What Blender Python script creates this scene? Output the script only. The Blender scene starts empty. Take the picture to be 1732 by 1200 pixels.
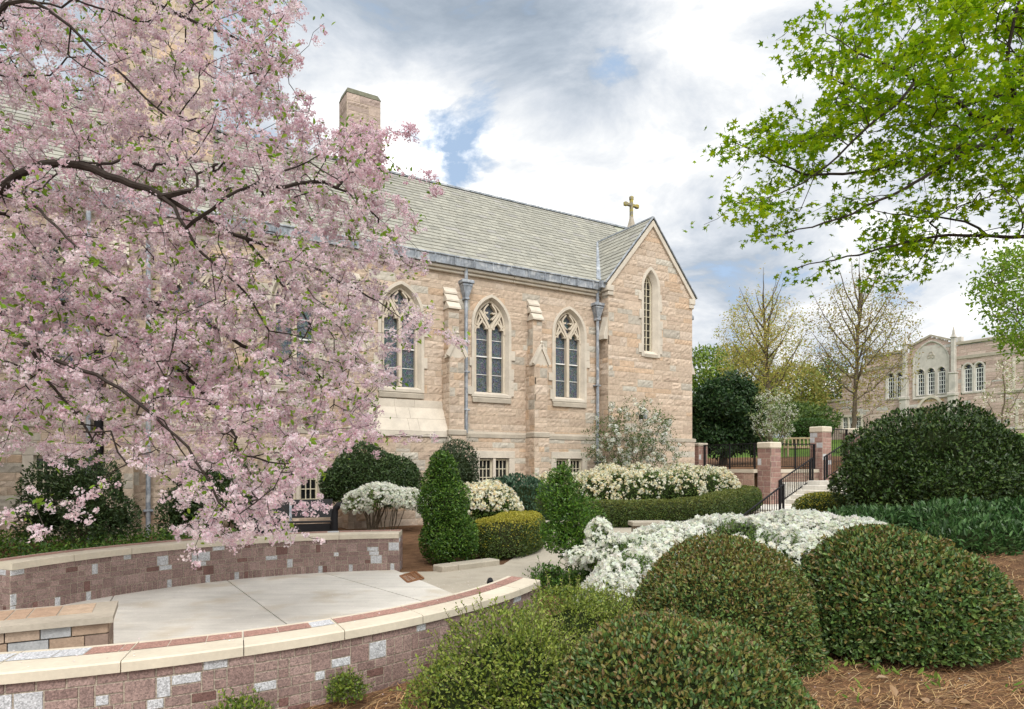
import bpy, math, random
import numpy as np
from mathutils import Vector, Matrix

# ------------------------------------------------------------------ camera, world, sun, exposure
SC = bpy.context.scene
COL = SC.collection
EYE = 1.60
F, CX, HY = 1140.0, 866.0, 788.0          # focal length in photo pixels, principal column, horizon row
cam = bpy.data.cameras.new('camera')
cam.sensor_width = 36.0
cam.lens = 36.0 * F / 1732.0
cam.shift_y = (HY - 600.0) / 1732.0
cam.clip_start = 0.05
cam.clip_end = 3000
cam_ob = bpy.data.objects.new('camera', cam)
COL.objects.link(cam_ob)
cam_ob.location = (0, 0, EYE)
cam_ob.rotation_euler = (math.radians(90), 0, 0)
SC.camera = cam_ob

SUN_EL, SUN_AZ = 48.0, 8.0               # azimuth: degrees right of straight behind the camera
SUN_STRENGTH, SKY_STRENGTH, EXPOSURE = 1.0, 0.10, 0.97


_el, _az = math.radians(SUN_EL), math.radians(SUN_AZ)
SUN_DIR = Vector((math.sin(_az) * math.cos(_el), -math.cos(_az) * math.cos(_el), math.sin(_el)))


def px_dir(px, py):
    v = Vector(((px - CX) / F, 1.0, (HY - py) / F))
    return v.normalized()


def build_world():
    w = bpy.data.worlds.new('World')
    SC.world = w
    w.use_nodes = True
    nt = w.node_tree
    nt.nodes.clear()
    N, L = nt.nodes.new, nt.links.new
    out = N('ShaderNodeOutputWorld')
    bg = N('ShaderNodeBackground')
    bg.inputs['Strength'].default_value = SKY_STRENGTH
    sky = N('ShaderNodeTexSky')
    sky.sky_type = 'NISHITA'
    sky.sun_disc = False
    sky.sun_elevation = math.radians(SUN_EL)
    sky.sun_rotation = math.radians(180 - SUN_AZ)
    sky.air_density = 1.0
    sky.dust_density = 0.6
    tc = N('ShaderNodeTexCoord')

    def math_node(op, a, b=None):
        n = N('ShaderNodeMath')
        n.operation = op
        for i, v in enumerate((a, b)):
            if v is None:
                continue
            if isinstance(v, (int, float)):
                n.inputs[i].default_value = v
            else:
                L(v, n.inputs[i])
        return n.outputs[0]
    sep = N('ShaderNodeSeparateXYZ')
    L(tc.outputs['Generated'], sep.inputs[0])
    den = math_node('ADD', math_node('MAXIMUM', sep.outputs[2], 0.0), 0.32)
    comb = N('ShaderNodeCombineXYZ')
    L(math_node('DIVIDE', sep.outputs[0], den), comb.inputs[0])
    L(math_node('DIVIDE', sep.outputs[1], den), comb.inputs[1])
    L(math_node('MULTIPLY', sep.outputs[2], 1.5), comb.inputs[2])

    def noise(scale, detail, rough, off, dist=0.0):
        m = N('ShaderNodeMapping')
        m.inputs['Location'].default_value = off
        L(comb.outputs[0], m.inputs[0])
        n = N('ShaderNodeTexNoise')
        n.inputs['Scale'].default_value = scale
        n.inputs['Detail'].default_value = detail
        n.inputs['Roughness'].default_value = rough
        n.inputs['Distortion'].default_value = dist
        L(m.outputs[0], n.inputs[0])
        return n.outputs['Fac']

    warp = noise(3.2, 8, 0.62, (3.1, 1.7, 0.4), 0.35)
    warp2 = noise(1.5, 9, 0.6, (7.7, 2.3, 5.0), 0.25)

    def blob(px, py, width, amt):
        d = px_dir(px, py)
        dot = N('ShaderNodeVectorMath')
        dot.operation = 'DOT_PRODUCT'
        nrm = N('ShaderNodeVectorMath')
        nrm.operation = 'NORMALIZE'
        L(tc.outputs['Generated'], nrm.inputs[0])
        L(nrm.outputs[0], dot.inputs[0])
        dot.inputs[1].default_value = d
        k = 2.0 / (width * width)
        e = math_node('MULTIPLY', math_node('SUBTRACT', dot.outputs['Value'], 1.0), k)
        return math_node('MULTIPLY', math_node('EXPONENT', e), amt)

    def total(base, blobs):
        s = base
        for b in blobs:
            s = math_node('ADD', s, blob(*b))
        return s

    def ramp(v, stops):
        r = N('ShaderNodeValToRGB')
        L(v, r.inputs[0])
        while len(r.color_ramp.elements) < len(stops):
            r.color_ramp.elements.new(0.5)
        for e, (p, c) in zip(r.color_ramp.elements, stops):
            e.position = p
            e.color = (*c, 1)
        return r.outputs[0]
    # cloud brightness: grey undersides against sunlit white; brightest round the veiled sun behind the camera
    bright = total(math_node('ADD', math_node('ADD', math_node('MULTIPLY', warp, 1.8), -0.15), math_node('MULTIPLY', warp2, 1.0)), [
        (1060, 240, 0.19, 0.42), (850, 290, 0.09, 0.36), (560, 190, 0.10, 0.36), (690, 250, 0.07, 0.26), (1300, 90, 0.20, 0.26),
        (930, 100, 0.13, -0.30), (640, 60, 0.16, -0.22), (980, 180, 0.07, -0.10), (1230, 420, 0.10, -0.16),
        (1580, 470, 0.12, 0.22), (1080, 150, 0.05, -0.10), (1180, 340, 0.06, -0.10), (1120, 60, 0.10, -0.12), (760, 40, 0.12, -0.14)])
    toward = N('ShaderNodeVectorMath')
    toward.operation = 'DOT_PRODUCT'
    L(tc.outputs['Generated'], toward.inputs[0])
    toward.inputs[1].default_value = SUN_DIR
    glow = math_node('MULTIPLY', math_node('MAXIMUM', math_node('SUBTRACT', toward.outputs['Value'], 0.1), 0.0), 0.9)
    bright = math_node('ADD', bright, glow)
    bright = math_node('MULTIPLY', bright, 0.5)
    ccol = ramp(bright, [(0.40, (1.75, 2.1, 2.55)), (0.53, (2.55, 2.9, 3.35)), (0.65, (3.7, 3.95, 4.3)), (0.76, (4.95, 5.05, 5.15)), (1.0, (12.0, 11.8, 11.4))])
    # cloud cover: holes of blue
    cover = total(math_node('ADD', math_node('MULTIPLY', warp, 2.3), -0.36), [
        (770, 225, 0.065, -0.42), (815, 175, 0.05, -0.32), (730, 262, 0.045, -0.22), (1035, 115, 0.03, -0.28), (1230, 470, 0.08, -0.05), (1560, 560, 0.10, -0.03),
        (870, 275, 0.05, 0.25), (930, 110, 0.10, 0.25), (790, 190, 0.02, 0.12), (1200, 165, 0.09, 0.30), (1310, 40, 0.10, 0.30)])
    fac = ramp(cover, [(0.42, (0, 0, 0)), (0.66, (1, 1, 1))])
    mix = N('ShaderNodeMix')
    mix.data_type = 'RGBA'
    L(fac, mix.inputs['Factor'])
    # thin haze whitens the blue a little
    hz = N('ShaderNodeMix')
    hz.data_type = 'RGBA'
    hz.inputs['Factor'].default_value = 0.85
    L(sky.outputs[0], hz.inputs['A'])
    hz.inputs['B'].default_value = (2.35, 3.1, 4.15, 1)
    L(hz.outputs['Result'], mix.inputs['A'])
    L(ccol, mix.inputs['B'])
    L(mix.outputs['Result'], bg.inputs['Color'])
    L(bg.outputs[0], out.inputs[0])


build_world()
sun = bpy.data.lights.new('sun', 'SUN')
sun.energy = SUN_STRENGTH
sun.angle = math.radians(20)
sun.color = (1.0, 0.965, 0.91)
sun_ob = bpy.data.objects.new('sun', sun)
COL.objects.link(sun_ob)
sun_ob.rotation_euler = SUN_DIR.to_track_quat('Z', 'Y').to_euler()
SC.view_settings.view_transform = 'Standard'
SC.view_settings.look = 'None'
SC.view_settings.exposure = EXPOSURE
SC.view_settings.gamma = 1
SC.cycles.use_denoising = True
SC.cycles.max_bounces = 6
SC.cycles.diffuse_bounces = 4
SC.cycles.transmission_bounces = 4
SC.cycles.transparent_max_bounces = 4
SC.cycles.caustics_reflective = False
SC.cycles.caustics_refractive = False

# ------------------------------------------------------------------ helpers
rng = np.random.default_rng(7)
random.seed(7)
A = np.array


def P3(px, py, Y):                        # the point at depth Y seen at a photo pixel
    return A([(px - CX) / F * Y, Y, EYE + (HY - py) / F * Y])


def G(px, py, z=0.0):                     # the point at height z seen at a photo pixel
    return P3(px, py, (EYE - z) * F / (py - HY))


def unit(v):
    return v / np.maximum(np.linalg.norm(v, axis=-1, keepdims=True), 1e-9)


class Acc:
    """Collects geometry and links it as ONE mesh object."""

    def __init__(self):
        self.V, self.Q, self.T, self.C, self.n = [], [], [], [], 0

    def add(self, v, f, col=(0.5, 0.5, 0.5)):
        v = np.asarray(v, float).reshape(-1, 3)
        f = np.asarray(f, int)
        if len(v) == 0:
            return
        self.V.append(v)
        if len(f):
            (self.Q if f.shape[1] == 4 else self.T).append(f + self.n)
        c = np.asarray(col, float)
        self.C.append(np.broadcast_to(c, (len(v), 3)))
        self.n += len(v)

    def build(self, name, material, parent=None, smooth=False):
        V = np.concatenate(self.V).astype(np.float32)
        C = np.concatenate(self.C)
        Q = np.concatenate(self.Q) if self.Q else np.zeros((0, 4), int)
        T = np.concatenate(self.T) if self.T else np.zeros((0, 3), int)
        loops = np.concatenate([Q.ravel(), T.ravel()]).astype(np.int32)
        starts = np.concatenate([np.arange(len(Q)) * 4, len(Q) * 4 + np.arange(len(T)) * 3]).astype(np.int32)
        me = bpy.data.meshes.new(name)
        me.vertices.add(len(V))
        me.vertices.foreach_set('co', V.ravel())
        me.loops.add(len(loops))
        me.loops.foreach_set('vertex_index', loops)
        me.polygons.add(len(starts))
        me.polygons.foreach_set('loop_start', starts)
        me.update(calc_edges=True)
        at = me.attributes.new('col', 'FLOAT_COLOR', 'POINT')
        rgba = np.ones((len(V), 4), np.float32)
        rgba[:, :3] = C
        at.data.foreach_set('color', rgba.ravel())
        me.validate()
        me.polygons.foreach_set('use_smooth', np.full(len(me.polygons), bool(smooth)))
        ob = bpy.data.objects.new(name, me)
        if material:
            me.materials.append(material)
        COL.objects.link(ob)
        if parent:
            ob.parent = parent
        return ob


def thing(name, label, cat, loc=(0, 0, 0), rz=0.0, group=None):
    o = bpy.data.objects.new(name, None)
    o.empty_display_size = 0.2
    COL.objects.link(o)
    o.location = tuple(float(v) for v in loc)
    o.rotation_euler = (0, 0, rz)
    o['label'] = label
    o['category'] = cat
    if group:
        o['group'] = group
    bpy.context.view_layer.update() if False else None
    return o


def tag(o, label, cat, group=None, kind=None):
    if label:
        o['label'] = label
    if cat:
        o['category'] = cat
    if group:
        o['group'] = group
    if kind:
        o['kind'] = kind
    return o


BOXF = A([[0, 3, 2, 1], [4, 5, 6, 7], [0, 1, 5, 4], [1, 2, 6, 5], [2, 3, 7, 6], [3, 0, 4, 7]])


def box(acc, x0, x1, y0, y1, z0, z1, col=(0.5, 0.5, 0.5)):
    acc.add([[x0, y0, z0], [x1, y0, z0], [x1, y1, z0], [x0, y1, z0], [x0, y0, z1], [x1, y0, z1], [x1, y1, z1], [x0, y1, z1]], BOXF, col)


def hexa(acc, pts, col=(0.5, 0.5, 0.5)):  # 8 corners: bottom loop, top loop
    acc.add(pts, BOXF, col)


def cbox(acc, x0, x1, y0, y1, z0, z1, b=0.01, col=(0.5, 0.5, 0.5), fn=None):
    """box with chamfered edges; fn maps the points (e.g. to bend them along a curve)"""
    lo, hi = A([x0, y0, z0], float), A([x1, y1, z1], float)
    v, idx = [], {}
    for sx in (0, 1):
        for sy in (0, 1):
            for sz in (0, 1):
                c = A([hi[i] if s else lo[i] for i, s in enumerate((sx, sy, sz))])
                ins = A([-b if s else b for s in (sx, sy, sz)])
                for ax in range(3):
                    p = c + ins
                    p[ax] = c[ax]
                    idx[(sx, sy, sz, ax)] = len(v)
                    v.append(p)
    q, t = [], []
    for ax in range(3):
        a1, a2 = [(1, 2), (2, 0), (0, 1)][ax]
        for s in (0, 1):
            ring = []
            for (p, r) in ((0, 0), (1, 0), (1, 1), (0, 1)):
                k = [0, 0, 0]
                k[ax], k[a1], k[a2] = s, p, r
                ring.append(idx[(*k, ax)])
            q.append(ring if s else ring[::-1])
    for ax in range(3):                   # edges along ax
        a1, a2 = [(1, 2), (2, 0), (0, 1)][ax]
        for s1 in (0, 1):
            for s2 in (0, 1):
                k0, k1 = [0, 0, 0], [0, 0, 0]
                k1[ax] = 1
                for k in (k0, k1):
                    k[a1], k[a2] = s1, s2
                ring = [idx[(*k0, a1)], idx[(*k1, a1)], idx[(*k1, a2)], idx[(*k0, a2)]]
                q.append(ring if (s1 ^ s2) == 0 else ring[::-1])
    for sx in (0, 1):
        for sy in (0, 1):
            for sz in (0, 1):
                t.append([idx[(sx, sy, sz, i)] for i in ((0, 1, 2) if (sx + sy + sz) % 2 else (2, 1, 0))])
    v = A(v)
    if fn is not None:
        v = fn(v)
    acc.add(v, A(q), col)
    acc.T.append(A(t) + acc.n - len(v))


def frames(pts):
    pts = np.asarray(pts, float)
    d = np.gradient(pts, axis=0)
    d = unit(d)
    n = np.zeros_like(d)
    up = A([0, 0, 1.0]) if abs(d[0][2]) < 0.9 else A([1.0, 0, 0])
    v = unit(np.cross(d[0], up))
    for i in range(len(pts)):
        v = unit(v - d[i] * np.dot(v, d[i]))
        n[i] = v
    return d, n, np.cross(d, n)


def tube(acc, pts, r, K=8, col=(0.5, 0.5, 0.5), caps=True, phase=0.0):
    pts = np.asarray(pts, float)
    r = np.broadcast_to(np.asarray(r, float), (len(pts),))
    d, n, b = frames(pts)
    a = np.arange(K) * 2 * math.pi / K + phase
    ring = np.cos(a)[None, :, None] * n[:, None] + np.sin(a)[None, :, None] * b[:, None]
    v = (pts[:, None] + ring * r[:, None, None]).reshape(-1, 3)
    f = [[i * K + j, i * K + (j + 1) % K, (i + 1) * K + (j + 1) % K, (i + 1) * K + j] for i in range(len(pts) - 1) for j in range(K)]
    acc.add(v, A(f), col)
    if caps:
        base = acc.n - len(v)
        t = [[base, base + j + 1, base + j] for j in range(1, K - 1)]
        e = base + (len(pts) - 1) * K
        t += [[e, e + j, e + j + 1] for j in range(1, K - 1)]
        acc.T.append(A(t))


def bar(acc, p, q, w, h, col=(0.5, 0.5, 0.5), up=(0, 0, 1)):
    """square bar from p to q, w wide and h high"""
    p, q = A(p, float), A(q, float)
    d = unit(q - p)
    s = unit(np.cross(d, A(up, float)))
    u = np.cross(s, d)
    o = [(-w, -h), (w, -h), (w, h), (-w, h)]
    hexa(acc, [p + s * a / 2 + u * b / 2 for a, b in o] + [q + s * a / 2 + u * b / 2 for a, b in o], col)


def ribbon(acc, pts, w, y0, y1, col):
    """bar of square section swept along a 2-D curve (x, z) in a wall plane, from depth y0 to y1"""
    pts = np.asarray(pts, float)
    d = unit(np.gradient(pts, axis=0))
    n = np.c_[-d[:, 1], d[:, 0]] * w / 2
    a, b = pts + n, pts - n
    v = np.concatenate([np.c_[a[:, 0], np.full(len(a), y0), a[:, 1]], np.c_[b[:, 0], np.full(len(a), y0), b[:, 1]],
                        np.c_[b[:, 0], np.full(len(a), y1), b[:, 1]], np.c_[a[:, 0], np.full(len(a), y1), a[:, 1]]])
    m = len(pts)
    f = [[k * m + i, k * m + i + 1, ((k + 1) % 4) * m + i + 1, ((k + 1) % 4) * m + i] for k in range(4) for i in range(m - 1)]
    f += [[0, m, 2 * m, 3 * m], [m - 1, 4 * m - 1, 3 * m - 1, 2 * m - 1]]
    acc.add(v, A(f), col)


# ------------------------------------------------------------------ materials
def mat(name, base=None, rough=0.7, spec=0.3, noise=(6.0, 0.18), noise2=None, bump=None, trans=0.0, tint=None, metal=0.0, speckle=None, streak=None):
    """base None: the colour of each stone, leaf or petal comes from the mesh attribute 'col'"""
    m = bpy.data.materials.new(name)
    m.use_nodes = True
    nt = m.node_tree
    nt.nodes.clear()
    N, L = nt.nodes.new, nt.links.new
    out = N('ShaderNodeOutputMaterial')
    pb = N('ShaderNodeBsdfPrincipled')
    pb.inputs['Roughness'].default_value = rough
    pb.inputs['Specular IOR Level'].default_value = spec
    pb.inputs['Metallic'].default_value = metal
    if base is None:
        at = N('ShaderNodeAttribute')
        at.attribute_name = 'col'
        c = at.outputs['Color']
    else:
        rg = N('ShaderNodeRGB')
        rg.outputs[0].default_value = (*base, 1)
        c = rg.outputs[0]
    tc = N('ShaderNodeTexCoord')

    def vary(c, scale, amt, detail=5, stretch=None):
        n = N('ShaderNodeTexNoise')
        n.inputs['Scale'].default_value = scale
        n.inputs['Detail'].default_value = detail
        n.inputs['Roughness'].default_value = 0.65
        if stretch:
            mp = N('ShaderNodeMapping')
            mp.inputs['Scale'].default_value = stretch
            L(tc.outputs['Object'], mp.inputs[0])
            L(mp.outputs[0], n.inputs[0])
        else:
            L(tc.outputs['Object'], n.inputs[0])
        mr = N('ShaderNodeMapRange')
        mr.inputs['From Min'].default_value = 0.3
        mr.inputs['From Max'].default_value = 0.7
        mr.inputs['To Min'].default_value = 1 - amt
        mr.inputs['To Max'].default_value = 1 + amt
        L(n.outputs['Fac'], mr.inputs[0])
        mx = N('ShaderNodeMix')
        mx.data_type = 'RGBA'
        mx.blend_type = 'MULTIPLY'
        mx.inputs['Factor'].default_value = 1
        L(c, mx.inputs['A'])
        L(mr.outputs[0], mx.inputs['B'])
        return mx.outputs['Result']
    if noise:
        c = vary(c, *noise)
    if noise2:
        c = vary(c, *noise2)
    if streak:
        c = vary(c, streak[0], streak[1], 4, streak[2])
    if tint:                               # patches of another colour (lichen, rust, stain): (scale, threshold, colour, amount)
        n = N('ShaderNodeTexNoise')
        n.inputs['Scale'].default_value = tint[0]
        n.inputs['Detail'].default_value = 6
        L(tc.outputs['Object'], n.inputs[0])
        mr = N('ShaderNodeMapRange')
        mr.inputs['From Min'].default_value = tint[1]
        mr.inputs['From Max'].default_value = tint[1] + 0.16
        mr.inputs['To Max'].default_value = tint[3]
        L(n.outputs['Fac'], mr.inputs[0])
        mx = N('ShaderNodeMix')
        mx.data_type = 'RGBA'
        L(mr.outputs[0], mx.inputs['Factor'])
        L(c, mx.inputs['A'])
        mx.inputs['B'].default_value = (*tint[2], 1)
        c = mx.outputs['Result']
    if speckle:                            # grains in granite: (scale, strength)
        v = N('ShaderNodeTexVoronoi')
        v.inputs['Scale'].default_value = speckle[0]
        L(tc.outputs['Object'], v.inputs[0])
        mr = N('ShaderNodeMapRange')
        mr.inputs['To Min'].default_value = 1 - speckle[1]
        mr.inputs['To Max'].default_value = 1 + speckle[1]
        bw = N('ShaderNodeRGBToBW')
        L(v.outputs['Color'], bw.inputs[0])
        L(bw.outputs[0], mr.inputs[0])
        mx = N('ShaderNodeMix')
        mx.data_type = 'RGBA'
        mx.blend_type = 'MULTIPLY'
        mx.inputs['Factor'].default_value = 1
        L(c, mx.inputs['A'])
        L(mr.outputs[0], mx.inputs['B'])
        c = mx.outputs['Result']
    L(c, pb.inputs['Base Color'])
    if bump:
        n = N('ShaderNodeTexNoise')
        n.inputs['Scale'].default_value = bump[0]
        n.inputs['Detail'].default_value = 6
        L(tc.outputs['Object'], n.inputs[0])
        bp = N('ShaderNodeBump')
        bp.inputs['Strength'].default_value = bump[1]
        bp.inputs['Distance'].default_value = bump[2]
        L(n.outputs['Fac'], bp.inputs['Height'])
        L(bp.outputs[0], pb.inputs['Normal'])
    if trans:
        tr = N('ShaderNodeBsdfTranslucent')
        L(c, tr.inputs['Color'])
        ms = N('ShaderNodeMixShader')
        ms.inputs[0].default_value = trans
        L(pb.outputs[0], ms.inputs[1])
        L(tr.outputs[0], ms.inputs[2])
        L(ms.outputs[0], out.inputs[0])
    else:
        L(pb.outputs[0], out.inputs[0])
    return m


def glass_mat(name, dark, lead, scale, lead_w):
    """dark church glass: leaded pieces seen from outside"""
    m = bpy.data.materials.new(name)
    m.use_nodes = True
    nt = m.node_tree
    N, L = nt.nodes.new, nt.links.new
    pb = nt.nodes['Principled BSDF']
    tc = N('ShaderNodeTexCoord')
    v = N('ShaderNodeTexVoronoi')
    v.feature = 'DISTANCE_TO_EDGE'
    v.inputs['Scale'].default_value = scale
    L(tc.outputs['Object'], v.inputs[0])
    lt = N('ShaderNodeMath')
    lt.operation = 'LESS_THAN'
    lt.inputs[1].default_value = lead_w
    L(v.outputs['Distance'], lt.inputs[0])
    v2 = N('ShaderNodeTexVoronoi')
    v2.inputs['Scale'].default_value = scale
    L(tc.outputs['Object'], v2.inputs[0])
    mx0 = N('ShaderNodeMix')
    mx0.data_type = 'RGBA'
    mx0.blend_type = 'MULTIPLY'
    mx0.inputs['Factor'].default_value = 0.7
    mx0.inputs['A'].default_value = (*dark, 1)
    L(v2.outputs['Color'], mx0.inputs['B'])
    mx = N('ShaderNodeMix')
    mx.data_type = 'RGBA'
    L(lt.outputs[0], mx.inputs['Factor'])
    L(mx0.outputs['Result'], mx.inputs['A'])
    mx.inputs['B'].default_value = (*lead, 1)
    L(mx.outputs['Result'], pb.inputs['Base Color'])
    pb.inputs['Roughness'].default_value = 0.35
    bp = N('ShaderNodeBump')
    bp.inputs['Strength'].default_value = 0.4
    bp.inputs['Distance'].default_value = 0.01
    L(v2.outputs['Distance'], bp.inputs['Height'])
    L(bp.outputs[0], pb.inputs['Normal'])
    return m


M = dict(
    ashlar=mat('rock_faced_ashlar', None, 0.9, 0.15, (9, 0.16), (55, 0.14), bump=(60, 0.5, 0.01)),
    limestone=mat('limestone', (0.57, 0.515, 0.435), 0.85, 0.2, (2.2, 0.14), (40, 0.07), bump=(90, 0.25, 0.004), tint=(1.7, 0.60, (0.36, 0.34, 0.30), 0.6)),
    greystone=mat('grey_limestone', (0.52, 0.485, 0.44), 0.85, 0.2, (2.2, 0.14), (40, 0.07), tint=(1.7, 0.56, (0.34, 0.33, 0.30), 0.6)),
    tracery=mat('tracery_stone', (0.58, 0.51, 0.41), 0.85, 0.2, (5, 0.10), bump=(90, 0.2, 0.004)),
    granite=mat('granite_block', None, 0.75, 0.3, (3, 0.10), (14, 0.08), speckle=(125, 0.5), bump=(200, 0.25, 0.002)),
    coping=mat('cast_stone_coping', (0.59, 0.53, 0.425), 0.8, 0.25, (1.6, 0.12), (30, 0.06), tint=(7, 0.66, (0.38, 0.25, 0.12), 0.45), bump=(120, 0.2, 0.002)),
    greycap=mat('grey_stone_cap', (0.41, 0.365, 0.30), 0.85, 0.2, (2.5, 0.14), (30, 0.1), bump=(90, 0.25, 0.003), tint=(2, 0.58, (0.24, 0.22, 0.18), 0.6)),
    concrete=mat('pale_concrete', (0.63, 0.605, 0.55), 0.85, 0.25, (1.3, 0.14), (45, 0.06), tint=(1.6, 0.54, (0.50, 0.42, 0.30), 0.55), bump=(180, 0.15, 0.002), streak=(1.2, 0.09, (0.8, 7, 1))),
    path=mat('worn_concrete', (0.42, 0.38, 0.31), 0.9, 0.2, (1.1, 0.18), (40, 0.08), tint=(2.2, 0.56, (0.27, 0.23, 0.18), 0.6), bump=(150, 0.2, 0.003)),
    slate=mat('green_grey_slate', None, 0.75, 0.3, (5, 0.12), (40, 0.08), bump=(50, 0.3, 0.004)),
    lead=mat('weathered_lead', (0.27, 0.30, 0.34), 0.6, 0.4, (4, 0.3), (18, 0.2), tint=(6, 0.50, (0.56, 0.58, 0.60), 0.75), metal=0.1, streak=(5, 0.3, (3, 3, 0.3))),
    iron=mat('black_iron', (0.014, 0.014, 0.016), 0.55, 0.25, (9, 0.2)),
    wood=mat('weathered_timber', (0.33, 0.26, 0.16), 0.8, 0.2, (10, 0.2)),
    white=mat('white_paint', (0.78, 0.78, 0.76), 0.5, 0.4, (5, 0.05)),
    cream=mat('cream_paint', (0.60, 0.55, 0.42), 0.6, 0.3, (9, 0.1)),
    stained=glass_mat('stained_glass', (0.060, 0.085, 0.110), (0.17, 0.19, 0.20), 17, 0.055),
    dglass=mat('dark_window_glass', (0.012, 0.013, 0.015), 0.08, 0.6, (3, 0.3)),
    rust=mat('rusty_iron', (0.24, 0.11, 0.05), 0.8, 0.3, (30, 0.3)),
    bark=mat('dark_bark', (0.042, 0.033, 0.028), 0.9, 0.15, (14, 0.35), bump=(45, 0.6, 0.01)),
    twigbark=mat('grey_brown_bark', (0.13, 0.105, 0.075), 0.9, 0.15, (14, 0.3), bump=(45, 0.5, 0.01)),
    leaf=mat('leaf', None, 0.45, 0.35, None, trans=0.30),
    gloss=mat('glossy_leaf', None, 0.38, 0.35, None, trans=0.16),
    thin=mat('thin_spring_leaf', None, 0.65, 0.12, None, trans=0.5),
    petal=mat('petal', None, 0.6, 0.2, None, trans=0.46),
    core_dark=mat('dark_core_fill', None, 1.0, 0.0, (20, 0.3)),  # dense interior of shrubs, the shade between leaves put into its colour
    needle=mat('dry_pine_straw', None, 0.75, 0.25, None),
    lichen=mat('lichened_stone', (0.26, 0.24, 0.19), 0.9, 0.2, (6, 0.2), tint=(6, 0.44, (0.42, 0.34, 0.05), 0.9), bump=(60, 0.4, 0.01)),
    mossy=mat('mossy_cap_stone', (0.15, 0.15, 0.11), 0.95, 0.1, (6, 0.25), bump=(60, 0.4, 0.01)),
    green=mat('green_plastic', (0.01, 0.12, 0.055), 0.5, 0.4, (8, 0.2)),
    gold=mat('gold_letter', (0.55, 0.38, 0.12), 0.5, 0.5, None, metal=0.4),
    terracotta=mat('terracotta', (0.35, 0.17, 0.09), 0.85, 0.2, (12, 0.2)),
)
LIME = A([0.62, 0.55, 0.45])

# ------------------------------------------------------------------ stone coursing
TAN = [((0.495, 0.392, 0.303), 5), ((0.52, 0.418, 0.328), 5), ((0.455, 0.358, 0.278), 3), ((0.54, 0.445, 0.36), 3), ((0.435, 0.395, 0.335), 1.2), ((0.485, 0.45, 0.385), 1.0), ((0.52, 0.385, 0.275), 2)]


def pick(pal, r):
    w = A([p[1] for p in pal], float)
    return A(pal[r.choice(len(pal), p=w / w.sum())][0])


def ashlar(acc, ox, ax, out, x0, x1, z0, z1, drop=None, pal=TAN, seed=1, rows=(0.17, 0.21, 0.25, 0.30), lens=(0.28, 0.95), relief=0.030, cell=0.07, joint=0.010, mortar=(0.52, 0.44, 0.345)):
    """rock-faced stones laid in courses on the plane ox + x*ax + z*up, bulging along out; drop(x, z) cuts openings"""
    r = np.random.default_rng(seed)
    ox, ax, out = A(ox, float), A(ax, float), A(out, float)
    up = A([0, 0, 1.0])
    z = z0
    mortar = A(mortar)
    while z < z1 - 0.02:
        h = r.choice(rows)
        if z + h > z1 - 0.07:
            h = z1 - z
        x = x0 - r.uniform(0, 0.4)
        while x < x1:
            ln = r.uniform(*lens)
            if x + ln > x1 - 0.16:
                ln = x1 - x
            xa, xb = max(x, x0), x + ln
            x = xb
            if xb - xa < 0.05:
                continue
            parts = [(z, z + h)]
            if h > 0.23 and r.random() < 0.28:
                m = z + h * r.uniform(0.4, 0.6)
                parts = [(z, m), (m, z + h)]
            for (za, zb) in parts:
                nx = max(2, int(round((xb - xa) / cell)))
                nz = max(2, int(round((zb - za) / cell)))
                gx = np.concatenate([[xa, xa + joint / 2], np.linspace(xa + joint, xb - joint, nx + 1), [xb - joint / 2, xb]])
                gz = np.concatenate([[za, za + joint / 2], np.linspace(za + joint, zb - joint, nz + 1), [zb - joint / 2, zb]])
                X, Z = np.meshgrid(gx, gz)
                D = np.zeros_like(X)
                lift = r.uniform(0.35, 1.0)
                D[2:-2, 2:-2] = relief * 0.25
                if nx > 1 and nz > 1:
                    k = r.uniform(0.1, 1.1, (nz - 1, nx - 1))
                    D[3:-3, 3:-3] = relief * lift * k
                c = pick(pal, r) * r.uniform(0.9, 1.1)
                C = np.broadcast_to(mortar, X.shape + (3,)).copy()
                C[2:-2, 2:-2] = c
                q = np.arange(X.size).reshape(X.shape)
                f = np.stack([q[:-1, :-1], q[:-1, 1:], q[1:, 1:], q[1:, :-1]], -1).reshape(-1, 4)
                if drop is not None:
                    cx = (X[:-1, :-1] + X[1:, 1:]).ravel() / 2
                    cz = (Z[:-1, :-1] + Z[1:, 1:]).ravel() / 2
                    f = f[~drop(cx, cz)]
                    if len(f) == 0:
                        continue
                v = ox + X.reshape(-1, 1) * ax + D.reshape(-1, 1) * out + Z.reshape(-1, 1) * up
                acc.add(v, f, C.reshape(-1, 3))
        z += h


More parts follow.
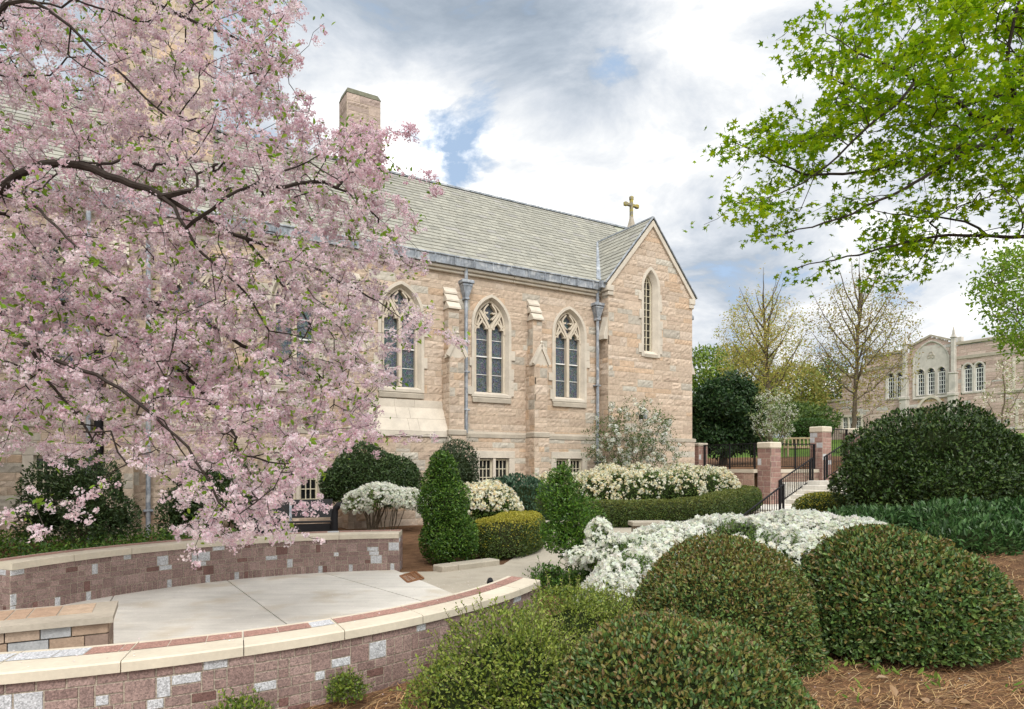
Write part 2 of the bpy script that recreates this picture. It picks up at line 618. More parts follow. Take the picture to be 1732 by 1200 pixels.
def slates(acc, o, ax, upv, nrm, width, length, cut=None, w=0.30, e=0.235, seed=3, pal=None):
    """overlapping slates over a roof slope: o lower-left corner, ax along the eaves, upv up the slope"""
    r = np.random.default_rng(seed)
    pal = pal or [((0.305, 0.300, 0.258), 6), ((0.325, 0.32, 0.275), 4), ((0.285, 0.282, 0.245), 2.5), ((0.34, 0.332, 0.283), 1.5), ((0.31, 0.302, 0.278), 1)]
    o, ax, upv, nrm = (A(q, float) for q in (o, ax, upv, nrm))
    for i in range(int(length / e) + 1):
        s0 = i * e
        s1 = min(s0 + e * 1.25, length)
        if s1 - s0 < 0.03:
            continue
        x = -r.uniform(0, w)
        while x < width:
            ww = w * r.uniform(0.75, 1.3)
            xa, xb = max(x, 0), min(x + ww - 0.006, width)
            x += ww
            if xb - xa < 0.02 or (cut and cut((xa + xb) / 2, s0)):
                continue
            j = r.uniform(-0.012, 0.012, 2)
            t0, t1 = 0.026 + r.uniform(-0.003, 0.005), 0.004
            a = [o + ax * xa + upv * (s0 + j[0]) + nrm * t0, o + ax * xb + upv * (s0 + j[1]) + nrm * t0, o + ax * xb + upv * s1 + nrm * t1, o + ax * xa + upv * s1 + nrm * t1]
            b = [o + ax * xa + upv * (s0 + j[0]) + nrm * 0.0, o + ax * xb + upv * (s0 + j[1]) + nrm * 0.0]
            acc.add(a + b, [[0, 1, 2, 3], [4, 5, 1, 0]], pick(pal, r) * r.uniform(0.9, 1.1))


# ------------------------------------------------------------------ gothic windows
def arch(x, w, z0, zs, R, off=0.0, n=12, base=True):
    """outline of a pointed opening grown by off: from bottom left over the apex to bottom right, as (x, z)"""
    Ro = R + off
    cxo = R - w
    a_end = math.acos(cxo / Ro)
    a = np.linspace(0, a_end, n)
    right = np.c_[-cxo + Ro * np.cos(a), zs + Ro * np.sin(a)]
    left = np.c_[-right[:, 0], right[:, 1]]
    pts = np.concatenate([left, right[::-1][1:]])
    if base:
        pts = np.concatenate([[[-(w + off), z0 - off]], pts, [[w + off, z0 - off]]])
    pts[:, 0] += x
    return pts


def in_arch(x, w, z0, zs, R, off):
    Ro, cxo = R + off, R - w

    def f(X, Z):
        d = np.abs(X - x)
        low = (Z < zs) & (d < w + off) & (Z > z0 - off)
        high = (Z >= zs) & ((d + cxo) ** 2 + (Z - zs) ** 2 < Ro * Ro)
        return low | high
    return f


def loft(acc, rings, col, closed=True):
    rings = [np.asarray(r, float) for r in rings]
    m = len(rings[0])
    f = []
    for k in range(len(rings) - 1):
        for i in range(m if closed else m - 1):
            j = (i + 1) % m
            f.append([k * m + i, k * m + j, (k + 1) * m + j, (k + 1) * m + i])
    acc.add(np.concatenate(rings), A(f), col)


def lift(p2, y):
    return np.c_[p2[:, 0], np.full(len(p2), y), p2[:, 1]]


def fan(acc, p2, y, col):
    c = p2.mean(0)
    v = np.concatenate([[[c[0], y, c[1]]], lift(p2, y)])
    m = len(p2)
    acc.add(v, [[0, 1 + i, 1 + (i + 1) % m] for i in range(m)], col)


U = A([0.8556, 0.5176, 0])                 # along the chapel wall, receding to the right
CHAPEL_RZ = math.atan2(0.5176, 0.8556)
CHAPEL_O = A([0.072, 20.6, 0.0])


def CW(t, y, z=0.0):                       # chapel coordinates (along wall, into building, up) to world
    return CHAPEL_O + U * t + A([-0.5176, 0.8556, 0]) * y + A([0, 0, z])


X1, YOUT = A([1.0, 0, 0]), A([0, -1.0, 0])

# ------------------------------------------------------------------ the chapel
chapel = thing('chapel', 'long pink granite chapel with steep grey slate roof and tall pointed windows', 'church', CHAPEL_O, CHAPEL_RZ)
WIN_T = [2.06, -0.81, -3.68, -6.55, -8.95, -11.75]
BUT_T = [0.64, -2.21, -5.08, -7.85, -10.45]
GW = dict(w=0.52, z0=3.80, zs=5.80, R=0.80)


def big_window(t):
    a = Acc()
    rings = [lift(arch(t, GW['w'], GW['z0'], GW['zs'], GW['R'], o), y) for o, y in ((0.16, 0.03), (0.16, -0.045), (0.15, -0.05), (0.075, -0.05), (0.0, 0.10), (0.0, 0.24))]
    loft(a, rings, LIME)
    r = np.random.default_rng(int(t * 100) + 5000)
    z = GW['z0'] - 0.1
    while z < GW['zs'] - 0.15:
        h = r.uniform(0.24, 0.34)
        for s in (-1, 1):
            if r.random() < 0.5:
                wq = r.uniform(0.05, 0.14)
                x0 = t + s * (GW['w'] + 0.157)
                cbox(a, min(x0, x0 + s * wq), max(x0, x0 + s * wq), -0.046, 0.02, z, z + h - 0.008, 0.004, LIME)
        z += h
    win = a.build('window', M['limestone'], chapel)
    a = Acc()
    hexa(a, [[t - 0.66, -0.07, 3.48], [t + 0.66, -0.07, 3.48], [t + 0.66, 0.10, 3.48], [t - 0.66, 0.10, 3.48],
             [t - 0.66, -0.07, 3.60], [t + 0.66, -0.07, 3.60], [t + 0.66, 0.22, 3.82], [t - 0.66, 0.22, 3.82]])
    a.build('sill', M['greycap'], win)
    a = Acc()
    col = (0.6, 0.5, 0.4)
    zs = GW['zs']
    ribbon(a, [[t, 3.80], [t, zs - 0.05]], 0.10, 0.06, 0.20, col)
    ribbon(a, [[t - 0.49, 3.80], [t - 0.49, zs]], 0.06, 0.09, 0.20, col)
    ribbon(a, [[t + 0.49, 3.80], [t + 0.49, zs]], 0.06, 0.09, 0.20, col)
    for s in (-1, 1):
        cx = t + s * 0.26
        # cusped ogee head of each light
        head = [[-0.24, -0.10], [-0.235, 0.0], [-0.20, 0.06], [-0.15, 0.055], [-0.13, 0.04], [-0.135, 0.10], [-0.09, 0.17], [-0.03, 0.23], [0, 0.33]]
        p = A(head + [[-x, z] for x, z in head[::-1][1:]])
        ribbon(a, p * [1, 1] + [cx, zs - 0.14], 0.055, 0.07, 0.20, col)
        # the V from the mullion and the leaf-shaped lights beside it
        ang = np.linspace(0, 1, 9)
        ribbon(a, np.c_[t + s * (0.03 + 0.31 * ang ** 1.15), zs - 0.08 + 0.50 * ang], 0.075, 0.05, 0.20, col)
        ribbon(a, np.c_[cx + s * (0.02 + 0.10 * np.sin(ang * 1.4)), zs + 0.17 + 0.24 * ang], 0.05, 0.07, 0.20, col)
        ribbon(a, np.c_[t + s * (0.06 + 0.15 * np.sin(ang * math.pi)), zs + 0.18 + 0.46 * ang], 0.045, 0.06, 0.20, col)
        ribbon(a, np.c_[t + s * (0.45 - 0.16 * ang), zs - 0.02 + 0.42 * ang ** 1.4], 0.045, 0.08, 0.20, col)
        ribbon(a, np.c_[t + s * (0.17 - 0.10 * ang), zs + 0.40 - 0.03 * np.sin(ang * math.pi)], 0.04, 0.07, 0.20, col)
    p = arch(t, GW['w'] - 0.02, GW['z0'], zs, GW['R'], -0.01, base=False)
    ribbon(a, p, 0.05, 0.08, 0.20, col)
    a.build('tracery', M['tracery'], win)
    for z, w in ((4.87, 0.035), (4.33, 0.016), (5.38, 0.016)):
        a = Acc()
        box(a, t - 0.50, t + 0.50, 0.185 if w < 0.03 else 0.16, 0.2, z - w / 2, z + w / 2)
        a.build('glazing_bar', M['white'], win)
    a = Acc()
    fan(a, arch(t, GW['w'] + 0.01, GW['z0'] - 0.01, zs, GW['R']), 0.205, (0, 0, 0))
    a.build('glass', M['stained'], win)


def pane_window(parent, xc, lights, w, z0, z1, cols, rows, gap=0.10, rec=0.14, sur=0.20, head=0.24, frame=M['cream'], name='window', y=0.0, stone=True, mw=0.022):
    """stone-framed window of several lights divided by glazing bars"""
    tw = lights * w + (lights - 1) * gap
    a = Acc()
    if stone:
        x0, x1 = xc - tw / 2, xc + tw / 2
        cbox(a, x0 - sur, x0, y - 0.03, y + rec, z0 - 0.1, z1 + 0.02, 0.006)
        cbox(a, x1, x1 + sur, y - 0.03, y + rec, z0 - 0.1, z1 + 0.02, 0.006)
        cbox(a, x0 - sur, x1 + sur, y - 0.033, y + rec, z1 + 0.024, z1 + head, 0.006)
        cbox(a, x0 - sur - 0.03, x1 + sur + 0.03, y - 0.06, y + rec, z0 - 0.24, z0 - 0.104, 0.006)
        for i in range(1, lights):
            xm = x0 + i * (w + gap) - gap
            cbox(a, xm + 0.003, xm + gap - 0.003, y - 0.02, y + rec - 0.01, z0 - 0.1, z1 + 0.02, 0.01)
    win = a.build(name, M['limestone'], parent) if stone else thing(name, '', '')
    f, g = Acc(), Acc()
    for i in range(lights):
        xa = xc - tw / 2 + i * (w + gap)
        box(g, xa, xa + w, y + rec - 0.02, y + rec - 0.012, z0 - 0.1, z1)
        fw = 0.045
        box(f, xa, xa + fw, y + rec - 0.07, y + rec - 0.022, z0 - 0.1, z1)
        box(f, xa + w - fw, xa + w, y + rec - 0.07, y + rec - 0.022, z0 - 0.1, z1)
        box(f, xa + fw, xa + w - fw, y + rec - 0.068, y + rec - 0.022, z1 - fw, z1)
        box(f, xa + fw, xa + w - fw, y + rec - 0.068, y + rec - 0.022, z0 - 0.1, z0 - 0.1 + fw)
        for c in range(1, cols):
            xm = xa + fw + (w - 2 * fw) * c / cols
            box(f, xm - mw / 2, xm + mw / 2, y + rec - 0.055, y + rec - 0.022, z0 - 0.1 + fw, z1 - fw)
        for q in range(1, rows):
            zm = z0 - 0.1 + fw + (z1 - z0 + 0.1 - 2 * fw) * q / rows
            box(f, xa + fw, xa + w - fw, y + rec - 0.053, y + rec - 0.022, zm - mw / 2, zm + mw / 2)
    f.build('window_frame', frame, win)
    g.build('pane', M['dglass'], win)
    return win


for t in WIN_T:
    big_window(t)
BASE_W = [2.02, -0.74, -6.5, -11.5]
for t in BASE_W:
    pane_window(chapel, t, 2, 0.46, 0.80, 1.80, 3, 4, y=-0.06)

_arch_tests = [in_arch(t, off=0.11, **GW) for t in WIN_T]


def nave_drop(X, Z):
    m = np.zeros(len(X), bool)
    for q in _arch_tests:
        m |= q(X, Z)
    for t in WIN_T:
        m |= (np.abs(X - t) < 0.6) & (Z > 3.52) & (Z < 3.9)
    return m


def base_drop(X, Z):
    m = np.zeros(len(X), bool)
    for t in BASE_W:
        m |= (np.abs(X - t) < 0.66) & (Z > 0.62) & (Z < 1.98)
    return m


a = Acc()
ashlar(a, (0, 0, 0), X1, YOUT, -17.0, 3.32, 2.5, 7.25, nave_drop, seed=11)
ashlar(a, (0, -0.06, 0), X1, YOUT, -17.0, 3.32, -0.5, 2.44, base_drop, seed=12)
a.build('nave_wall', M['ashlar'], chapel)

# transept with its gable and lancet
TX0, TX1, TY, TAP, TEV = 3.30, 7.10, -0.46, 9.92, 7.62
TXC = (TX0 + TX1) / 2
TSL = (TAP - TEV) / (TXC - TX0)
LW = dict(w=0.20, z0=5.50, zs=7.62, R=0.62)
_lan = in_arch(5.12, off=0.16, **LW)


def gable_drop(X, Z):
    return _lan(X, Z) | (Z > TAP - 0.10 - np.abs(X - TXC) * TSL)


a = Acc()
ashlar(a, (0, TY, 0), X1, YOUT, TX0, TX1, 2.5, TAP, gable_drop, seed=21)
ashlar(a, (0, TY - 0.06, 0), X1, YOUT, TX0 - 0.06, TX1 + 0.06, -0.5, 2.44, seed=22)
ashlar(a, (TX0, 0, 0), A([0, -1.0, 0]), A([-1.0, 0, 0]), -0.3, -TY, 2.5, 7.7, seed=23)
ashlar(a, (TX0 - 0.06, 0, 0), A([0, -1.0, 0]), A([-1.0, 0, 0]), -0.1, -TY + 0.06, -0.5, 2.44, seed=24)
ashlar(a, (TX1, 0, 0), A([0, 1.0, 0]), A([1.0, 0, 0]), TY, 4.0, -0.5, 7.7, seed=25)
a.build('transept_wall', M['ashlar'], chapel)
a = Acc()
for s in (-1, 1):                          # raking coping of the gable
    p0, p1 = A([TXC + s * (TXC - TX0 + 0.10), 0, TEV - 0.12]), A([TXC, 0, TAP])
    n2 = A([s * TSL, 0, 1.0]) / math.hypot(TSL, 1)
    b = [p0 - n2 * 0.13, p0, p1, p1 - A([0, 0, 0.13 * math.hypot(TSL, 1)])]
    f0 = [q + A([0, TY - 0.07, 0]) for q in b]
    f1 = [q + A([0, TY + 0.10, 0]) for q in b]
    hexa(a, f0 + f1)
    x0 = TX0 - 0.10 if s < 0 else TX1 - 0.18   # kneeler stones
    cbox(a, x0, x0 + 0.28, TY - 0.075, TY + 0.3, TEV - 0.34, TEV - 0.14, 0.02)
    x0 = TX0 - 0.05 if s < 0 else TX1 - 0.18
    cbox(a, x0, x0 + 0.23, TY - 0.06, TY + 0.3, TEV - 0.48, TEV - 0.344, 0.02)
a.build('gable_coping', M['limestone'], chapel)
a = Acc()
loft(a, [lift(arch(5.12, LW['w'], LW['z0'], LW['zs'], LW['R'], o, n=9), y) for o, y in ((0.22, TY + 0.03), (0.22, TY - 0.04), (0.12, TY - 0.045), (0.0, TY + 0.12), (0.0, TY + 0.26))], LIME)
r = np.random.default_rng(4)
z = 5.4
while z < 7.5:
    h = r.uniform(0.22, 0.32)
    for s in (-1, 1):
        if r.random() < 0.55:
            x0 = 5.12 + s * 0.417
            wq = r.uniform(0.05, 0.13)
            cbox(a, min(x0, x0 + s * wq), max(x0, x0 + s * wq), TY - 0.041, TY + 0.02, z, z + h - 0.008, 0.004)
    z += h
lancet = a.build('lancet_window', M['limestone'], chapel)
a = Acc()
ribbon(a, arch(5.12, LW['w'] - 0.02, LW['z0'], LW['zs'], LW['R'], 0, n=9), 0.035, TY + 0.18, TY + 0.24, (0, 0, 0))
box(a, 5.105, 5.135, TY + 0.19, TY + 0.235, 5.5, 8.1)
for i in range(1, 11):
    box(a, 4.93, 5.31, TY + 0.20, TY + 0.232, 5.5 + i * 0.235, 5.518 + i * 0.235)
a.build('glazing_bar', M['cream'], lancet)
a = Acc()
fan(a, arch(5.12, LW['w'] + 0.01, LW['z0'] - 0.01, LW['zs'], LW['R'], 0, n=9), TY + 0.245, (0, 0, 0))
a.build('glass', M['dglass'], lancet)
a = Acc()
hexa(a, [[4.84, TY - 0.06, 5.26], [5.40, TY - 0.06, 5.26], [5.40, TY + 0.1, 5.26], [4.84, TY + 0.1, 5.26], [4.84, TY - 0.06, 5.36], [5.40, TY - 0.06, 5.36], [5.40, TY + 0.25, 5.54], [4.84, TY + 0.25, 5.54]])
a.build('sill', M['greycap'], lancet)
a = Acc()                                  # small sloped set-off on the transept flank
hexa(a, [[TX0 - 0.17, TY + 0.02, 5.72], [TX0, TY + 0.02, 5.72], [TX0, TY + 0.30, 5.72], [TX0 - 0.17, TY + 0.30, 5.72],
         [TX0 - 0.17, TY + 0.02, 5.84], [TX0, TY + 0.02, 6.5], [TX0, TY + 0.30, 6.5], [TX0 - 0.17, TY + 0.30, 5.84]])
a.build('weathering', M['limestone'], chapel)
a = Acc()                                  # buttress on the far flank of the transept
ashlar(a, (TX1, -0.1, 0), X1, YOUT, 0.0, 0.30, -0.3, 7.0, seed=31)
ashlar(a, (TX1 + 0.30, 0, 0), A([0, 1.0, 0]), X1, -0.1, 0.7, -0.3, 7.0, seed=32)
fb = a.build('buttress', M['ashlar'], chapel)
a = Acc()
hexa(a, [[TX1 - 0.02, -0.16, 7.0], [TX1 + 0.38, -0.16, 7.0], [TX1 + 0.38, 0.76, 7.0], [TX1 - 0.02, 0.76, 7.0], [TX1 - 0.02, -0.02, 7.62], [TX1 + 0.20, -0.02, 7.30], [TX1 + 0.20, 0.6, 7.30], [TX1 - 0.02, 0.6, 7.62]])
cbox(a, TX1, TX1 + 0.40, -0.18, 0.78, 6.86, 7.0, 0.02)
a.build('weathering', M['lead'], fb)
a = Acc()
hexa(a, [[TX1 + 0.28, -0.16, 4.9], [TX1 + 0.48, -0.16, 4.9], [TX1 + 0.48, 0.7, 4.9], [TX1 + 0.28, 0.7, 4.9], [TX1 + 0.28, -0.16, 5.4], [TX1 + 0.32, -0.16, 5.3], [TX1 + 0.32, 0.7, 5.3], [TX1 + 0.28, 0.7, 5.4]])
a.build('weathering', M['limestone'], fb)

# buttresses between the windows
for t in BUT_T:
    sd = int(abs(t) * 100)
    hw, hp, uw, up_ = 0.23, 0.515, 0.165, 0.315
    a = Acc()
    for (w_, p_, za, zb) in ((hw, hp, 2.5, 4.70), (uw, up_, 4.70, 6.12), (hw + 0.04, hp + 0.05, -0.4, 2.44)):
        ashlar(a, (t, -p_, 0), X1, YOUT, -w_, w_, za, zb, seed=sd, lens=(0.18, 0.5))
        ashlar(a, (t - w_, 0, 0), A([0, -1.0, 0]), A([-1.0, 0, 0]), 0.0, p_, za, zb, seed=sd + 1, lens=(0.2, 0.5))
        ashlar(a, (t + w_, 0, 0), A([0, 1.0, 0]), A([1.0, 0, 0]), -p_, 0.0, za, zb, seed=sd + 2, lens=(0.2, 0.5))
    bt = a.build('buttress', M['ashlar'], chapel)
    a = Acc()
    n = 3
    for k in range(n):                     # stepped weathering slabs
        y0, y1 = -0.37 + 0.37 * k / n, -0.37 + 0.37 * (k + 1) / n
        z0, z1 = 6.06 + 0.72 * k / n, 6.06 + 0.72 * (k + 1) / n
        w = uw + 0.035
        hexa(a, [[t - w, y0 - 0.02, z0], [t + w, y0 - 0.02, z0], [t + w, 0.02, z0], [t - w, 0.02, z0],
                 [t - w, y0 - 0.02, z0 + 0.05], [t + w, y0 - 0.02, z0 + 0.05], [t + w, y1 + 0.02, z1 - 0.003], [t - w, y1 + 0.02, z1 - 0.003]])
    a.build('weathering', M['limestone'], bt)
    a = Acc()
    e = hw + 0.05
    yf, yb = -hp - 0.05, -0.28
    tri = A([[t - e, 4.64], [t + e, 4.64], [t + e, 4.70], [t, 5.24], [t - e, 4.70]])
    v = np.concatenate([lift(tri, yf + 0.04), lift(tri, yb)])
    a.add(v, [[0, 1, 6, 5], [1, 2, 7, 6], [2, 3, 8, 7], [3, 4, 9, 8], [4, 0, 5, 9]])
    a.add(v, [[0, 2, 1], [0, 4, 2], [2, 4, 3]])
    for s in (-1, 1):                      # raised verge of the little gable
        bar(a, [t + s * (e + 0.02), yf + 0.03, 4.68], [t, yf + 0.03, 5.27], 0.10, 0.07, up=(0, 1, 0))
    tube(a, [[t, yf + 0.03, 5.22], [t, yf + 0.03, 5.30], [t, yf + 0.03, 5.34], [t, yf + 0.03, 5.40]], [0.03, 0.035, 0.06, 0.01], 6)
    a.build('gablet', M['limestone'], bt)
    a = Acc()
    cbox(a, t - hw - 0.055, t + hw + 0.055, -hp - 0.075, -0.07, 2.44, 2.62, 0.03)
    a.build('string_course', M['greycap'], bt)

a = Acc()
hexa(a, [[-17, -0.09, 2.43], [TX0, -0.09, 2.43], [TX0, 0.02, 2.43], [-17, 0.02, 2.43], [-17, -0.09, 2.54], [TX0, -0.09, 2.54], [TX0, 0.01, 2.63], [-17, 0.01, 2.63]])
a.build('string_course', M['greycap'], chapel)
a = Acc()
hexa(a, [[TX0 - 0.09, TY - 0.09, 2.432], [TX1 + 0.09, TY - 0.09, 2.432], [TX1 + 0.09, 0, 2.432], [TX0 - 0.09, 0, 2.432], [TX0 - 0.09, TY - 0.09, 2.54], [TX1 + 0.09, TY - 0.09, 2.54], [TX1, 0, 2.64], [TX0, 0, 2.64]])
a.build('string_course', M['greycap'], chapel)

# limestone set-off under the third window
a = Acc()
ashlar(a, (0, -0.40, 0), X1, YOUT, -4.82, -2.45, -0.4, 2.40, seed=41)
so = a.build('projecting_base', M['ashlar'], chapel)
a = Acc()
zz = [2.40, 2.55, 2.90, 3.22, 3.24, 3.44]
yy = [-0.46, -0.45, -0.27, -0.10, -0.07, -0.06]
for k in range(5):
    x = -4.84
    cuts = [-4.84, -3.9 + 0.3 * (k % 2), -3.1 - 0.2 * (k % 3), -2.44]
    for xa, xb in zip(cuts[:-1], cuts[1:]):
        hexa(a, [[xa, yy[k], zz[k] + 0.004], [xb - 0.006, yy[k], zz[k] + 0.004], [xb - 0.006, 0.02, zz[k] + 0.004], [xa, 0.02, zz[k] + 0.004],
                 [xa, yy[k + 1], zz[k + 1]], [xb - 0.006, yy[k + 1], zz[k + 1]], [xb - 0.006, 0.02, zz[k + 1]], [xa, 0.02, zz[k + 1]]])
a.build('weathering', M['limestone'], so)

# eaves, gutter, roofs
a = Acc()
for i in range(12):
    xa = -17 + i * 20.3 / 12
    cbox(a, xa, xa + 20.3 / 12 - 0.006, -0.10, 0.05, 7.16, 7.24, 0.015)
    cbox(a, xa, xa + 20.3 / 12 - 0.006, -0.17, 0.05, 7.244, 7.34, 0.02)
a.build('cornice', M['limestone'], chapel)
a = Acc()
x = -17.0
while x < 3.28:
    w = min(0.62, 3.29 - x)
    hexa(a, [[x, -0.24, 7.343], [x + w, -0.24, 7.343], [x + w, 0.0, 7.343], [x, 0.0, 7.343], [x, -0.27, 7.58], [x + w, -0.27, 7.58], [x + w, -0.06, 7.60], [x, -0.06, 7.60]])
    cbox(a, x + w - 0.03, x + w, -0.285, 0.0, 7.345, 7.605, 0.008)
    cbox(a, x, x + w - 0.032, -0.295, -0.24, 7.56, 7.61, 0.012)
    x += w
box(a, TX0 - 0.26, TX0 - 0.02, TY + 0.02, -0.30, 7.38, 7.60)
a.build('gutter', M['lead'], chapel)
RZ0, RZ1, RY0, RY1 = 7.62, 11.56, -0.16, 4.20
rl = math.hypot(RZ1 - RZ0, RY1 - RY0)
ru = A([0, RY1 - RY0, RZ1 - RZ0]) / rl
rn = A([0, -(RZ1 - RZ0), RY1 - RY0]) / rl
a = Acc()
slates(a, (-17, RY0, RZ0), X1, ru, rn, 24.3, rl, seed=5)
base = A([[-17, RY0, RZ0 - 0.01], [7.3, RY0, RZ0 - 0.01], [7.3, RY1, RZ1 - 0.012], [-17, RY1, RZ1 - 0.012], [-17, 2 * RY1 - RY0, RZ0], [7.3, 2 * RY1 - RY0, RZ0]])
a.add(base, [[0, 1, 2, 3], [3, 2, 5, 4]], (0.3, 0.31, 0.25))
# chancel roof beyond the transept
cz0 = RZ1 - 1.6 * (RZ1 - RZ0) / (RY1 - RY0)
a.add([[7.3, 2.6, cz0], [8.4, 2.6, cz0], [8.4, 4.2, RZ1 - 0.012], [7.3, 4.2, RZ1 - 0.012], [7.3, 5.8, cz0], [8.4, 5.8, cz0]], [[0, 1, 2, 3], [3, 2, 5, 4]], (0.34, 0.35, 0.28))
a.build('roof', M['slate'], chapel)
a = Acc()
slates(a, (TX0 - 0.16, TY - 0.05, TEV - 0.10), A([0, 1.0, 0]), A([1, 0, TSL]) / math.hypot(1, TSL), A([-TSL, 0, 1]) / math.hypot(1, TSL), 3.2, (TXC - TX0 + 0.16) * math.hypot(1, TSL) - 0.02, seed=6)
e0 = TEV - 0.115
a.add([[TX0 - 0.16, TY - 0.05, e0], [TX0 - 0.16, 3.0, e0], [TXC, 3.0, TAP + 0.07], [TXC, TY - 0.05, TAP + 0.07], [TX1 + 0.16, TY - 0.05, e0], [TX1 + 0.16, 3.0, e0]], [[0, 3, 2, 1], [3, 4, 5, 2]], (0.3, 0.31, 0.25))
a.build('transept_roof', M['slate'], chapel)
a = Acc()
bar(a, [TXC, TY - 0.07, TAP + 0.10], [TXC, 2.6, TAP + 0.10], 0.09, 0.05)
for s in (-1, 1):
    bar(a, [TXC + s * (TXC - TX0 + 0.18), TY - 0.06, TEV - 0.10], [TXC, TY - 0.06, TAP + 0.11], 0.03, 0.06, up=(0, 1, 0))
bar(a, [-17, RY1, RZ1 + 0.03], [8.4, RY1, RZ1 + 0.03], 0.14, 0.06)
vz = lambda y: RZ0 + (y - RY0) * (RZ1 - RZ0) / (RY1 - RY0)
v0, v1 = A([TX0 - 0.1, -0.08, vz(-0.08) + 0.03]), A([TXC - 0.02, 2.42, vz(2.42) + 0.03])
bar(a, v0, v1, 0.16, 0.03, up=tuple(rn))
a.build('flashing', M['lead'], chapel)
a = Acc()                                  # end walls closing the building
a.add([[7.3, 0, -0.5], [7.3, 8.4, -0.5], [7.3, 8.4, 7.6], [7.3, 4.2, 11.5], [7.3, 0, 7.6]], [[0, 1, 2], [0, 2, 4], [4, 2, 3]], (0.48, 0.36, 0.27))
a.add([[8.4, 2.6, -0.5], [8.4, 5.8, -0.5], [8.4, 5.8, cz0], [8.4, 4.2, RZ1], [8.4, 2.6, cz0], [7.2, 2.6, -0.5], [7.2, 2.6, cz0]], [[0, 1, 2], [0, 2, 4], [4, 2, 3], [5, 0, 4], [5, 4, 6]], (0.48, 0.36, 0.27))
a.add([[-17, 8.4, -0.5], [7.3, 8.4, -0.5], [7.3, 8.4, 7.7], [-17, 8.4, 7.7]], [[0, 3, 2, 1]], (0.48, 0.36, 0.27))
a.build('end_wall', M['ashlar'], chapel)
# cross on the chancel gable
a = Acc()
cz = RZ1 - 0.1
sec = [(0.34, 0.0), (0.24, 0.12), (0.16, 0.30), (0.11, 0.50), (0.085, 0.62), (0.085, 0.70)]
tube(a, [[8.36, 4.2, cz + z] for _, z in sec], [s for s, _ in sec], 4, phase=math.pi / 4)
a2 = Acc()
cbox(a2, 8.30, 8.42, 4.13, 4.27, cz + 0.66, cz + 1.42, 0.02)
cbox(a2, 8.05, 8.67, 4.135, 4.265, cz + 1.10, cz + 1.22, 0.02)
for (dx, dz) in ((-0.31, 1.16), (0.31, 1.16), (0, 1.45)):
    cbox(a2, 8.36 + dx - 0.085, 8.36 + dx + 0.085, 4.12, 4.28, cz + dz - 0.085, cz + dz + 0.085, 0.03)
ped = a.build('cross_pedestal', M['greycap'], chapel)
a2.build('cross', M['lichen'], ped)
# chimney through the roof slope
a = Acc()
h0, h1 = (-4.28, 2.95), (-3.20, 3.75)
GREYTAN = [((0.40, 0.315, 0.28), 5), ((0.36, 0.285, 0.25), 4), ((0.36, 0.35, 0.33), 1.5), ((0.44, 0.35, 0.30), 3)]
ashlar(a, (0, h0[1], 0), X1, YOUT, h0[0], h1[0], 9.6, 13.2, pal=GREYTAN, seed=51, rows=(0.22, 0.3, 0.38))
ashlar(a, (h0[0], 0, 0), A([0, -1.0, 0]), A([-1.0, 0, 0]), -h1[1], -h0[1], 9.6, 13.2, pal=GREYTAN, seed=52, rows=(0.22, 0.3, 0.38))
ashlar(a, (h1[0], 0, 0), A([0, 1.0, 0]), X1, h0[1], h1[1], 9.6, 13.2, pal=GREYTAN, seed=53, rows=(0.22, 0.3, 0.38))
ch = a.build('chimney', M['ashlar'], chapel)
a = Acc()
hexa(a, [[h0[0] - 0.02, h0[1] - 0.02, 13.2], [h1[0] + 0.02, h0[1] - 0.02, 13.2], [h1[0] + 0.02, h1[1], 13.2], [h0[0] - 0.02, h1[1], 13.2], [h0[0] + 0.05, h0[1] + 0.1, 13.40], [h1[0] - 0.05, h0[1] + 0.1, 13.40], [h1[0] - 0.05, h1[1], 13.42], [h0[0] + 0.05, h1[1], 13.42]])
a.build('cap', M['mossy'], ch)
# stair tower seen through the cherry blossom
a = Acc()
ashlar(a, (0, 2.2, 0), X1, YOUT, -10.6, -8.2, 6.0, 20.0, seed=61, cell=0.3, rows=(0.25, 0.3, 0.36))
ashlar(a, (-8.2, 0, 0), A([0, 1.0, 0]), X1, 2.2, 6.0, 8.0, 20.0, seed=62, cell=0.3, rows=(0.25, 0.3, 0.36))
ashlar(a, (-10.6, 0, 0), A([0, -1.0, 0]), A([-1.0, 0, 0]), -6.0, -2.2, 8.0, 20.0, seed=63, cell=0.3, rows=(0.25, 0.3, 0.36))
tw = a.build('tower', M['ashlar'], chapel)
a = Acc()
cbox(a, -10.75, -8.05, 2.05, 6.1, 20.0, 20.3, 0.05)
a.build('parapet', M['limestone'], tw)
a = Acc()
cbox(a, -10.7, -8.1, 2.1, 2.25, 14.6, 14.8, 0.03)
a.build('string_course', M['limestone'], tw)


a = Acc()                                  # unseen wing added at the near end of the nave to shade it
ashlar(a, (-15.3, 0, 0), A([0, -1.0, 0]), X1, 0.0, 9.0, -0.5, 9.2, seed=81, cell=0.3, rows=(0.21, 0.25, 0.30))
ashlar(a, (0, -9.0, 0), X1, YOUT, -21.0, -15.3, -0.5, 9.2, seed=82, cell=0.3, rows=(0.21, 0.25, 0.30))
wg = a.build('shade_wing_wall', M['ashlar'], chapel)
a = Acc()
hexa(a, [[-21.2, -9.2, 9.2], [-15.1, -9.2, 9.2], [-15.1, 1.0, 9.2], [-21.2, 1.0, 9.2], [-18.2, -9.2, 12.2], [-18.1, -9.2, 12.2], [-18.1, 4.0, 12.2], [-18.2, 4.0, 12.2]], (0.3, 0.305, 0.265))
a.build('shade_wing_roof', M['slate'], chapel)


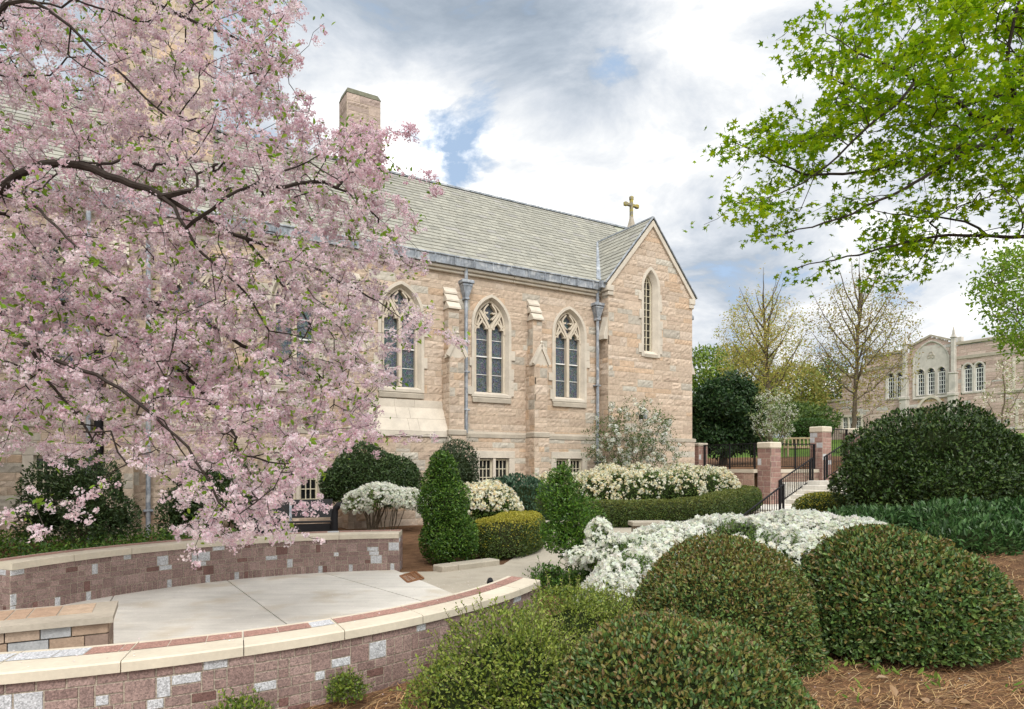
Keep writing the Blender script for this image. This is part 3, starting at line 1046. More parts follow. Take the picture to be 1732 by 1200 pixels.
def downpipe(t, z0, z1, hop, y=-0.13, bands=()):
    a = Acc()
    tube(a, [[t, y, z0], [t, y, z1]], 0.052, 10)
    for z in bands:
        cbox(a, t - 0.10, t + 0.10, y - 0.06, 0.0, z, z + 0.05, 0.01)
    p = a.build('downpipe', M['lead'], chapel)
    if hop:
        a = Acc()
        cbox(a, t - 0.20, t + 0.20, y - 0.16, 0.0, hop + 0.26, hop + 0.36, 0.015)
        cbox(a, t - 0.16, t + 0.16, y - 0.13, 0.0, hop + 0.18, hop + 0.257, 0.015)
        hexa(a, [[t - 0.06, y - 0.06, hop - 0.12], [t + 0.06, y - 0.06, hop - 0.12], [t + 0.06, 0, hop - 0.12], [t - 0.06, 0, hop - 0.12], [t - 0.145, y - 0.12, hop + 0.18], [t + 0.145, y - 0.12, hop + 0.18], [t + 0.145, 0, hop + 0.18], [t - 0.145, 0, hop + 0.18]])
        cbox(a, t - 0.075, t + 0.075, y - 0.08, 0, hop - 0.2, hop - 0.13, 0.01)
        a.build('hopper', M['lead'], p)


downpipe(-1.72, 2.55, 7.4, 6.62, bands=(3.2, 4.3))
downpipe(3.12, -0.2, 7.4, 6.56, bands=(1.7, 4.2))
downpipe(-9.87, -0.2, 7.3, None, y=-0.2, bands=(0.55, 3.0))
downpipe(-11.02, -0.2, 7.3, None, y=-0.2, bands=(2.0,))
a = Acc()  # plain upright black tube beside the buttress
tube(a, [[-10.83, -0.34, -0.2], [-10.83, -0.34, 4.5]], 0.09, 10)
a.build('black_tube', M['iron'], chapel)

# ------------------------------------------------------------------ terrain
def td(X, Y):
    dx, dy = X - CHAPEL_O[0], Y - CHAPEL_O[1]
    return dx * 0.8556 + dy * 0.5176, dx * 0.5176 - dy * 0.8556


def sstep(a, b, x):
    u = np.clip((x - a) / (b - a), 0, 1)
    return u * u * (3 - 2 * u)


def height(X, Y):
    X, Y = np.asarray(X, float), np.asarray(Y, float)
    t, d = td(X, Y)
    bank = 0.55 * sstep(3.2, 8.0, X) * (1 - sstep(15.5, 18.5, Y)) * sstep(1.0, 5.0, Y)
    ter = 1.45 + 0.068 * np.maximum(0, t - 9.6)
    left = sstep(9.5, 9.75, t) * (1 - sstep(1.45, 1.62, d))
    right = np.clip((t - 10.6) * 0.45, 0, 1.7) + np.maximum(0, t - 14.3) * 0.068
    low = bank + np.where(t > 10.4, right, 0)
    z = low + (np.maximum(ter, low) - low) * left
    return z - 0.03 + 0.012 * np.sin(X * 2.3 + 1.1) * np.sin(Y * 2.9)


def build_ground():
    xs = np.concatenate([[-900, -400, -150, -60, -30], np.arange(-16, 34, 0.16), [36, 40, 46, 54, 64, 80, 120, 200, 400, 900]])
    ys = np.concatenate([[-300, -80, -20, -6], np.arange(-2, 36, 0.16), [37, 39, 42, 46, 52, 60, 70, 85, 110, 160, 300, 600, 1500]])
    X, Y = np.meshgrid(xs, ys)
    Z = height(X, Y)
    Z = np.minimum(Z, 6.0)
    t, d = td(X, Y)
    r = np.random.default_rng(3)
    mulch = A([0.155, 0.088, 0.050])
    grass = A([0.10, 0.17, 0.03])
    g = sstep(18.0, 19.5, t) * (1 - sstep(-1.0, 3.0, d - 1.5))
    g = np.maximum(g, sstep(40, 60, np.hypot(X, Y)))
    n = r.uniform(0.8, 1.2, X.shape)[..., None]
    C = (mulch * (1 - g[..., None]) + grass * g[..., None]) * n
    q = np.arange(X.size).reshape(X.shape)
    f = np.stack([q[:-1, :-1], q[:-1, 1:], q[1:, 1:], q[1:, :-1]], -1).reshape(-1, 4)
    a = Acc()
    a.add(np.stack([X, Y, Z], -1).reshape(-1, 3), f, C.reshape(-1, 3))
    o = a.build('ground', mat('mulch_and_grass', None, 0.95, 0.1, (7, 0.3), (60, 0.35), bump=(45, 0.9, 0.03)), smooth=True)
    tag(o, None, None, kind='structure')


build_ground()

# ------------------------------------------------------------------ curved granite walls
NF = dict(c=A([-4.564, 8.635]), R=5.191)
NB = dict(c=A([-4.323, 8.541]), R=4.531)
FF = dict(c=A([-1.366, 6.312]), R=4.023)
FB = dict(c=A([-1.350, 6.452]), R=4.439)


def ring(c, ang, dr=0.0):
    ang = np.radians(np.asarray(ang, float))
    return np.stack([c['c'][0] + (c['R'] + dr) * np.cos(ang), c['c'][1] + (c['R'] + dr) * np.sin(ang)], -1)


def curve_map(front, back, af, ab, flip):
    """(s metres along, w 0..1 from front to back, z) -> world"""
    L = abs(math.radians(af[1] - af[0])) * front['R']

    def fn(v):
        u = v[:, 0] / L
        p = ring(front, af[0] + (af[1] - af[0]) * u)
        q = ring(back, ab[0] + (ab[1] - ab[0]) * u)
        w = v[:, 1:2] / 0.5
        return np.c_[p + (q - p) * w, v[:, 2]]
    return fn, L


MAUVE = [((0.245, 0.170, 0.153), 5), ((0.272, 0.192, 0.172), 4), ((0.220, 0.149, 0.134), 2.5), ((0.300, 0.215, 0.194), 2), ((0.165, 0.092, 0.08), 0.8)]
PALE = A([0.47, 0.48, 0.50])
MORTAR = A([0.36, 0.31, 0.25])


def cyl_hit(px, py, c, dr, far):
    """where the sight line of a photo pixel meets a curved wall face: (angle in degrees, z)"""
    d = A([(px - CX) / F, 1.0])
    o = -c['c']
    aa, bb, cc = d @ d, 2 * d @ o, o @ o - (c['R'] + dr) ** 2
    disc = bb * bb - 4 * aa * cc
    if disc < 0:
        return None
    Y = (-bb + (1 if far else -1) * math.sqrt(disc)) / (2 * aa)
    p = d * Y - c['c']
    return math.degrees(math.atan2(p[1], p[0])) % 360, EYE + (HY - py) / F * Y


def granite_face(acc, place, L, z0, z1, hits, seed, soldier=False, unit=(0.074, 0.064)):
    """modular granite: courses one and two units high; place(s, depth, z) -> world"""
    r = np.random.default_rng(seed)
    uw, uh = unit
    blocks = []
    rows = []
    z = z1
    k = 0
    while z > z0 + 0.01:
        h = uh if k % 2 == 0 else 2 * uh
        if soldier and z - z0 < 2.6 * uh:
            h = z - z0
            rows.append((z0, z, 's'))
            break
        zb = max(z - h, z0)
        rows.append((zb, z, 'one' if k % 2 == 0 else 'two'))
        z = zb
        k += 1
    for (za, zb, kind) in rows:
        s = 0.0
        while s < L - 0.01:
            if kind == 's':
                w = uw * r.uniform(0.75, 0.95)
            elif kind == 'one':
                w = uw * r.choice([1, 1.3, 2, 2, 2.2])
            else:
                w = uw * r.choice([1, 1.1, 2, 2, 2.3])
            if s + w > L - 0.04:
                w = L - s
            zm = (za + zb) / 2
            if kind == 'two' and w > 1.5 * uw and r.random() < 0.5:
                if r.random() < 0.5:
                    blocks += [(s, s + w, za, zm), (s, s + w, zm, zb)]
                else:
                    blocks += [(s, s + w * 0.5, za, zm), (s + w * 0.5, s + w, za, zm), (s, s + w, zm, zb)]
            elif kind == 'two' and w < 1.5 * uw and r.random() < 0.3:
                blocks += [(s, s + w, za, zm), (s, s + w, zm, zb)]
            else:
                blocks.append((s, s + w, za, zb))
            s += w
    n = max(4, int(L / 0.12))
    ss = np.linspace(0, L, n + 1)
    v = np.concatenate([place(ss, np.zeros(n + 1), np.full(n + 1, z0)), place(ss, np.zeros(n + 1), np.full(n + 1, z1))])
    acc.add(v, [[i, i + 1, n + 2 + i, n + 1 + i] for i in range(n)], MORTAR)
    g, e = 0.0042, 0.0025
    for (sa, sb, za, zb) in blocks:
        hit = any(sa <= hs < sb and za <= hz < zb for hs, hz in hits)
        c = PALE * r.uniform(0.92, 1.08) if hit else pick(MAUVE, r) * r.uniform(0.9, 1.1)
        S = A([sa + g, sb - g, sb - g, sa + g, sa + g + e, sb - g - e, sb - g - e, sa + g + e])
        Z = A([za + g, za + g, zb - g, zb - g, za + g + e, za + g + e, zb - g - e, zb - g - e])
        D = A([0, 0, 0, 0, 1, 1, 1, 1]) * 0.006
        acc.add(place(S, D, Z), [[4, 5, 6, 7], [0, 1, 5, 4], [1, 2, 6, 5], [2, 3, 7, 6], [3, 0, 4, 7]], c)


def flat_place(p, q, outward):
    p, q, n = A(p, float), A(q, float), A(outward, float)
    d = (q - p) / np.linalg.norm(q - p)

    def f(S, D, Z):
        return np.c_[p[None, :2] + S[:, None] * d[None, :2] + D[:, None] * n[None, :2], Z]
    return f, float(np.linalg.norm(q - p))


def curved_wall(name, label, front, back, af, ab, ztop, zbot, thick, white_px, seed, far, stone_len, joint0, inlay, white_inlay, end_dirs, soldier):
    root = thing(name, label, 'wall')
    a = Acc()
    ins = 0.03 if not far else 0.03
    sgn = 1 if not far else -1            # outward of the near wall, inward of the far wall
    dr = -ins * sgn
    hits = []
    span = math.radians(af[1] - af[0])
    L = abs(span) * front['R']
    for p in white_px:
        h = cyl_hit(p[0], p[1], front, dr, far)
        if h:
            u = ((h[0] - af[0]) % 360 if af[1] > af[0] else (af[0] - h[0]) % 360)
            hits.append((u / abs(af[1] - af[0]) * L, h[1]))

    def place(S, D, Z):
        ang = af[0] + (af[1] - af[0]) * S / L
        rr = front['R'] + dr + D * sgn
        an = np.radians(ang)
        return np.c_[front['c'][0] + rr * np.cos(an), front['c'][1] + rr * np.sin(an), Z]
    granite_face(a, place, L, zbot, ztop - thick, hits, seed, soldier)
    for e in (0, 1):
        p = ring(front, af[e], dr)
        q = ring(back, ab[e], sgn * ins)
        tang = ring(front, af[e] + (0.5 if (e == 1) == (af[1] > af[0]) else -0.5)) - ring(front, af[e])
        tang = tang / np.linalg.norm(tang)
        f, l2 = flat_place(p, q, tang)
        granite_face(a, f, l2, zbot, ztop - thick, [cyl for cyl in end_dirs], seed + 7 + e, soldier)
    nb = 40
    ang = np.linspace(ab[0], ab[1], nb)
    pb = ring(back, ang, sgn * ins)
    v = np.concatenate([np.c_[pb, np.full(nb, zbot)], np.c_[pb, np.full(nb, ztop - thick)]])
    a.add(v, [[i, i + 1, nb + i + 1, nb + i] for i in range(nb - 1)], (0.24, 0.15, 0.13))
    a.build('granite_facing', M['granite'], root)
    fn, L = curve_map(front, back, af, ab, False)
    cuts = [0.0]
    s = joint0
    while s < L - 0.25:
        if s > 0.1:
            cuts.append(s)
        s += stone_len
    cuts.append(L)
    r = np.random.default_rng(seed + 99)
    w_in = inlay
    for sa, sb in zip(cuts[:-1], cuts[1:]):
        a = Acc()
        n = max(1, int((sb - sa) / 0.17))
        ss = np.linspace(sa + 0.003, sb - 0.003, n + 1)
        # chamfered top profile swept along the curve
        b = 0.010
        prof = [(0.0, ztop - thick), (0.0, ztop - b), (b, ztop), (0.5 - b, ztop), (0.5, ztop - b), (0.5, ztop - thick)]
        V = np.concatenate([fn(np.c_[np.full(len(prof), s_), A(prof)]) for s_ in ss])
        m = len(prof)
        a.add(V, [[i * m + j, i * m + (j + 1) % m, (i + 1) * m + (j + 1) % m, (i + 1) * m + j] for i in range(n) for j in range(m)])
        for e_, o_ in ((0, 1), (n * m, -1)):
            a.add(V[e_:e_ + m], [[0, 1, 4, 5], [1, 2, 3, 4]])
        st = a.build('coping_stone', M['coping'], root)
        # granite strip set flush into the top
        a = Acc()
        s_ = sa + 0.004
        while s_ < sb - 0.01:
            ln = min(r.uniform(0.17, 0.30), sb - 0.004 - s_)
            if ln < 0.03:
                break
            c = PALE if r.random() < white_inlay else A([0.33, 0.19, 0.155]) * r.uniform(0.88, 1.12)
            k = max(2, int(ln / 0.1))
            sx = np.linspace(s_, s_ + ln - 0.006, k)
            V = np.concatenate([fn(np.c_[sx, np.full(k, w_in[0] * 0.5), np.full(k, ztop + 0.003)]), fn(np.c_[sx, np.full(k, w_in[1] * 0.5), np.full(k, ztop + 0.003)])])
            a.add(V, [[i, i + 1, k + i + 1, k + i] for i in range(k - 1)], c)
            s_ += ln
        a.build('inlay', M['granite'], st)
    return root


NEAR_WHITE = [(371.5, 1127), (297.7, 1155), (252, 1193), (461, 1166), (542, 1150), (9, 1189), (68, 1185), (174, 1180), (289, 1155), (585, 1122), (872, 1013), (640, 1095), (710, 1060)]
FAR_WHITE = [(41, 969), (24, 967), (165, 966), (212.7, 946), (99, 1017), (147, 1009.6), (20, 1018), (25, 1028), (276.7, 943.7), (285, 960.4), (349.4, 937), (368, 927), (331.6, 945), (330, 957), (289, 989.4), (349, 982), (397.8, 977),
             (456.5, 940.5), (492.3, 949.8), (569, 935), (545.4, 965), (596, 962), (627.8, 937), (639, 929.6), (646, 943.7), (631.8, 951.6), (662, 918), (661, 960.4)]
curved_wall('curved_seat_wall', 'low curved wall of mauve and white granite blocks with cream coping, nearest the viewer', NF, NB, (-105.0, -20.9), (-109.0, -19.3), 0.45, -0.12, 0.066, NEAR_WHITE, 71, False, 0.68, 0.30, (0.50, 0.86), 0.22, [], False)
curved_wall('curved_back_wall', 'taller curved mauve granite wall with cream coping at the back of the paved court', FF, FB, (168.0, 95.2), (168.5, 95.4), 0.57, -0.06, 0.082, FAR_WHITE, 72, True, 0.70, 0.02, (0.50, 0.90), 0.15, [(0.08, 0.44), (0.2, 0.1)], True)

# ------------------------------------------------------------------ patio, path, landing
def slab(acc, loop, z, th=0.06):
    loop = A(loop, float)
    n = len(loop)
    c = loop.mean(0)
    v = np.concatenate([np.c_[loop, np.full(n, z)], np.c_[loop, np.full(n, z - th)], [[c[0], c[1], z]]])
    acc.add(v, [[i, n + i, n + (i + 1) % n, (i + 1) % n] for i in range(n)])
    acc.T.append(A([[2 * n, i, (i + 1) % n] for i in range(n)]) + acc.n - len(v))


def strip_slab(acc, far, near, z, th=0.06):
    far, near = A(far, float), A(near, float)
    n = len(far)
    v = np.concatenate([np.c_[far, np.full(n, z)], np.c_[near, np.full(n, z)], np.c_[far, np.full(n, z - th)], np.c_[near, np.full(n, z - th)]])
    f = [[i, n + i, n + i + 1, i + 1] for i in range(n - 1)]
    f += [[i, i + 1, 2 * n + i + 1, 2 * n + i] for i in range(n - 1)] + [[n + i, 3 * n + i, 3 * n + i + 1, n + i + 1] for i in range(n - 1)]
    f += [[0, 2 * n, 3 * n, n], [n - 1, 2 * n - 1, 4 * n - 1, 3 * n - 1]]
    acc.add(v, f)


def on_far(p):                             # angle on the far wall for a point
    q = A(p) - FF['c']
    return math.degrees(math.atan2(q[1], q[0])) % 360


def on_near(p):
    q = A(p) - NB['c']
    return math.degrees(math.atan2(q[1], q[0]))


jf = [on_far(G(230, 1012)[:2]), on_far(G(398, 987)[:2]), on_far(G(545, 972)[:2])]
jn = [on_near(G(203, 1088)[:2]), on_near(G(425, 1063)[:2]), on_near(G(612, 1034)[:2])]
fa = [178.0, jf[0], jf[1], jf[2], 96.5]
na = [-120.0, jn[0], jn[1], jn[2], -19.5]
a = Acc()
for k in range(4):
    g1 = 0.10
    m = 12
    ff = ring(FF, np.linspace(fa[k] - (g1 if k else 0), fa[k + 1] + (g1 if k < 3 else 0), m), 0.10)
    nn = ring(NB, np.linspace(na[k] + (g1 if k else 0), na[k + 1] - (g1 if k < 3 else 0), m), 0.12)
    strip_slab(a, ff, nn, 0.0)
far_end, near_end = ring(FF, 96.5, 0.10), ring(NB, -19.5, 0.12)
patio = a.build('patio', M['concrete'])
tag(patio, None, None, kind='structure')
a = Acc()
slab(a, [[-1.7, 10.2], [-1.2, 8.6], [-0.3, 7.0], [0.3, 8.6], [-0.3, 10.2], [-1.0, 10.3]], -0.012)
pj = [G(712, 983)[:2], G(748, 967)[:2], G(850, 955)[:2], G(905, 920)[:2], G(918, 893)[:2]]
edge = [[-0.9, 8.3], G(880, 1000)[:2], [0.9, 9.8], [1.9, 11.0], [2.4, 14.0]]
strip_slab(a, pj[:3], edge[:3], -0.004)
slab(a, [G(850.5, 955)[:2], G(905, 920)[:2], [0.85, 15.9], [2.4, 15.2], [1.9, 11.0], [0.9, 9.8], G(880, 1000)[:2]], -0.005)
slab(a, [[0.85, 15.91], [0.9, 17.6], [5.6, 18.3], [7.2, 20.0], [8.4, 18.6], [6.4, 15.4], [2.4, 15.21]], -0.006)
tag(a.build('path', M['path']), None, None, kind='structure')
a = Acc()
slab(a, [CW(8.4, 1.3)[:2] + A([0, 0]), CW(8.4, 4.2)[:2], CW(10.42, 3.8)[:2], CW(10.42, 1.3)[:2]][::1], 0.0)
a = Acc()
slab(a, [CW(7.0, -1.9)[:2], CW(7.0, -5.2)[:2], CW(10.4, -3.7)[:2], CW(10.4, -1.55)[:2], CW(9.3, -1.55)[:2]], 0.22, 0.4)
tag(a.build('landing_pavement', M['concrete']), None, None, kind='structure')

# stairs up to the terrace
st = thing('staircase', 'straight flight of pale concrete steps between iron handrails', 'stairs', CHAPEL_O, CHAPEL_RZ)
for k in range(1, 6):
    a = Acc()
    t0 = 10.39 + 0.30 * (k - 1)
    cbox(a, t0, (t0 + 0.32) if k < 5 else 13.1, -3.6, -1.84, 0.10 if k == 1 else 0.22 + 0.165 * (k - 1) - 0.04, 0.22 + 0.165 * k, 0.012)
    a.build('step', M['concrete'], st)
for k in range(1, 5):
    a = Acc()
    t0 = 13.1 + 0.30 * (k - 1)
    cbox(a, t0, t0 + 0.33 if k < 4 else 16.5, -3.6, -1.84, 1.045 + 0.165 * (k - 1) - 0.04, 1.045 + 0.165 * k, 0.012)
    a.build('step', M['concrete'], st)
a = Acc()
cbox(a, 10.30, 12.2, -1.84, -1.66, -0.1, 1.0, 0.01)
cbox(a, 10.30, 13.2, -3.8, -3.6, -0.1, 0.9, 0.01)
a.build('string_wall', M['concrete'], st)
lo = thing('entrance_steps', 'two low tan steps at the end of the clipped hedge below the railing', 'steps', CHAPEL_O, CHAPEL_RZ)
for k in range(2):
    a = Acc()
    cbox(a, 6.35 + 0.32 * k, 7.02, -4.4, -2.9, -0.05 + 0.09 * k, 0.07 + 0.09 * k, 0.012)
    a.build('step', M['path'], lo)


def pier(t, y, z0, z1, size, label, cap=0.23, capmat='coping', seed=1):
    root = thing('gate_pier', label, 'pier', CHAPEL_O, CHAPEL_RZ, 'granite piers by the stairs')
    a = Acc()
    h = size / 2 - 0.02
    pal = [((0.30, 0.185, 0.155), 5), ((0.34, 0.215, 0.18), 4), ((0.265, 0.165, 0.145), 3), ((0.50, 0.50, 0.51), 1.5)]
    kw = dict(pal=pal, rows=(0.17, 0.2, 0.24), lens=(0.2, 0.42), relief=0.016, mortar=(0.40, 0.34, 0.28))
    zc = z1 - cap
    ashlar(a, (t, y - h, 0), X1, YOUT, -h, h, z0, zc, seed=seed, **kw)
    ashlar(a, (t - h, y, 0), A([0, -1.0, 0]), A([-1.0, 0, 0]), -h, h, z0, zc, seed=seed + 1, **kw)
    ashlar(a, (t + h, y, 0), A([0, 1.0, 0]), X1, -h, h, z0, zc, seed=seed + 2, **kw)
    ashlar(a, (t, y + h, 0), A([-1.0, 0, 0]), A([0, 1.0, 0]), -h, h, z0, zc, seed=seed + 3, **kw)
    a.build('shaft', M['ashlar'], root)
    a = Acc()
    cbox(a, t - size / 2 - 0.01, t + size / 2 + 0.01, y - size / 2 - 0.01, y + size / 2 + 0.01, zc, z1, 0.035)
    a.build('cap', M[capmat], root)


pier(9.60, 1.60, 0.0, 2.50, 0.52, 'grey capped granite pier beside the chapel corner', 0.14, 'greycap', 301)
pier(9.87, -1.53, 0.0, 2.45, 0.60, 'cream capped granite pier at the foot of the steps', 0.23, 'coping', 311)
pier(12.88, -1.53, 1.0, 3.10, 0.58, 'tall cream capped granite pier at the top landing of the steps', 0.23, 'coping', 321)
pier(14.95, -1.53, 1.4, 3.09, 0.56, 'cream capped granite pier half hidden behind the big dark shrub', 0.23, 'coping', 331)


def retaining(label, ox, ax, out, x0, x1, z0, z1, seed):
    root = thing('retaining_wall', label, 'wall', CHAPEL_O, CHAPEL_RZ)
    a = Acc()
    pal = [((0.36, 0.24, 0.19), 5), ((0.40, 0.28, 0.22), 4), ((0.31, 0.21, 0.17), 3), ((0.44, 0.33, 0.25), 2)]
    ashlar(a, ox, ax, out, x0, x1, z0, z1 - 0.13, pal=pal, seed=seed, relief=0.02)
    a.build('masonry', M['ashlar'], root)
    a = Acc()
    p, q, o = A(ox, float) + A(ax) * x0, A(ox, float) + A(ax) * x1, A(out, float)
    k = [p - o * 0.35, p + o * 0.03, q + o * 0.03, q - o * 0.35]
    hexa(a, [v + A([0, 0, z1 - 0.13]) for v in k] + [v + A([0, 0, z1]) for v in k])
    a.build('coping_stone', M['coping'], root)


retaining('tan stone retaining wall under the iron fence beside the hedge', (9.42, 0, 0), A([0, -1.0, 0]), A([-1.0, 0, 0]), -4.5, 1.24, -0.3, 1.47, 341)
retaining('short retaining wall running up beside the steps below the fence', (0, -1.64, 0), X1, YOUT, 10.18, 12.60, 0.0, 1.47, 342)


def railing(name, label, p0, p1, base0, base1, h, cat='railing', group=None, gap=0.115, posts=(0.0, 1.0), bottom=0.10, flat_base=None, rail=0.045):
    """iron railing: rail on top, one bar below, square balusters, stouter posts; chapel coordinates"""
    root = thing(name, label, cat, CHAPEL_O, CHAPEL_RZ, group)
    p0, p1 = A([*p0, base0 + h], float), A([*p1, base1 + h if flat_base is None else base1], float)
    L = np.linalg.norm(p1 - p0)
    a = Acc()
    bar(a, p0, p1, rail, 0.035)
    a.build('top_rail', M['iron'], root)
    n = int(L / gap)
    if flat_base is None:
        a = Acc()
        bar(a, p0 - A([0, 0, h - bottom]), p1 - A([0, 0, h - bottom]), 0.03, 0.025)
        a.build('bottom_rail', M['iron'], root)
    for i in range(1, n):
        u = i / n
        if min(abs(u - q) for q in posts) * L < gap * 0.5:
            continue
        p = p0 + (p1 - p0) * u
        zb = (base0 + (base1 - base0) * u + bottom + 0.012) if flat_base is None else flat_base
        if p[2] - zb < 0.08:
            continue
        a = Acc()
        box(a, p[0] - 0.008, p[0] + 0.008, p[1] - 0.008, p[1] + 0.008, zb, p[2] - 0.017)
        a.build('baluster', M['iron'], root)
    for u in posts:
        p = p0 + (p1 - p0) * u
        zb = (base0 + (base1 - base0) * u) if flat_base is None else flat_base
        a = Acc()
        box(a, p[0] - 0.025, p[0] + 0.025, p[1] - 0.025, p[1] + 0.025, zb, p[2] + 0.02)
        a.build('post', M['iron'], root)


railing('iron_fence', 'black iron fence on the retaining wall between the grey capped and cream capped piers', (9.56, 1.30), (9.56, -1.20), 1.46, 1.47, 0.94, 'fence', 'iron fences', posts=(0.02, 0.52, 0.98))
railing('iron_fence', 'short black iron fence between the two cream capped piers beside the steps', (10.20, -1.50), (12.58, -1.50), 1.46, 1.47, 0.94, 'fence', 'iron fences', posts=(0.02, 0.5, 0.98))
railing('iron_fence', 'black iron fence at the chapel corner behind the flowering bush', (9.56, 4.6), (9.56, 1.90), 1.46, 1.46, 0.94, 'fence', 'iron fences', posts=(0.02, 0.98))
railing('iron_fence', 'tall narrow iron fence above the upper steps right of the tallest pier', (13.2, -1.50), (14.65, -1.50), 2.02, 2.04, 1.0, 'fence', 'iron fences', posts=(0.03, 0.97))
railing('stair_handrail', 'sloping iron handrail rising along the near side of the steps', (10.02, -1.86), (11.92, -1.86), 0.22, 1.045, 0.84, 'handrail', 'stair handrails', posts=(0.0, 0.05, 0.93, 1.0), bottom=0.06)
_p = td(*P3(1325, 820, 20.2)[:2]); _q = td(*P3(1253, 875, 19.1)[:2])
railing('stair_handrail', 'lowest iron handrail dipping down towards the white azaleas', (_p[0], -_p[1]), (_q[0], -_q[1]), 0.19, P3(1253, 875, 19.1)[2], 0.84, 'handrail', 'stair handrails', posts=(0.0, 0.08), flat_base=0.19)
railing('stair_handrail', 'iron handrail of the upper flight beside the tallest pier', (12.25, -2.12), (14.6, -2.12), 1.05, 2.0, 0.88, 'handrail', 'stair handrails', posts=(0.0, 0.06, 1.0), bottom=0.06)
railing('stair_handrail', 'iron handrail end showing at the edge of the big dark shrub', (10.45, -3.55), (11.95, -3.55), 0.22, 1.045, 0.84, 'handrail', 'stair handrails', posts=(0.0, 0.08, 1.0), bottom=0.06)

# ------------------------------------------------------------------ the hall on the right
HALL_O = A([34.8, 56.0, 0.0])
hall = thing('hall', 'two storey pink stone hall with gabled entrance bay and pinnacles', 'building', HALL_O, math.atan2(-0.8556, 0.5176))
HPAL = [((0.50, 0.375, 0.33), 5), ((0.54, 0.42, 0.37), 4), ((0.44, 0.33, 0.29), 3), ((0.48, 0.455, 0.43), 1.4), ((0.57, 0.46, 0.405), 2)]
HG = dict(z0=7.50, zs=9.28, R=0.40)
h_w = [(2.80, 0.29), (3.62, 0.29), (-3.35, 0.29), (-2.55, 0.29)]
h_c = [(-0.80, 0.29), (0.02, 0.29), (0.84, 0.29)]


def hall_drop(X, Z):
    m = np.zeros(len(X), bool)
    for x, w in h_w:
        m |= (np.abs(X - x) < w + 0.12) & (Z > 7.4) & (Z < 9.62)
    m |= (np.abs(X) < 1.35) & (Z > 7.25) & (Z < 10.2)
    m |= (np.abs(X + 6.95) < 1.15) & (Z > 4.7) & (Z < 6.1)
    m |= (np.abs(X) < 1.1) & (Z < 6.4)
    m |= (X > -1.75) & (X < 1.65) & (Z > 12.32 - np.abs(X) * 0.40)
    m |= (np.abs(X) > 1.7) & (Z > 11.3)
    m |= (X < -5.7) & (Z > 9.9)
    m |= (X < -7.9) & (Z > 7.6)
    return m


a = Acc()
hk = dict(pal=HPAL, rows=(0.24, 0.28, 0.34), lens=(0.45, 1.3), cell=0.16, relief=0.03, joint=0.022, mortar=(0.40, 0.32, 0.26))
ashlar(a, (0, 0, 0), X1, YOUT, -9.7, 12.0, 2.5, 12.4, hall_drop, seed=401, **hk)
a.add([[-9.7, 0.3, 2], [-9.7, 14, 2], [-9.7, 14, 7.6], [-9.7, 0.3, 7.6], [-7.9, 0.3, 7.6], [-7.9, 14, 7.6], [-7.9, 14, 9.9], [-7.9, 0.3, 9.9], [-5.7, 0.3, 9.9], [-5.7, 14, 9.9], [-5.7, 14, 11.3], [-5.7, 0.3, 11.3], [12, 0.3, 11.3], [12, 14, 11.3], [12, 0.3, 2], [12, 14, 2]],
      [[0, 3, 2, 1], [3, 4, 5, 2], [4, 7, 6, 5], [7, 8, 9, 6], [8, 11, 10, 9], [11, 12, 13, 10], [14, 15, 13, 12]], HPAL[0][0])
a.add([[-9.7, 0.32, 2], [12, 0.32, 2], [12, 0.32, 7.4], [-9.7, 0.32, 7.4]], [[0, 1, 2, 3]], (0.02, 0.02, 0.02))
a.build('wall', M['ashlar'], hall)
a = Acc()
cbox(a, 1.95, 12.05, -0.12, 0.3, 11.3, 11.55, 0.03)
cbox(a, -5.8, -2.25, -0.12, 0.3, 11.3, 11.55, 0.03)
cbox(a, -8.0, -5.805, -0.10, 0.3, 9.9, 10.1, 0.03)
cbox(a, -9.8, -8.005, -0.10, 0.3, 7.6, 7.8, 0.03)
bar(a, [-1.85, 0.05, 11.68], [0, 0.05, 12.42], 0.34, 0.16, up=(0, 0, 1))
bar(a, [1.85, 0.05, 11.68], [0.0, 0.05, 12.423], 0.34, 0.16, up=(0, 0, 1))
a.build('parapet', M['greycap'], hall)
a = Acc()
cbox(a, 1.95, 12.03, -0.07, 0.02, 10.12, 10.40, 0.02)
cbox(a, -5.75, -2.25, -0.07, 0.02, 10.12, 10.40, 0.02)
cbox(a, 4.9, 12.03, -0.06, 0.02, 7.10, 7.26, 0.02)
a.build('string_course', M['greycap'], hall)


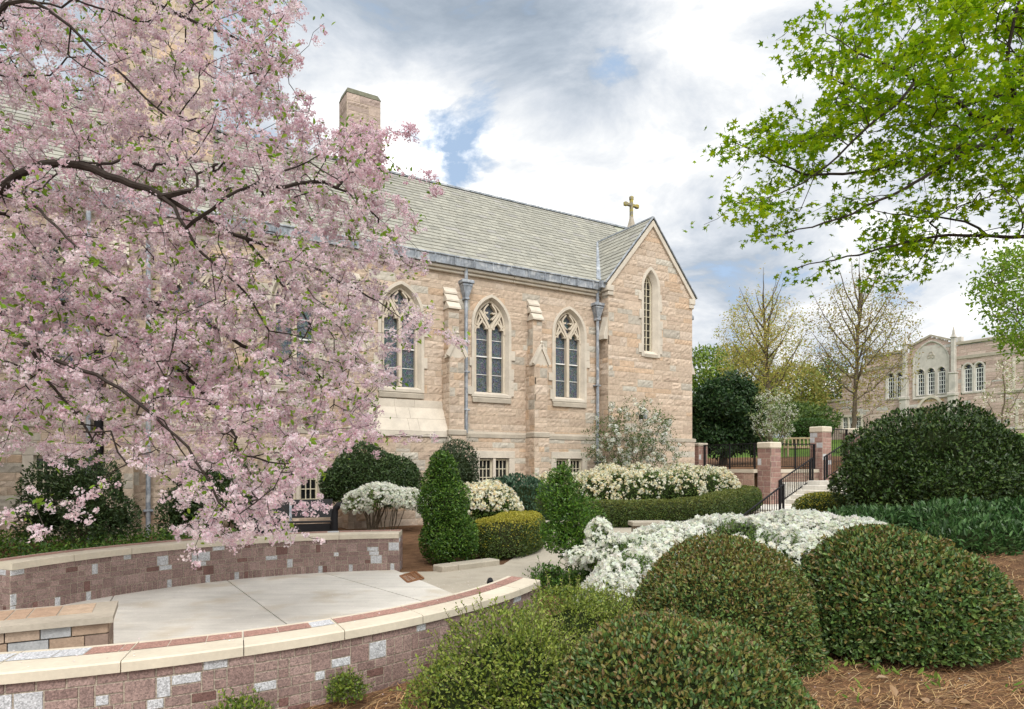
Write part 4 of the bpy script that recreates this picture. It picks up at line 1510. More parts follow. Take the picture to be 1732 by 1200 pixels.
def hall_window(x, w, z0, zs, R, y, parent, sur=True):
    a = Acc()
    off = 0.16 if sur else 0.05
    loft(a, [lift(arch(x, w, z0, zs, R, o, n=7), yy) for o, yy in ((off, y + 0.02), (off, y - 0.05), (0.05, y - 0.052), (0.0, y + 0.06), (0.0, y + 0.2))], LIME)
    win = a.build('arched_window', M['greystone'], parent)
    f = Acc()
    y0, y1 = y + 0.10, y + 0.17
    for xx in (x - w + 0.03, x + w - 0.03):
        box(f, xx - 0.03, xx + 0.03, y0, y1, z0, zs)
    for i in (1, 2):
        xx = x - w + 2 * w * i / 3
        box(f, xx - 0.018, xx + 0.018, y0 + 0.02, y1, z0, zs)
    for i in range(6):
        zz = z0 + (zs - z0) * i / 5
        h = 0.035 if i in (0, 5) else 0.018
        box(f, x - w, x + w, y0 + 0.015, y1, zz - h, zz + h)
    f.build('window_frame', M['white'], win)
    tr = Acc()
    hd = zs + 0.02
    for s in (-1, 1):                      # trefoil cusps in the head
        ang = np.linspace(0.2, 2.4, 8)
        ribbon(tr, np.c_[x + s * (w - 0.10 + 0.09 * np.cos(ang)), hd + 0.05 + 0.09 * np.sin(ang)], 0.05, y + 0.05, y + 0.17, LIME)
    tr.build('tracery', M['tracery'], win)
    g = Acc()
    fan(g, arch(x, w + 0.01, z0 - 0.01, zs, R, 0, n=7), y + 0.18, (0, 0, 0))
    g.build('pane', M['dglass'], win)


for x, w in h_w:
    hall_window(x, w, HG['z0'], HG['zs'], HG['R'], 0.0, hall)
bay = Acc()
loft(bay, [lift(arch(0.02, 1.36, 7.30, 10.2, 1.75, o, n=10), yy) for o, yy in ((0.10, 0.02), (0.10, -0.09), (0.02, -0.09), (-0.06, -0.02))], LIME)
cb = bay.build('entrance_bay', M['greystone'], hall)
wl = Acc()
X, Z = np.meshgrid(np.linspace(-1.36, 1.40, 47), np.linspace(7.28, 11.6, 73))
f = np.stack([(q := np.arange(X.size).reshape(X.shape))[:-1, :-1], q[:-1, 1:], q[1:, 1:], q[1:, :-1]], -1).reshape(-1, 4)
cxm, czm = ((X[:-1, :-1] + X[1:, 1:]) / 2).ravel(), ((Z[:-1, :-1] + Z[1:, 1:]) / 2).ravel()
keep = in_arch(0.02, 1.36, 7.30, 10.2, 1.75, -0.02)(cxm, czm)
for x, w in h_c:
    keep &= ~in_arch(x, w, 7.54, 9.30, 0.40, 0.02)(cxm, czm)
wl.add(np.stack([X, np.full_like(X, -0.022), Z], -1).reshape(-1, 3), f[keep])
wl.build('panel', M['greystone'], cb)
for x, w in h_c:
    hall_window(x, w, 7.54, 9.30, 0.40, -0.03, hall, False)
a = Acc()
for (dx, dz) in ((0, 0.17), (-0.15, -0.09), (0.15, -0.09)):   # trefoil ornament
    ang = np.linspace(0, 2 * math.pi, 13)
    ribbon(a, np.c_[0.02 + dx + 0.13 * np.cos(ang), 10.75 + dz + 0.13 * np.sin(ang)], 0.05, -0.06, -0.015, LIME)
a.build('trefoil', M['greycap'], cb)
for x in (1.83, -2.02):
    a = Acc()
    cbox(a, x - 0.30, x + 0.30, -0.55, 0.02, 3.0, 7.2, 0.04)
    cbox(a, x - 0.34, x + 0.34, -0.62, 0.02, 7.2, 7.5, 0.05)
    cbox(a, x - 0.26, x + 0.26, -0.42, 0.02, 7.5, 9.0, 0.04)
    cbox(a, x - 0.30, x + 0.30, -0.46, 0.02, 9.0, 9.15, 0.04)
    cbox(a, x - 0.17, x + 0.17, -0.32, 0.02, 9.15, 11.9, 0.05)
    cbox(a, x - 0.21, x + 0.21, -0.36, 0.04, 11.9, 12.02, 0.03)
    cbox(a, x + 0.22, x + 0.55, -0.1, 0.3, 11.553, 11.95, 0.03)
    tube(a, [[x, -0.16, 12.02], [x, -0.16, 12.15], [x, -0.16, 12.85]], [0.20, 0.15, 0.02], 4, phase=math.pi / 4)
    a.build('pinnacle_buttress', M['greystone'], hall)
a = Acc()
ribbon(a, arch(0.02, 1.0, 4.0, 6.0, 1.35, 0.08, n=8), 0.2, -0.12, 0.06, LIME)
dr = a.build('doorway', M['limestone'], hall)
a = Acc()
fan(a, arch(0.02, 0.98, 4.0, 6.0, 1.35, 0, n=8), 0.25, (0, 0, 0))
a.build('door_leaf', M['wood'], dr)
a = Acc()                                   # gilt lettering, too small in the photograph to read
x = -1.02
for n_, gap_ in ((3, 0.13), (11, 0.12), (5, 0)):
    for i in range(n_):
        hgt = 0.15
        box(a, x, x + 0.022, -0.05, -0.026, 6.93, 6.93 + hgt)
        if i % 3 != 1:
            box(a, x + 0.022, x + 0.07, -0.049, -0.026, 6.93 + hgt - 0.025, 6.93 + hgt)
        if i % 4 == 2:
            box(a, x + 0.05, x + 0.072, -0.048, -0.026, 6.93, 6.93 + hgt - 0.026)
        if i % 3 == 1:
            box(a, x + 0.022, x + 0.07, -0.049, -0.026, 6.93, 6.955)
        x += 0.098
    x += gap_
a.build('lettering', M['gold'], hall)
pane_window(hall, -6.95, 3, 0.52, 4.9, 6.06, 3, 3, gap=0.12, frame=M['white'], rec=0.2, mw=0.04)
pane_window(hall, 6.9, 2, 0.55, 4.6, 6.3, 3, 4, gap=0.12, frame=M['white'], rec=0.2, y=-0.03, mw=0.04)
pane_window(hall, 6.7, 2, 0.55, 7.5, 9.5, 3, 5, gap=0.12, frame=M['white'], rec=0.2, y=-0.03, mw=0.04)

# ------------------------------------------------------------------ small things
def seat_block():
    p = G(192, 1043, 0.45)[:2]
    q = G(201, 1016, 0.45)[:2]
    p2 = G(0, 1061.6, 0.45)[:2]
    dl = unit(p2 - p)
    root = thing('slab_bench', 'low grey slab seat on tan stone blocks inside the paved court', 'stone seat')
    w = q - p
    L = 3.2

    def curve(s, v):                       # gently bent like the walls
        s, v = np.asarray(s, float), np.asarray(v, float)
        bend = -0.020 * s ** 2
        nrm = A([-dl[1], dl[0]])
        nrm = nrm if nrm @ w > 0 else -nrm
        return p + s[..., None] * dl + v[..., None] * w + bend[..., None] * -nrm

    def slabpiece(acc, s0, s1, v0, v1, z0, z1, col=(0.4, 0.35, 0.28)):
        a_, b_ = curve(A([s0, s1]), A([v0, v0])), curve(A([s0, s1]), A([v1, v1]))
        loop = [a_[0], a_[1], b_[1], b_[0]]
        hexa(acc, [np.r_[c, z0] for c in loop] + [np.r_[c, z1] for c in loop], col)
    for k, (s0, s1) in enumerate(((0, 1.02), (1.02, 2.1), (2.1, 3.2))):
        a = Acc()
        slabpiece(a, s0 + 0.004, s1 - 0.004, 0, 1, 0.403, 0.45)
        sl = a.build('seat_slab', M['greycap'], root)
        a = Acc()
        s = s0 + 0.16 if k == 0 else s0 + 0.02
        r = np.random.default_rng(k + 5)
        while s < s1 - 0.1:
            ln = min(r.uniform(0.12, 0.26), s1 - 0.02 - s)
            slabpiece(a, s, s + ln - 0.012, 0.36, 0.92, 0.44, 0.454, pick([((0.40, 0.28, 0.20), 4), ((0.45, 0.34, 0.25), 3), ((0.33, 0.33, 0.32), 1.2)], r))
            s += ln
        a.build('inlay', M['ashlar'], sl)
    a = Acc()
    r = np.random.default_rng(9)
    pal = [((0.34, 0.25, 0.185), 4), ((0.26, 0.19, 0.155), 3), ((0.36, 0.37, 0.38), 1.4), ((0.40, 0.31, 0.24), 2)]
    for z0, z1 in ((0.325, 0.40), (0.22, 0.32), (0.11, 0.215), (0.0, 0.105)):
        s = 0.04
        while s < 3.1:
            ln = r.uniform(0.09, 0.26)
            slabpiece(a, s, s + ln - 0.008, 0.06, 0.5, z0, z1 - 0.006, pick(pal, r))
            s += ln
        for v0 in (0.06, 0.35, 0.62):
            slabpiece(a, 0.032 + 0.004 * r.random(), 0.2, v0 + 0.02, v0 + 0.26, z0, z1 - 0.006, pick(pal, r))
    slabpiece(a, 0.05, 3.1, 0.08, 0.92, 0.0, 0.399, (0.36, 0.3, 0.22))
    a.build('base', M['ashlar'], root)


seat_block()


def black_bench():
    c = A([-4.72, 14.35])
    root = thing('bench', 'black slatted bench against the chapel wall behind the curved wall', 'bench', (c[0], c[1], -0.03), CHAPEL_RZ - 0.25)
    L = 1.75
    for i in range(4):
        a = Acc()
        z = 0.50 + i * 0.098
        hexa(a, [[-L / 2, 0.20 + i * 0.03, z], [L / 2, 0.20 + i * 0.03, z], [L / 2, 0.23 + i * 0.03, z], [-L / 2, 0.23 + i * 0.03, z],
                 [-L / 2, 0.225 + i * 0.03, z + 0.096], [L / 2, 0.225 + i * 0.03, z + 0.096], [L / 2, 0.255 + i * 0.03, z + 0.096], [-L / 2, 0.255 + i * 0.03, z + 0.096]])
        a.build('back_board', M['iron'], root)
    for i in range(4):
        a = Acc()
        cbox(a, -L / 2, L / 2, -0.25 + i * 0.11, -0.25 + i * 0.11 + 0.10, 0.42 - i * 0.006, 0.45 - i * 0.006, 0.006)
        a.build('seat_board', M['iron'], root)
    a = Acc()
    cbox(a, -L / 2 + 0.06, L / 2 - 0.06, -0.235, -0.215, 0.10, 0.40, 0.006)
    a.build('apron', M['iron'], root)
    for x in (-L / 2 + 0.02, 0.0, L / 2 - 0.02):
        a = Acc()
        cbox(a, x - 0.03, x + 0.03, -0.24, -0.18, 0, 0.42, 0.006)
        cbox(a, x - 0.03, x + 0.03, 0.15, 0.21, 0, 0.40, 0.006)
        hexa(a, [[x - 0.025, 0.165, 0.44], [x + 0.025, 0.165, 0.44], [x + 0.025, 0.198, 0.44], [x - 0.025, 0.198, 0.44], [x - 0.025, 0.28, 0.90], [x + 0.025, 0.28, 0.90], [x + 0.025, 0.32, 0.90], [x - 0.025, 0.32, 0.90]])
        cbox(a, x - 0.03, x + 0.03, -0.26, 0.2, 0.36, 0.395, 0.006)
        a.build('leg_frame', M['lead'] if x == 0 else M['iron'], root)


black_bench()
a = Acc()
b = P3(566, 893, 14.2)
tube(a, [[b[0], b[1], -0.1], [b[0], b[1], 0.55], [b[0] + 0.01, b[1], 0.68], [b[0] + 0.07, b[1], 0.755], [b[0] + 0.17, b[1], 0.775], [b[0] + 0.36, b[1] + 0.05, 0.775]], 0.072, 12)
tube(a, [[b[0] + 0.30, b[1] + 0.034, 0.775], [b[0] + 0.37, b[1] + 0.053, 0.775]], 0.085, 12)
tag(a.build('vent_pipe', M['iron'], smooth=False), 'black bent vent pipe standing right of the black bench', 'pipe')

g0, g1, g2, g3 = (G(*p)[:2] for p in ((677, 975), (702, 967.5), (716, 979), (690, 986)))
dg = thing('drain_grate', 'rusty square drain grate in the paving by the mulch', 'drain')
for k in range(4):
    a = Acc()
    p, q = [(g0, g1), (g1, g2), (g2, g3), (g3, g0)][k]
    bar(a, [*p, 0.004], [*q, 0.004], 0.03, 0.016)
    a.build('frame_bar', M['rust'], dg)
for k in range(1, 7):
    a = Acc()
    u = k / 7
    bar(a, [*(g0 + (g3 - g0) * u), 0.004], [*(g1 + (g2 - g1) * u), 0.004], 0.014, 0.012)
    a.build('grate_bar', M['rust'], dg)
for k in (1, 2):
    a = Acc()
    u = k / 3
    bar(a, [*(g0 + (g1 - g0) * u), 0.0], [*(g3 + (g2 - g3) * u), 0.0], 0.014, 0.012)
    a.build('cross_bar', M['rust'], dg)
kb = thing('kerb_block', 'worn stone kerb block along the mulch bed beside the path', 'kerb')
p, q = G(749, 968)[:2], G(846, 955.5)[:2]
d = unit(q - p)
nn = A([-d[1], d[0]])
for k in range(2):
    a = Acc()
    s0, s1 = (0, 0.30) if k == 0 else (0.306, float(np.linalg.norm(q - p)))
    cbox(a, s0, s1, 0.0, 0.27, -0.06, 0.085, 0.015, fn=lambda v: np.c_[p + v[:, :1] * d + v[:, 1:2] * nn, v[:, 2]])
    a.build('kerb_stone', M['path'] if k else M['greycap'], kb)
sp = thing('spotlight', 'small dark spotlight standing behind the end of the low wall', 'lamp', G(829, 1006))
a = Acc()
tube(a, [[0, 0, -0.02], [0, 0, 0.13]], 0.012, 8)
a.build('stake', M['iron'], sp)
a = Acc()
tube(a, [[0.0, -0.07, 0.15], [0, -0.04, 0.155], [0, 0.05, 0.17], [0, 0.07, 0.172]], [0.036, 0.042, 0.036, 0.015], 12)
a.build('lamp_head', M['iron'], sp)


def stone_bench(label, x, y, rz, L=1.3):
    root = thing('stone_bench', label, 'bench', (x, y, 0), rz)
    a = Acc()
    cbox(a, -L / 2, L / 2, -0.2, 0.2, 0.30, 0.40, 0.015)
    a.build('seat', M['path'], root)
    for s in (-1, 1):
        a = Acc()
        cbox(a, s * L * 0.33 - 0.07, s * L * 0.33 + 0.07, -0.15, 0.15, -0.03, 0.30, 0.015)
        a.build('leg', M['path'], root)


stone_bench('pale stone bench on the path half hidden by white azalea sprays', 1.75, 11.9, 0.1, 0.9)
stone_bench('pale stone bench behind the clipped hedge, only its end showing', 0.98, 14.6, 0.2, 0.9)
stone_bench('pale stone bench in front of the long low hedge by the white azaleas', 2.95, 14.6, 0.1, 0.8)

pp = G(1257, 861, 0.25)
pt = thing('plant_pot', 'small terracotta pot at the end of the clipped hedge', 'plant pot', (pp[0], pp[1], 0.16))
a = Acc()
tube(a, [[0, 0, 0], [0, 0, 0.16], [0, 0, 0.165], [0, 0, 0.2]], [0.11, 0.15, 0.17, 0.17], 14)
a.build('pot', M['terracotta'], pt)
bn = P3(1162, 776, 29.0)
bi = thing('rubbish_bin', 'dark green bin behind the iron fence at the chapel corner', 'bin', (bn[0], bn[1], height(bn[0], bn[1])))
a = Acc()
hexa(a, [[-0.22, -0.25, 0.05], [0.22, -0.25, 0.05], [0.22, 0.25, 0.05], [-0.22, 0.25, 0.05], [-0.28, -0.32, 0.75], [0.28, -0.32, 0.75], [0.28, 0.32, 0.75], [-0.28, 0.32, 0.75]])
a.build('body', M['green'], bi)
a = Acc()
cbox(a, -0.3, 0.3, -0.35, 0.34, 0.755, 0.82, 0.02)
a.build('lid', M['green'], bi)
wlm = thing('wall_lantern', 'small dark wall lantern on the gabled end behind the white bush', 'lantern', CHAPEL_O, CHAPEL_RZ)
a = Acc()
cbox(a, 4.60, 4.76, TY - 0.06, TY + 0.0, 3.16, 3.30, 0.01)
bar(a, [4.68, TY - 0.05, 3.30], [4.68, TY - 0.24, 3.44], 0.02, 0.02)
a.build('bracket', M['iron'], wlm)
a = Acc()
tube(a, [[4.68, TY - 0.24, 3.16], [4.68, TY - 0.24, 3.36], [4.68, TY - 0.24, 3.38], [4.68, TY - 0.24, 3.5]], [0.06, 0.09, 0.12, 0.02], 6)
a.build('lantern_head', M['lead'], wlm)
gb = P3(1357, 752, 33.0)
gbn = thing('garden_bench', 'weathered timber garden bench on the lawn behind the tallest pier', 'bench', (gb[0], gb[1], height(gb[0], gb[1])), CHAPEL_RZ - 0.6)
for i in range(9):
    a = Acc()
    bar(a, [-0.75 + i * 0.1875, 0.25, 0.45], [-0.75 + i * 0.1875, 0.32, 0.9], 0.05, 0.02, up=(0, 1, 0))
    a.build('back_slat', M['wood'], gbn)
for z, y in ((0.92, 0.32), (0.48, 0.25)):
    a = Acc()
    cbox(a, -0.8, 0.8, y - 0.025, y + 0.025, z - 0.04, z + 0.04, 0.008)
    a.build('back_rail', M['wood'], gbn)
for i in range(4):
    a = Acc()
    cbox(a, -0.8, 0.8, -0.28 + i * 0.13, -0.28 + i * 0.13 + 0.11, 0.41, 0.44, 0.005)
    a.build('seat_slat', M['wood'], gbn)
for x in (-0.77, 0.77):
    for y in (-0.25, 0.25):
        a = Acc()
        cbox(a, x - 0.035, x + 0.035, y - 0.035, y + 0.035, 0, 0.62 if y < 0 else 0.95, 0.006)
        a.build('leg', M['wood'], gbn)

# ================================================================== plants
LEAF_V = A([[0, 0, 0], [-0.24, 0.32, 0.07], [-0.20, 0.70, 0.05], [0, 1, -0.03], [0.20, 0.70, 0.05], [0.24, 0.32, 0.07]])
LEAF_F = A([[0, 5, 4, 3], [0, 3, 2, 1]])
SLIM_V = LEAF_V * [0.72, 1, 1]
_fa = np.arange(5) * 2 * math.pi / 5
FLO_V = np.concatenate([[[0, 0, 0]], np.stack([np.cos(_fa) * 0.95, np.sin(_fa) * 0.95, np.full(5, 0.22)], -1), np.stack([np.cos(_fa + math.pi / 5) * 0.52, np.sin(_fa + math.pi / 5) * 0.52, np.full(5, 0.16)], -1)])
FLO_F = A([[0, 6 + (i - 1) % 5, 1 + i, 6 + i] for i in range(5)])
_ml = [(-90, .12), (-52, .30), (-18, .62), (2, .36), (38, .92), (60, .42), (90, 1.05), (120, .42), (142, .92), (178, .36), (198, .62), (232, .30)]
MAP_V = np.concatenate([[[0, 0.30, 0.0]], A([[r * math.cos(math.radians(a)), 0.30 + r * math.sin(math.radians(a)), -0.10 * r * r] for a, r in _ml])])
MAP_F = A([[0, 1 + i, 1 + (i + 1) % 12] for i in range(12)])


def frame_from(d, n):
    d = unit(d)
    n = unit(n - d * (n * d).sum(-1, keepdims=True))
    x = np.cross(d, n)
    return np.stack([x, d, n], -1)


def scatter(acc, tv, tf, pos, R, scale, col, vcol=None):
    """many copies of a small leaf or petal shape inside one crown mesh; vcol tints the template's vertices"""
    n, k = len(pos), len(tv)
    if n == 0:
        return
    scale = np.broadcast_to(np.asarray(scale, float), (n,))
    v = np.einsum('nij,kj->nki', R, tv) * scale[:, None, None] + pos[:, None]
    f = (tf[None] + (np.arange(n) * k)[:, None, None]).reshape(-1, tf.shape[1])
    c = np.repeat(np.broadcast_to(col, (n, 3))[:, None], k, 1)
    if vcol is not None:
        c = c * vcol[None]
    acc.add(v.reshape(-1, 3), f, c.reshape(-1, 3))


def randdir(n, r):
    return unit(r.normal(size=(n, 3)))


class Lumps:
    """smooth bumps: a sum of sines, the same for every point of one plant"""

    def __init__(self, r, freq, n=7):
        self.k = randdir(n, r) * freq * r.uniform(0.6, 1.6, (n, 1))
        self.p = r.uniform(0, 6.28, n)

    def __call__(self, P):
        return np.sin(P @ self.k.T + self.p).mean(-1) * 1.8


def colours(pal, n, r, jit=0.18):
    w = A([p[1] for p in pal], float)
    c = A([p[0] for p in pal])[r.choice(len(pal), n, p=w / w.sum())]
    return c * r.uniform(1 - jit, 1 + jit, (n, 1)) * r.uniform(0.95, 1.05, (n, 3))


def shell(center, radii, n, r, p=2.2, lump=None, amp=0.06, depth=0.22, zmin=-0.3, others=()):
    """points near the surface of a rounded form, with outward normals"""
    u = randdir(int(n * 1.6) + 8, r)
    u = u[u[:, 2] > zmin][:n]
    q = u / ((np.abs(u) ** p).sum(-1, keepdims=True)) ** (1 / p)
    nrm = unit(np.sign(q) * np.abs(q) ** (p - 1) / A(radii))
    m = np.ones(len(q))
    if lump is not None:
        m = m + amp * lump(q * A(radii) + A(center))
    m = m * (1 - depth * r.random(len(q)) ** 2.2)
    P = A(center) + q * A(radii) * m[:, None]
    return P, nrm


def leafaxis(nrm, r, out=0.7, up=0.35, rand=0.9):
    d = nrm * out + randdir(len(nrm), r) * rand + A([0, 0, up])
    n = nrm * 0.8 + randdir(len(nrm), r) * 0.75 + A([0, 0, 0.35])
    return frame_from(d, n)


def core(acc, center, radii, p=2.2, lump=None, amp=0.06, s=0.80, col=(0.030, 0.032, 0.018), zmin=-0.35):  # closed shell for the dense interior, its shade put into the colour
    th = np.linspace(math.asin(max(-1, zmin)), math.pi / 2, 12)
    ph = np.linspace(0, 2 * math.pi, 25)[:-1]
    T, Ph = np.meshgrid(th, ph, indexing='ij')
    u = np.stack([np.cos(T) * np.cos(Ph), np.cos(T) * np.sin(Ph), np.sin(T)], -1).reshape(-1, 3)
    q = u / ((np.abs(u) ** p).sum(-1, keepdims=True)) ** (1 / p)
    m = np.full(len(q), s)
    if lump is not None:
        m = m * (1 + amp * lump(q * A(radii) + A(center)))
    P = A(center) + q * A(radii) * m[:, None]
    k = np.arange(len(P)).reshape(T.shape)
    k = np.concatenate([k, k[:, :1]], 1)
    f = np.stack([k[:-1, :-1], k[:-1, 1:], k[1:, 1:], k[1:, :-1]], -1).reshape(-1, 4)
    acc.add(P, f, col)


def inside_any(P, blobs, skip, s=0.8):
    m = np.zeros(len(P), bool)
    for i, (c, rd) in enumerate(blobs):
        if i != skip:
            m |= ((((P - A(c)) / A(rd)) ** 2).sum(-1) < s * s)
    return m


def shrub(name, label, cat, blobs, n, size, pal, seed, p=2.2, amp=0.06, freq=5.0, depth=0.22, zmin=-0.3, slim=False, material='gloss', out=0.7, up=0.35, rand=0.9,
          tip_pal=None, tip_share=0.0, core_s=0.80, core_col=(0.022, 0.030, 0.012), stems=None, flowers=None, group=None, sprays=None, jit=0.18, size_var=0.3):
    """a shrub: foliage over one or more rounded forms, dark solid core, optional stems and flowers"""
    r = np.random.default_rng(seed)
    base = A([blobs[0][0][0], blobs[0][0][1], float(height(blobs[0][0][0], blobs[0][0][1]))])
    root = thing(name, label, cat, base, 0, group)
    lump = Lumps(r, freq)
    a = Acc()
    area = A([max(rd) * (rd[0] + rd[1] + rd[2]) for _, rd in blobs])
    for i, (c, rd) in enumerate(blobs):
        P, N = shell(c, rd, int(n * area[i] / area.sum()), r, p, lump, amp, depth, zmin)
        keep = ~inside_any(P, blobs, i)
        P, N = P[keep], N[keep]
        C = colours(pal, len(P), r, jit)
        if tip_pal:
            # fresh growth: on the shoots that reach the surface, mostly on top
            h = np.clip(N[:, 2] * 0.75 + 0.35, 0, 1)
            sel = r.random(len(P)) < tip_share * h
            C[sel] = colours(tip_pal, int(sel.sum()), r, jit)
        scatter(a, SLIM_V if slim else LEAF_V, LEAF_F, P - base, leafaxis(N, r, out, up, rand), size * r.uniform(1 - size_var, 1 + size_var, len(P)), C)
    if sprays:                             # shoots that break the outline: (count, length, leaves per shoot)
        tot = np.concatenate([np.c_[shell(c, rd, int(sprays[0] * area[i] / area.sum()) + 1, r, p, lump, amp, 0.05, max(zmin, -0.1))] for i, (c, rd) in enumerate(blobs)])
        tw = Acc()
        for row in tot:
            q, nn = row[:3], row[3:]
            d = unit(nn * 0.8 + A([0, 0, 0.7]) + r.normal(size=3) * 0.35)
            ln = sprays[1] * r.uniform(0.5, 1.3)
            s = np.linspace(0, 1, sprays[2])
            pts = q + d * (s * ln)[:, None] + A([0, 0, -0.25 * ln]) * (s ** 2)[:, None]
            tube(tw, (pts[::max(1, sprays[2] // 4)] - base), 0.0022, 3, (0.10, 0.07, 0.035), caps=False)
            dd = np.tile(d, (len(pts), 1))
            R = frame_from(dd * 0.6 + randdir(len(pts), r) * 0.9, randdir(len(pts), r) * 0.5 + A([0, 0, 1.0]))
            scatter(a, SLIM_V if slim else LEAF_V, LEAF_F, pts - base, R, size * r.uniform(0.7, 1.1, len(pts)), colours(tip_pal or pal, len(pts), r, jit))
        tw.build('sprays', M['twigbark'], root)
    a.build('foliage', M[material], root)
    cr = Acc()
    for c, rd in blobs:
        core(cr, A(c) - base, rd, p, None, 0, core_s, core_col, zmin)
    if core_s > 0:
        cr.build('dark_core', M['core_dark'], root)
    if stems:
        sa = Acc()
        ns, rad, hgt, spread = stems
        for k in range(ns):
            an = r.uniform(0, 6.28)
            x0 = A([math.cos(an), math.sin(an), 0]) * r.uniform(0, 0.12)
            x1 = A([math.cos(an) * spread * r.uniform(0.3, 1), math.sin(an) * spread * r.uniform(0.3, 1), hgt])
            s = np.linspace(0, 1, 6)[:, None]
            pts = x0 + (x1 - x0) * s + r.normal(size=(6, 3)) * 0.02 * s + A([0, 0, -0.05]) * (1 - s)
            tube(sa, pts, np.linspace(rad, rad * 0.5, 6), 5, (0.1, 0.08, 0.06))
        sa.build('stems', M['twigbark'], root)
    if flowers:
        fa_ = Acc()
        count, fsize, fpal, per, cluster, topness, patch = flowers
        lf = Lumps(r, 3.4 * patch, 9)
        for i, (c, rd) in enumerate(blobs):
            P, N = shell(c, rd, int(count * 1.7 * area[i] / area.sum() / per), r, p, lump, amp, 0.03, zmin)
            keep = ~inside_any(P, blobs, i, 0.9)
            keep &= r.random(len(P)) < np.clip(0.50 + topness * N[:, 2] + 0.85 * lf(P), 0.01, 1)
            P, N = P[keep], N[keep]
            P = np.repeat(P, per, 0)
            N = np.repeat(N, per, 0)
            o = randdir(len(P), r)
            P = P + o * cluster * r.uniform(0.5, 1.0, (len(P), 1)) + N * cluster * 0.7
            D = unit(N * 0.9 + o * 0.9)
            C = colours(fpal, len(P), r, 0.06)
            scatter(fa_, FLO_V, FLO_F, P - base, frame_from(randdir(len(P), r), D), fsize * r.uniform(0.75, 1.2, len(P)), C, A([[0.88, 0.92, 0.72]] + [[1, 1, 1]] * 10))
        fa_.build('blossoms', M['petal'], root)
    return root


# ------------------------------------------------------------------ branching trees
def grow(limbs, tips, r, step=0.16, bias=0.12, wob=0.25):
    """limbs: [(points, min radius at start, min radius at end)]; every tip joins the nearest part of the tree"""
    cap = 400000
    pos = np.zeros((cap, 3))
    par = np.full(cap, -1)
    plen = np.zeros(cap)
    minr = np.zeros(cap)
    n = 0

    def chain(a0, pts, r0, r1):
        nonlocal n
        m = len(pts)
        for i, q in enumerate(pts):
            pos[n] = q
            par[n] = a0
            plen[n] = 0 if a0 < 0 else plen[a0] + np.linalg.norm(q - pos[a0])
            minr[n] = r0 + (r1 - r0) * (i / max(1, m - 1))
            a0 = n
            n += 1
        return a0
    for k, (pts, r0, r1) in enumerate(limbs):
        pts = A(pts, float)
        # smooth and densify
        seg = np.linalg.norm(np.diff(pts, axis=0), axis=1)
        s = np.concatenate([[0], np.cumsum(seg)])
        m = max(3, int(s[-1] / step) + 1)
        si = np.linspace(0, s[-1], m)
        q = np.stack([np.interp(si, s, pts[:, j]) for j in range(3)], -1)
        for _ in range(2):
            q[1:-1] = 0.25 * q[:-2] + 0.5 * q[1:-1] + 0.25 * q[2:]
        q[1:-1] += r.normal(size=(m - 2, 3)) * step * 0.06
        if k == 0:
            chain(-1, q, r0, r1)
        else:
            j = int(np.argmin(((pos[:n] - q[0]) ** 2).sum(-1)))
            chain(j, q[1:], r0, r1)
    d0 = np.array([((pos[:n] - t) ** 2).sum(-1).min() for t in tips])
    tipn = []
    for i in np.argsort(d0):
        t = tips[i]
        d = np.sqrt(((pos[:n] - t) ** 2).sum(-1)) + bias * plen[:n]
        j = int(np.argmin(d))
        v = t - pos[j]
        L = np.linalg.norm(v)
        m = max(2, int(L / step))
        s = np.linspace(0, 1, m + 1)[1:, None]
        side = r.normal(size=3) * L * wob * 0.35
        q = pos[j] + v * s + side * (s * (1 - s))
        q[:-1] += r.normal(size=(m - 1, 3)) * step * 0.10
        tipn.append(chain(j, q, 0, 0))
    return pos[:n].copy(), par[:n].copy(), minr[:n].copy(), np.array(tipn)


def branch_mesh(acc, pos, par, minr, r0=0.0028, ex=0.46, col=(0.1, 0.08, 0.06), rmax=0.4):
    n = len(pos)
    cnt = np.zeros(n)
    haschild = np.zeros(n, bool)
    haschild[par[par >= 0]] = True
    cnt[~haschild] = 1
    for i in range(n - 1, 0, -1):
        if par[i] >= 0:
            cnt[par[i]] += cnt[i]
    rad = np.minimum(np.maximum(r0 * cnt ** ex, minr), rmax)
    e = np.nonzero(par >= 0)[0]
    p, q = pos[par[e]], pos[e]
    rp, rq = np.minimum(rad[par[e]], rad[e] * 1.35), rad[e]
    d = unit(q - p)
    up = np.where(np.abs(d[:, 2:3]) < 0.9, A([[0, 0, 1.0]]), A([[1.0, 0, 0]]))
    s = unit(np.cross(d, up))
    b = np.cross(d, s)
    big = np.where(rq > 0.03, 8, np.where(rq > 0.008, 5, 3))
    for K in (8, 5, 3):
        m = big == K
        if not m.any():
            continue
        an = np.arange(K) * 2 * math.pi / K
        rg = np.cos(an)[None, :, None] * s[m][:, None] + np.sin(an)[None, :, None] * b[m][:, None]
        ext = d[m] * (rq[m] * 0.3)[:, None]
        v = np.concatenate([p[m][:, None] + rg * rp[m][:, None, None], (q[m] + ext)[:, None] + rg * rq[m][:, None, None]], 1)
        f = A([[j, (j + 1) % K, K + (j + 1) % K, K + j] for j in range(K)])
        f = (f[None] + (np.arange(m.sum()) * 2 * K)[:, None, None]).reshape(-1, 4)
        acc.add(v.reshape(-1, 3), f, col)
    return cnt, rad


def in_poly(P, poly):
    x, y = P[:, 0], P[:, 1]
    m = np.zeros(len(P), bool)
    q = A(poly, float)
    for i in range(len(q)):
        (x0, y0), (x1, y1) = q[i - 1], q[i]
        c = ((y0 > y) != (y1 > y)) & (x < (x1 - x0) * (y - y0) / (y1 - y0 + 1e-12) + x0)
        m ^= c
    return m


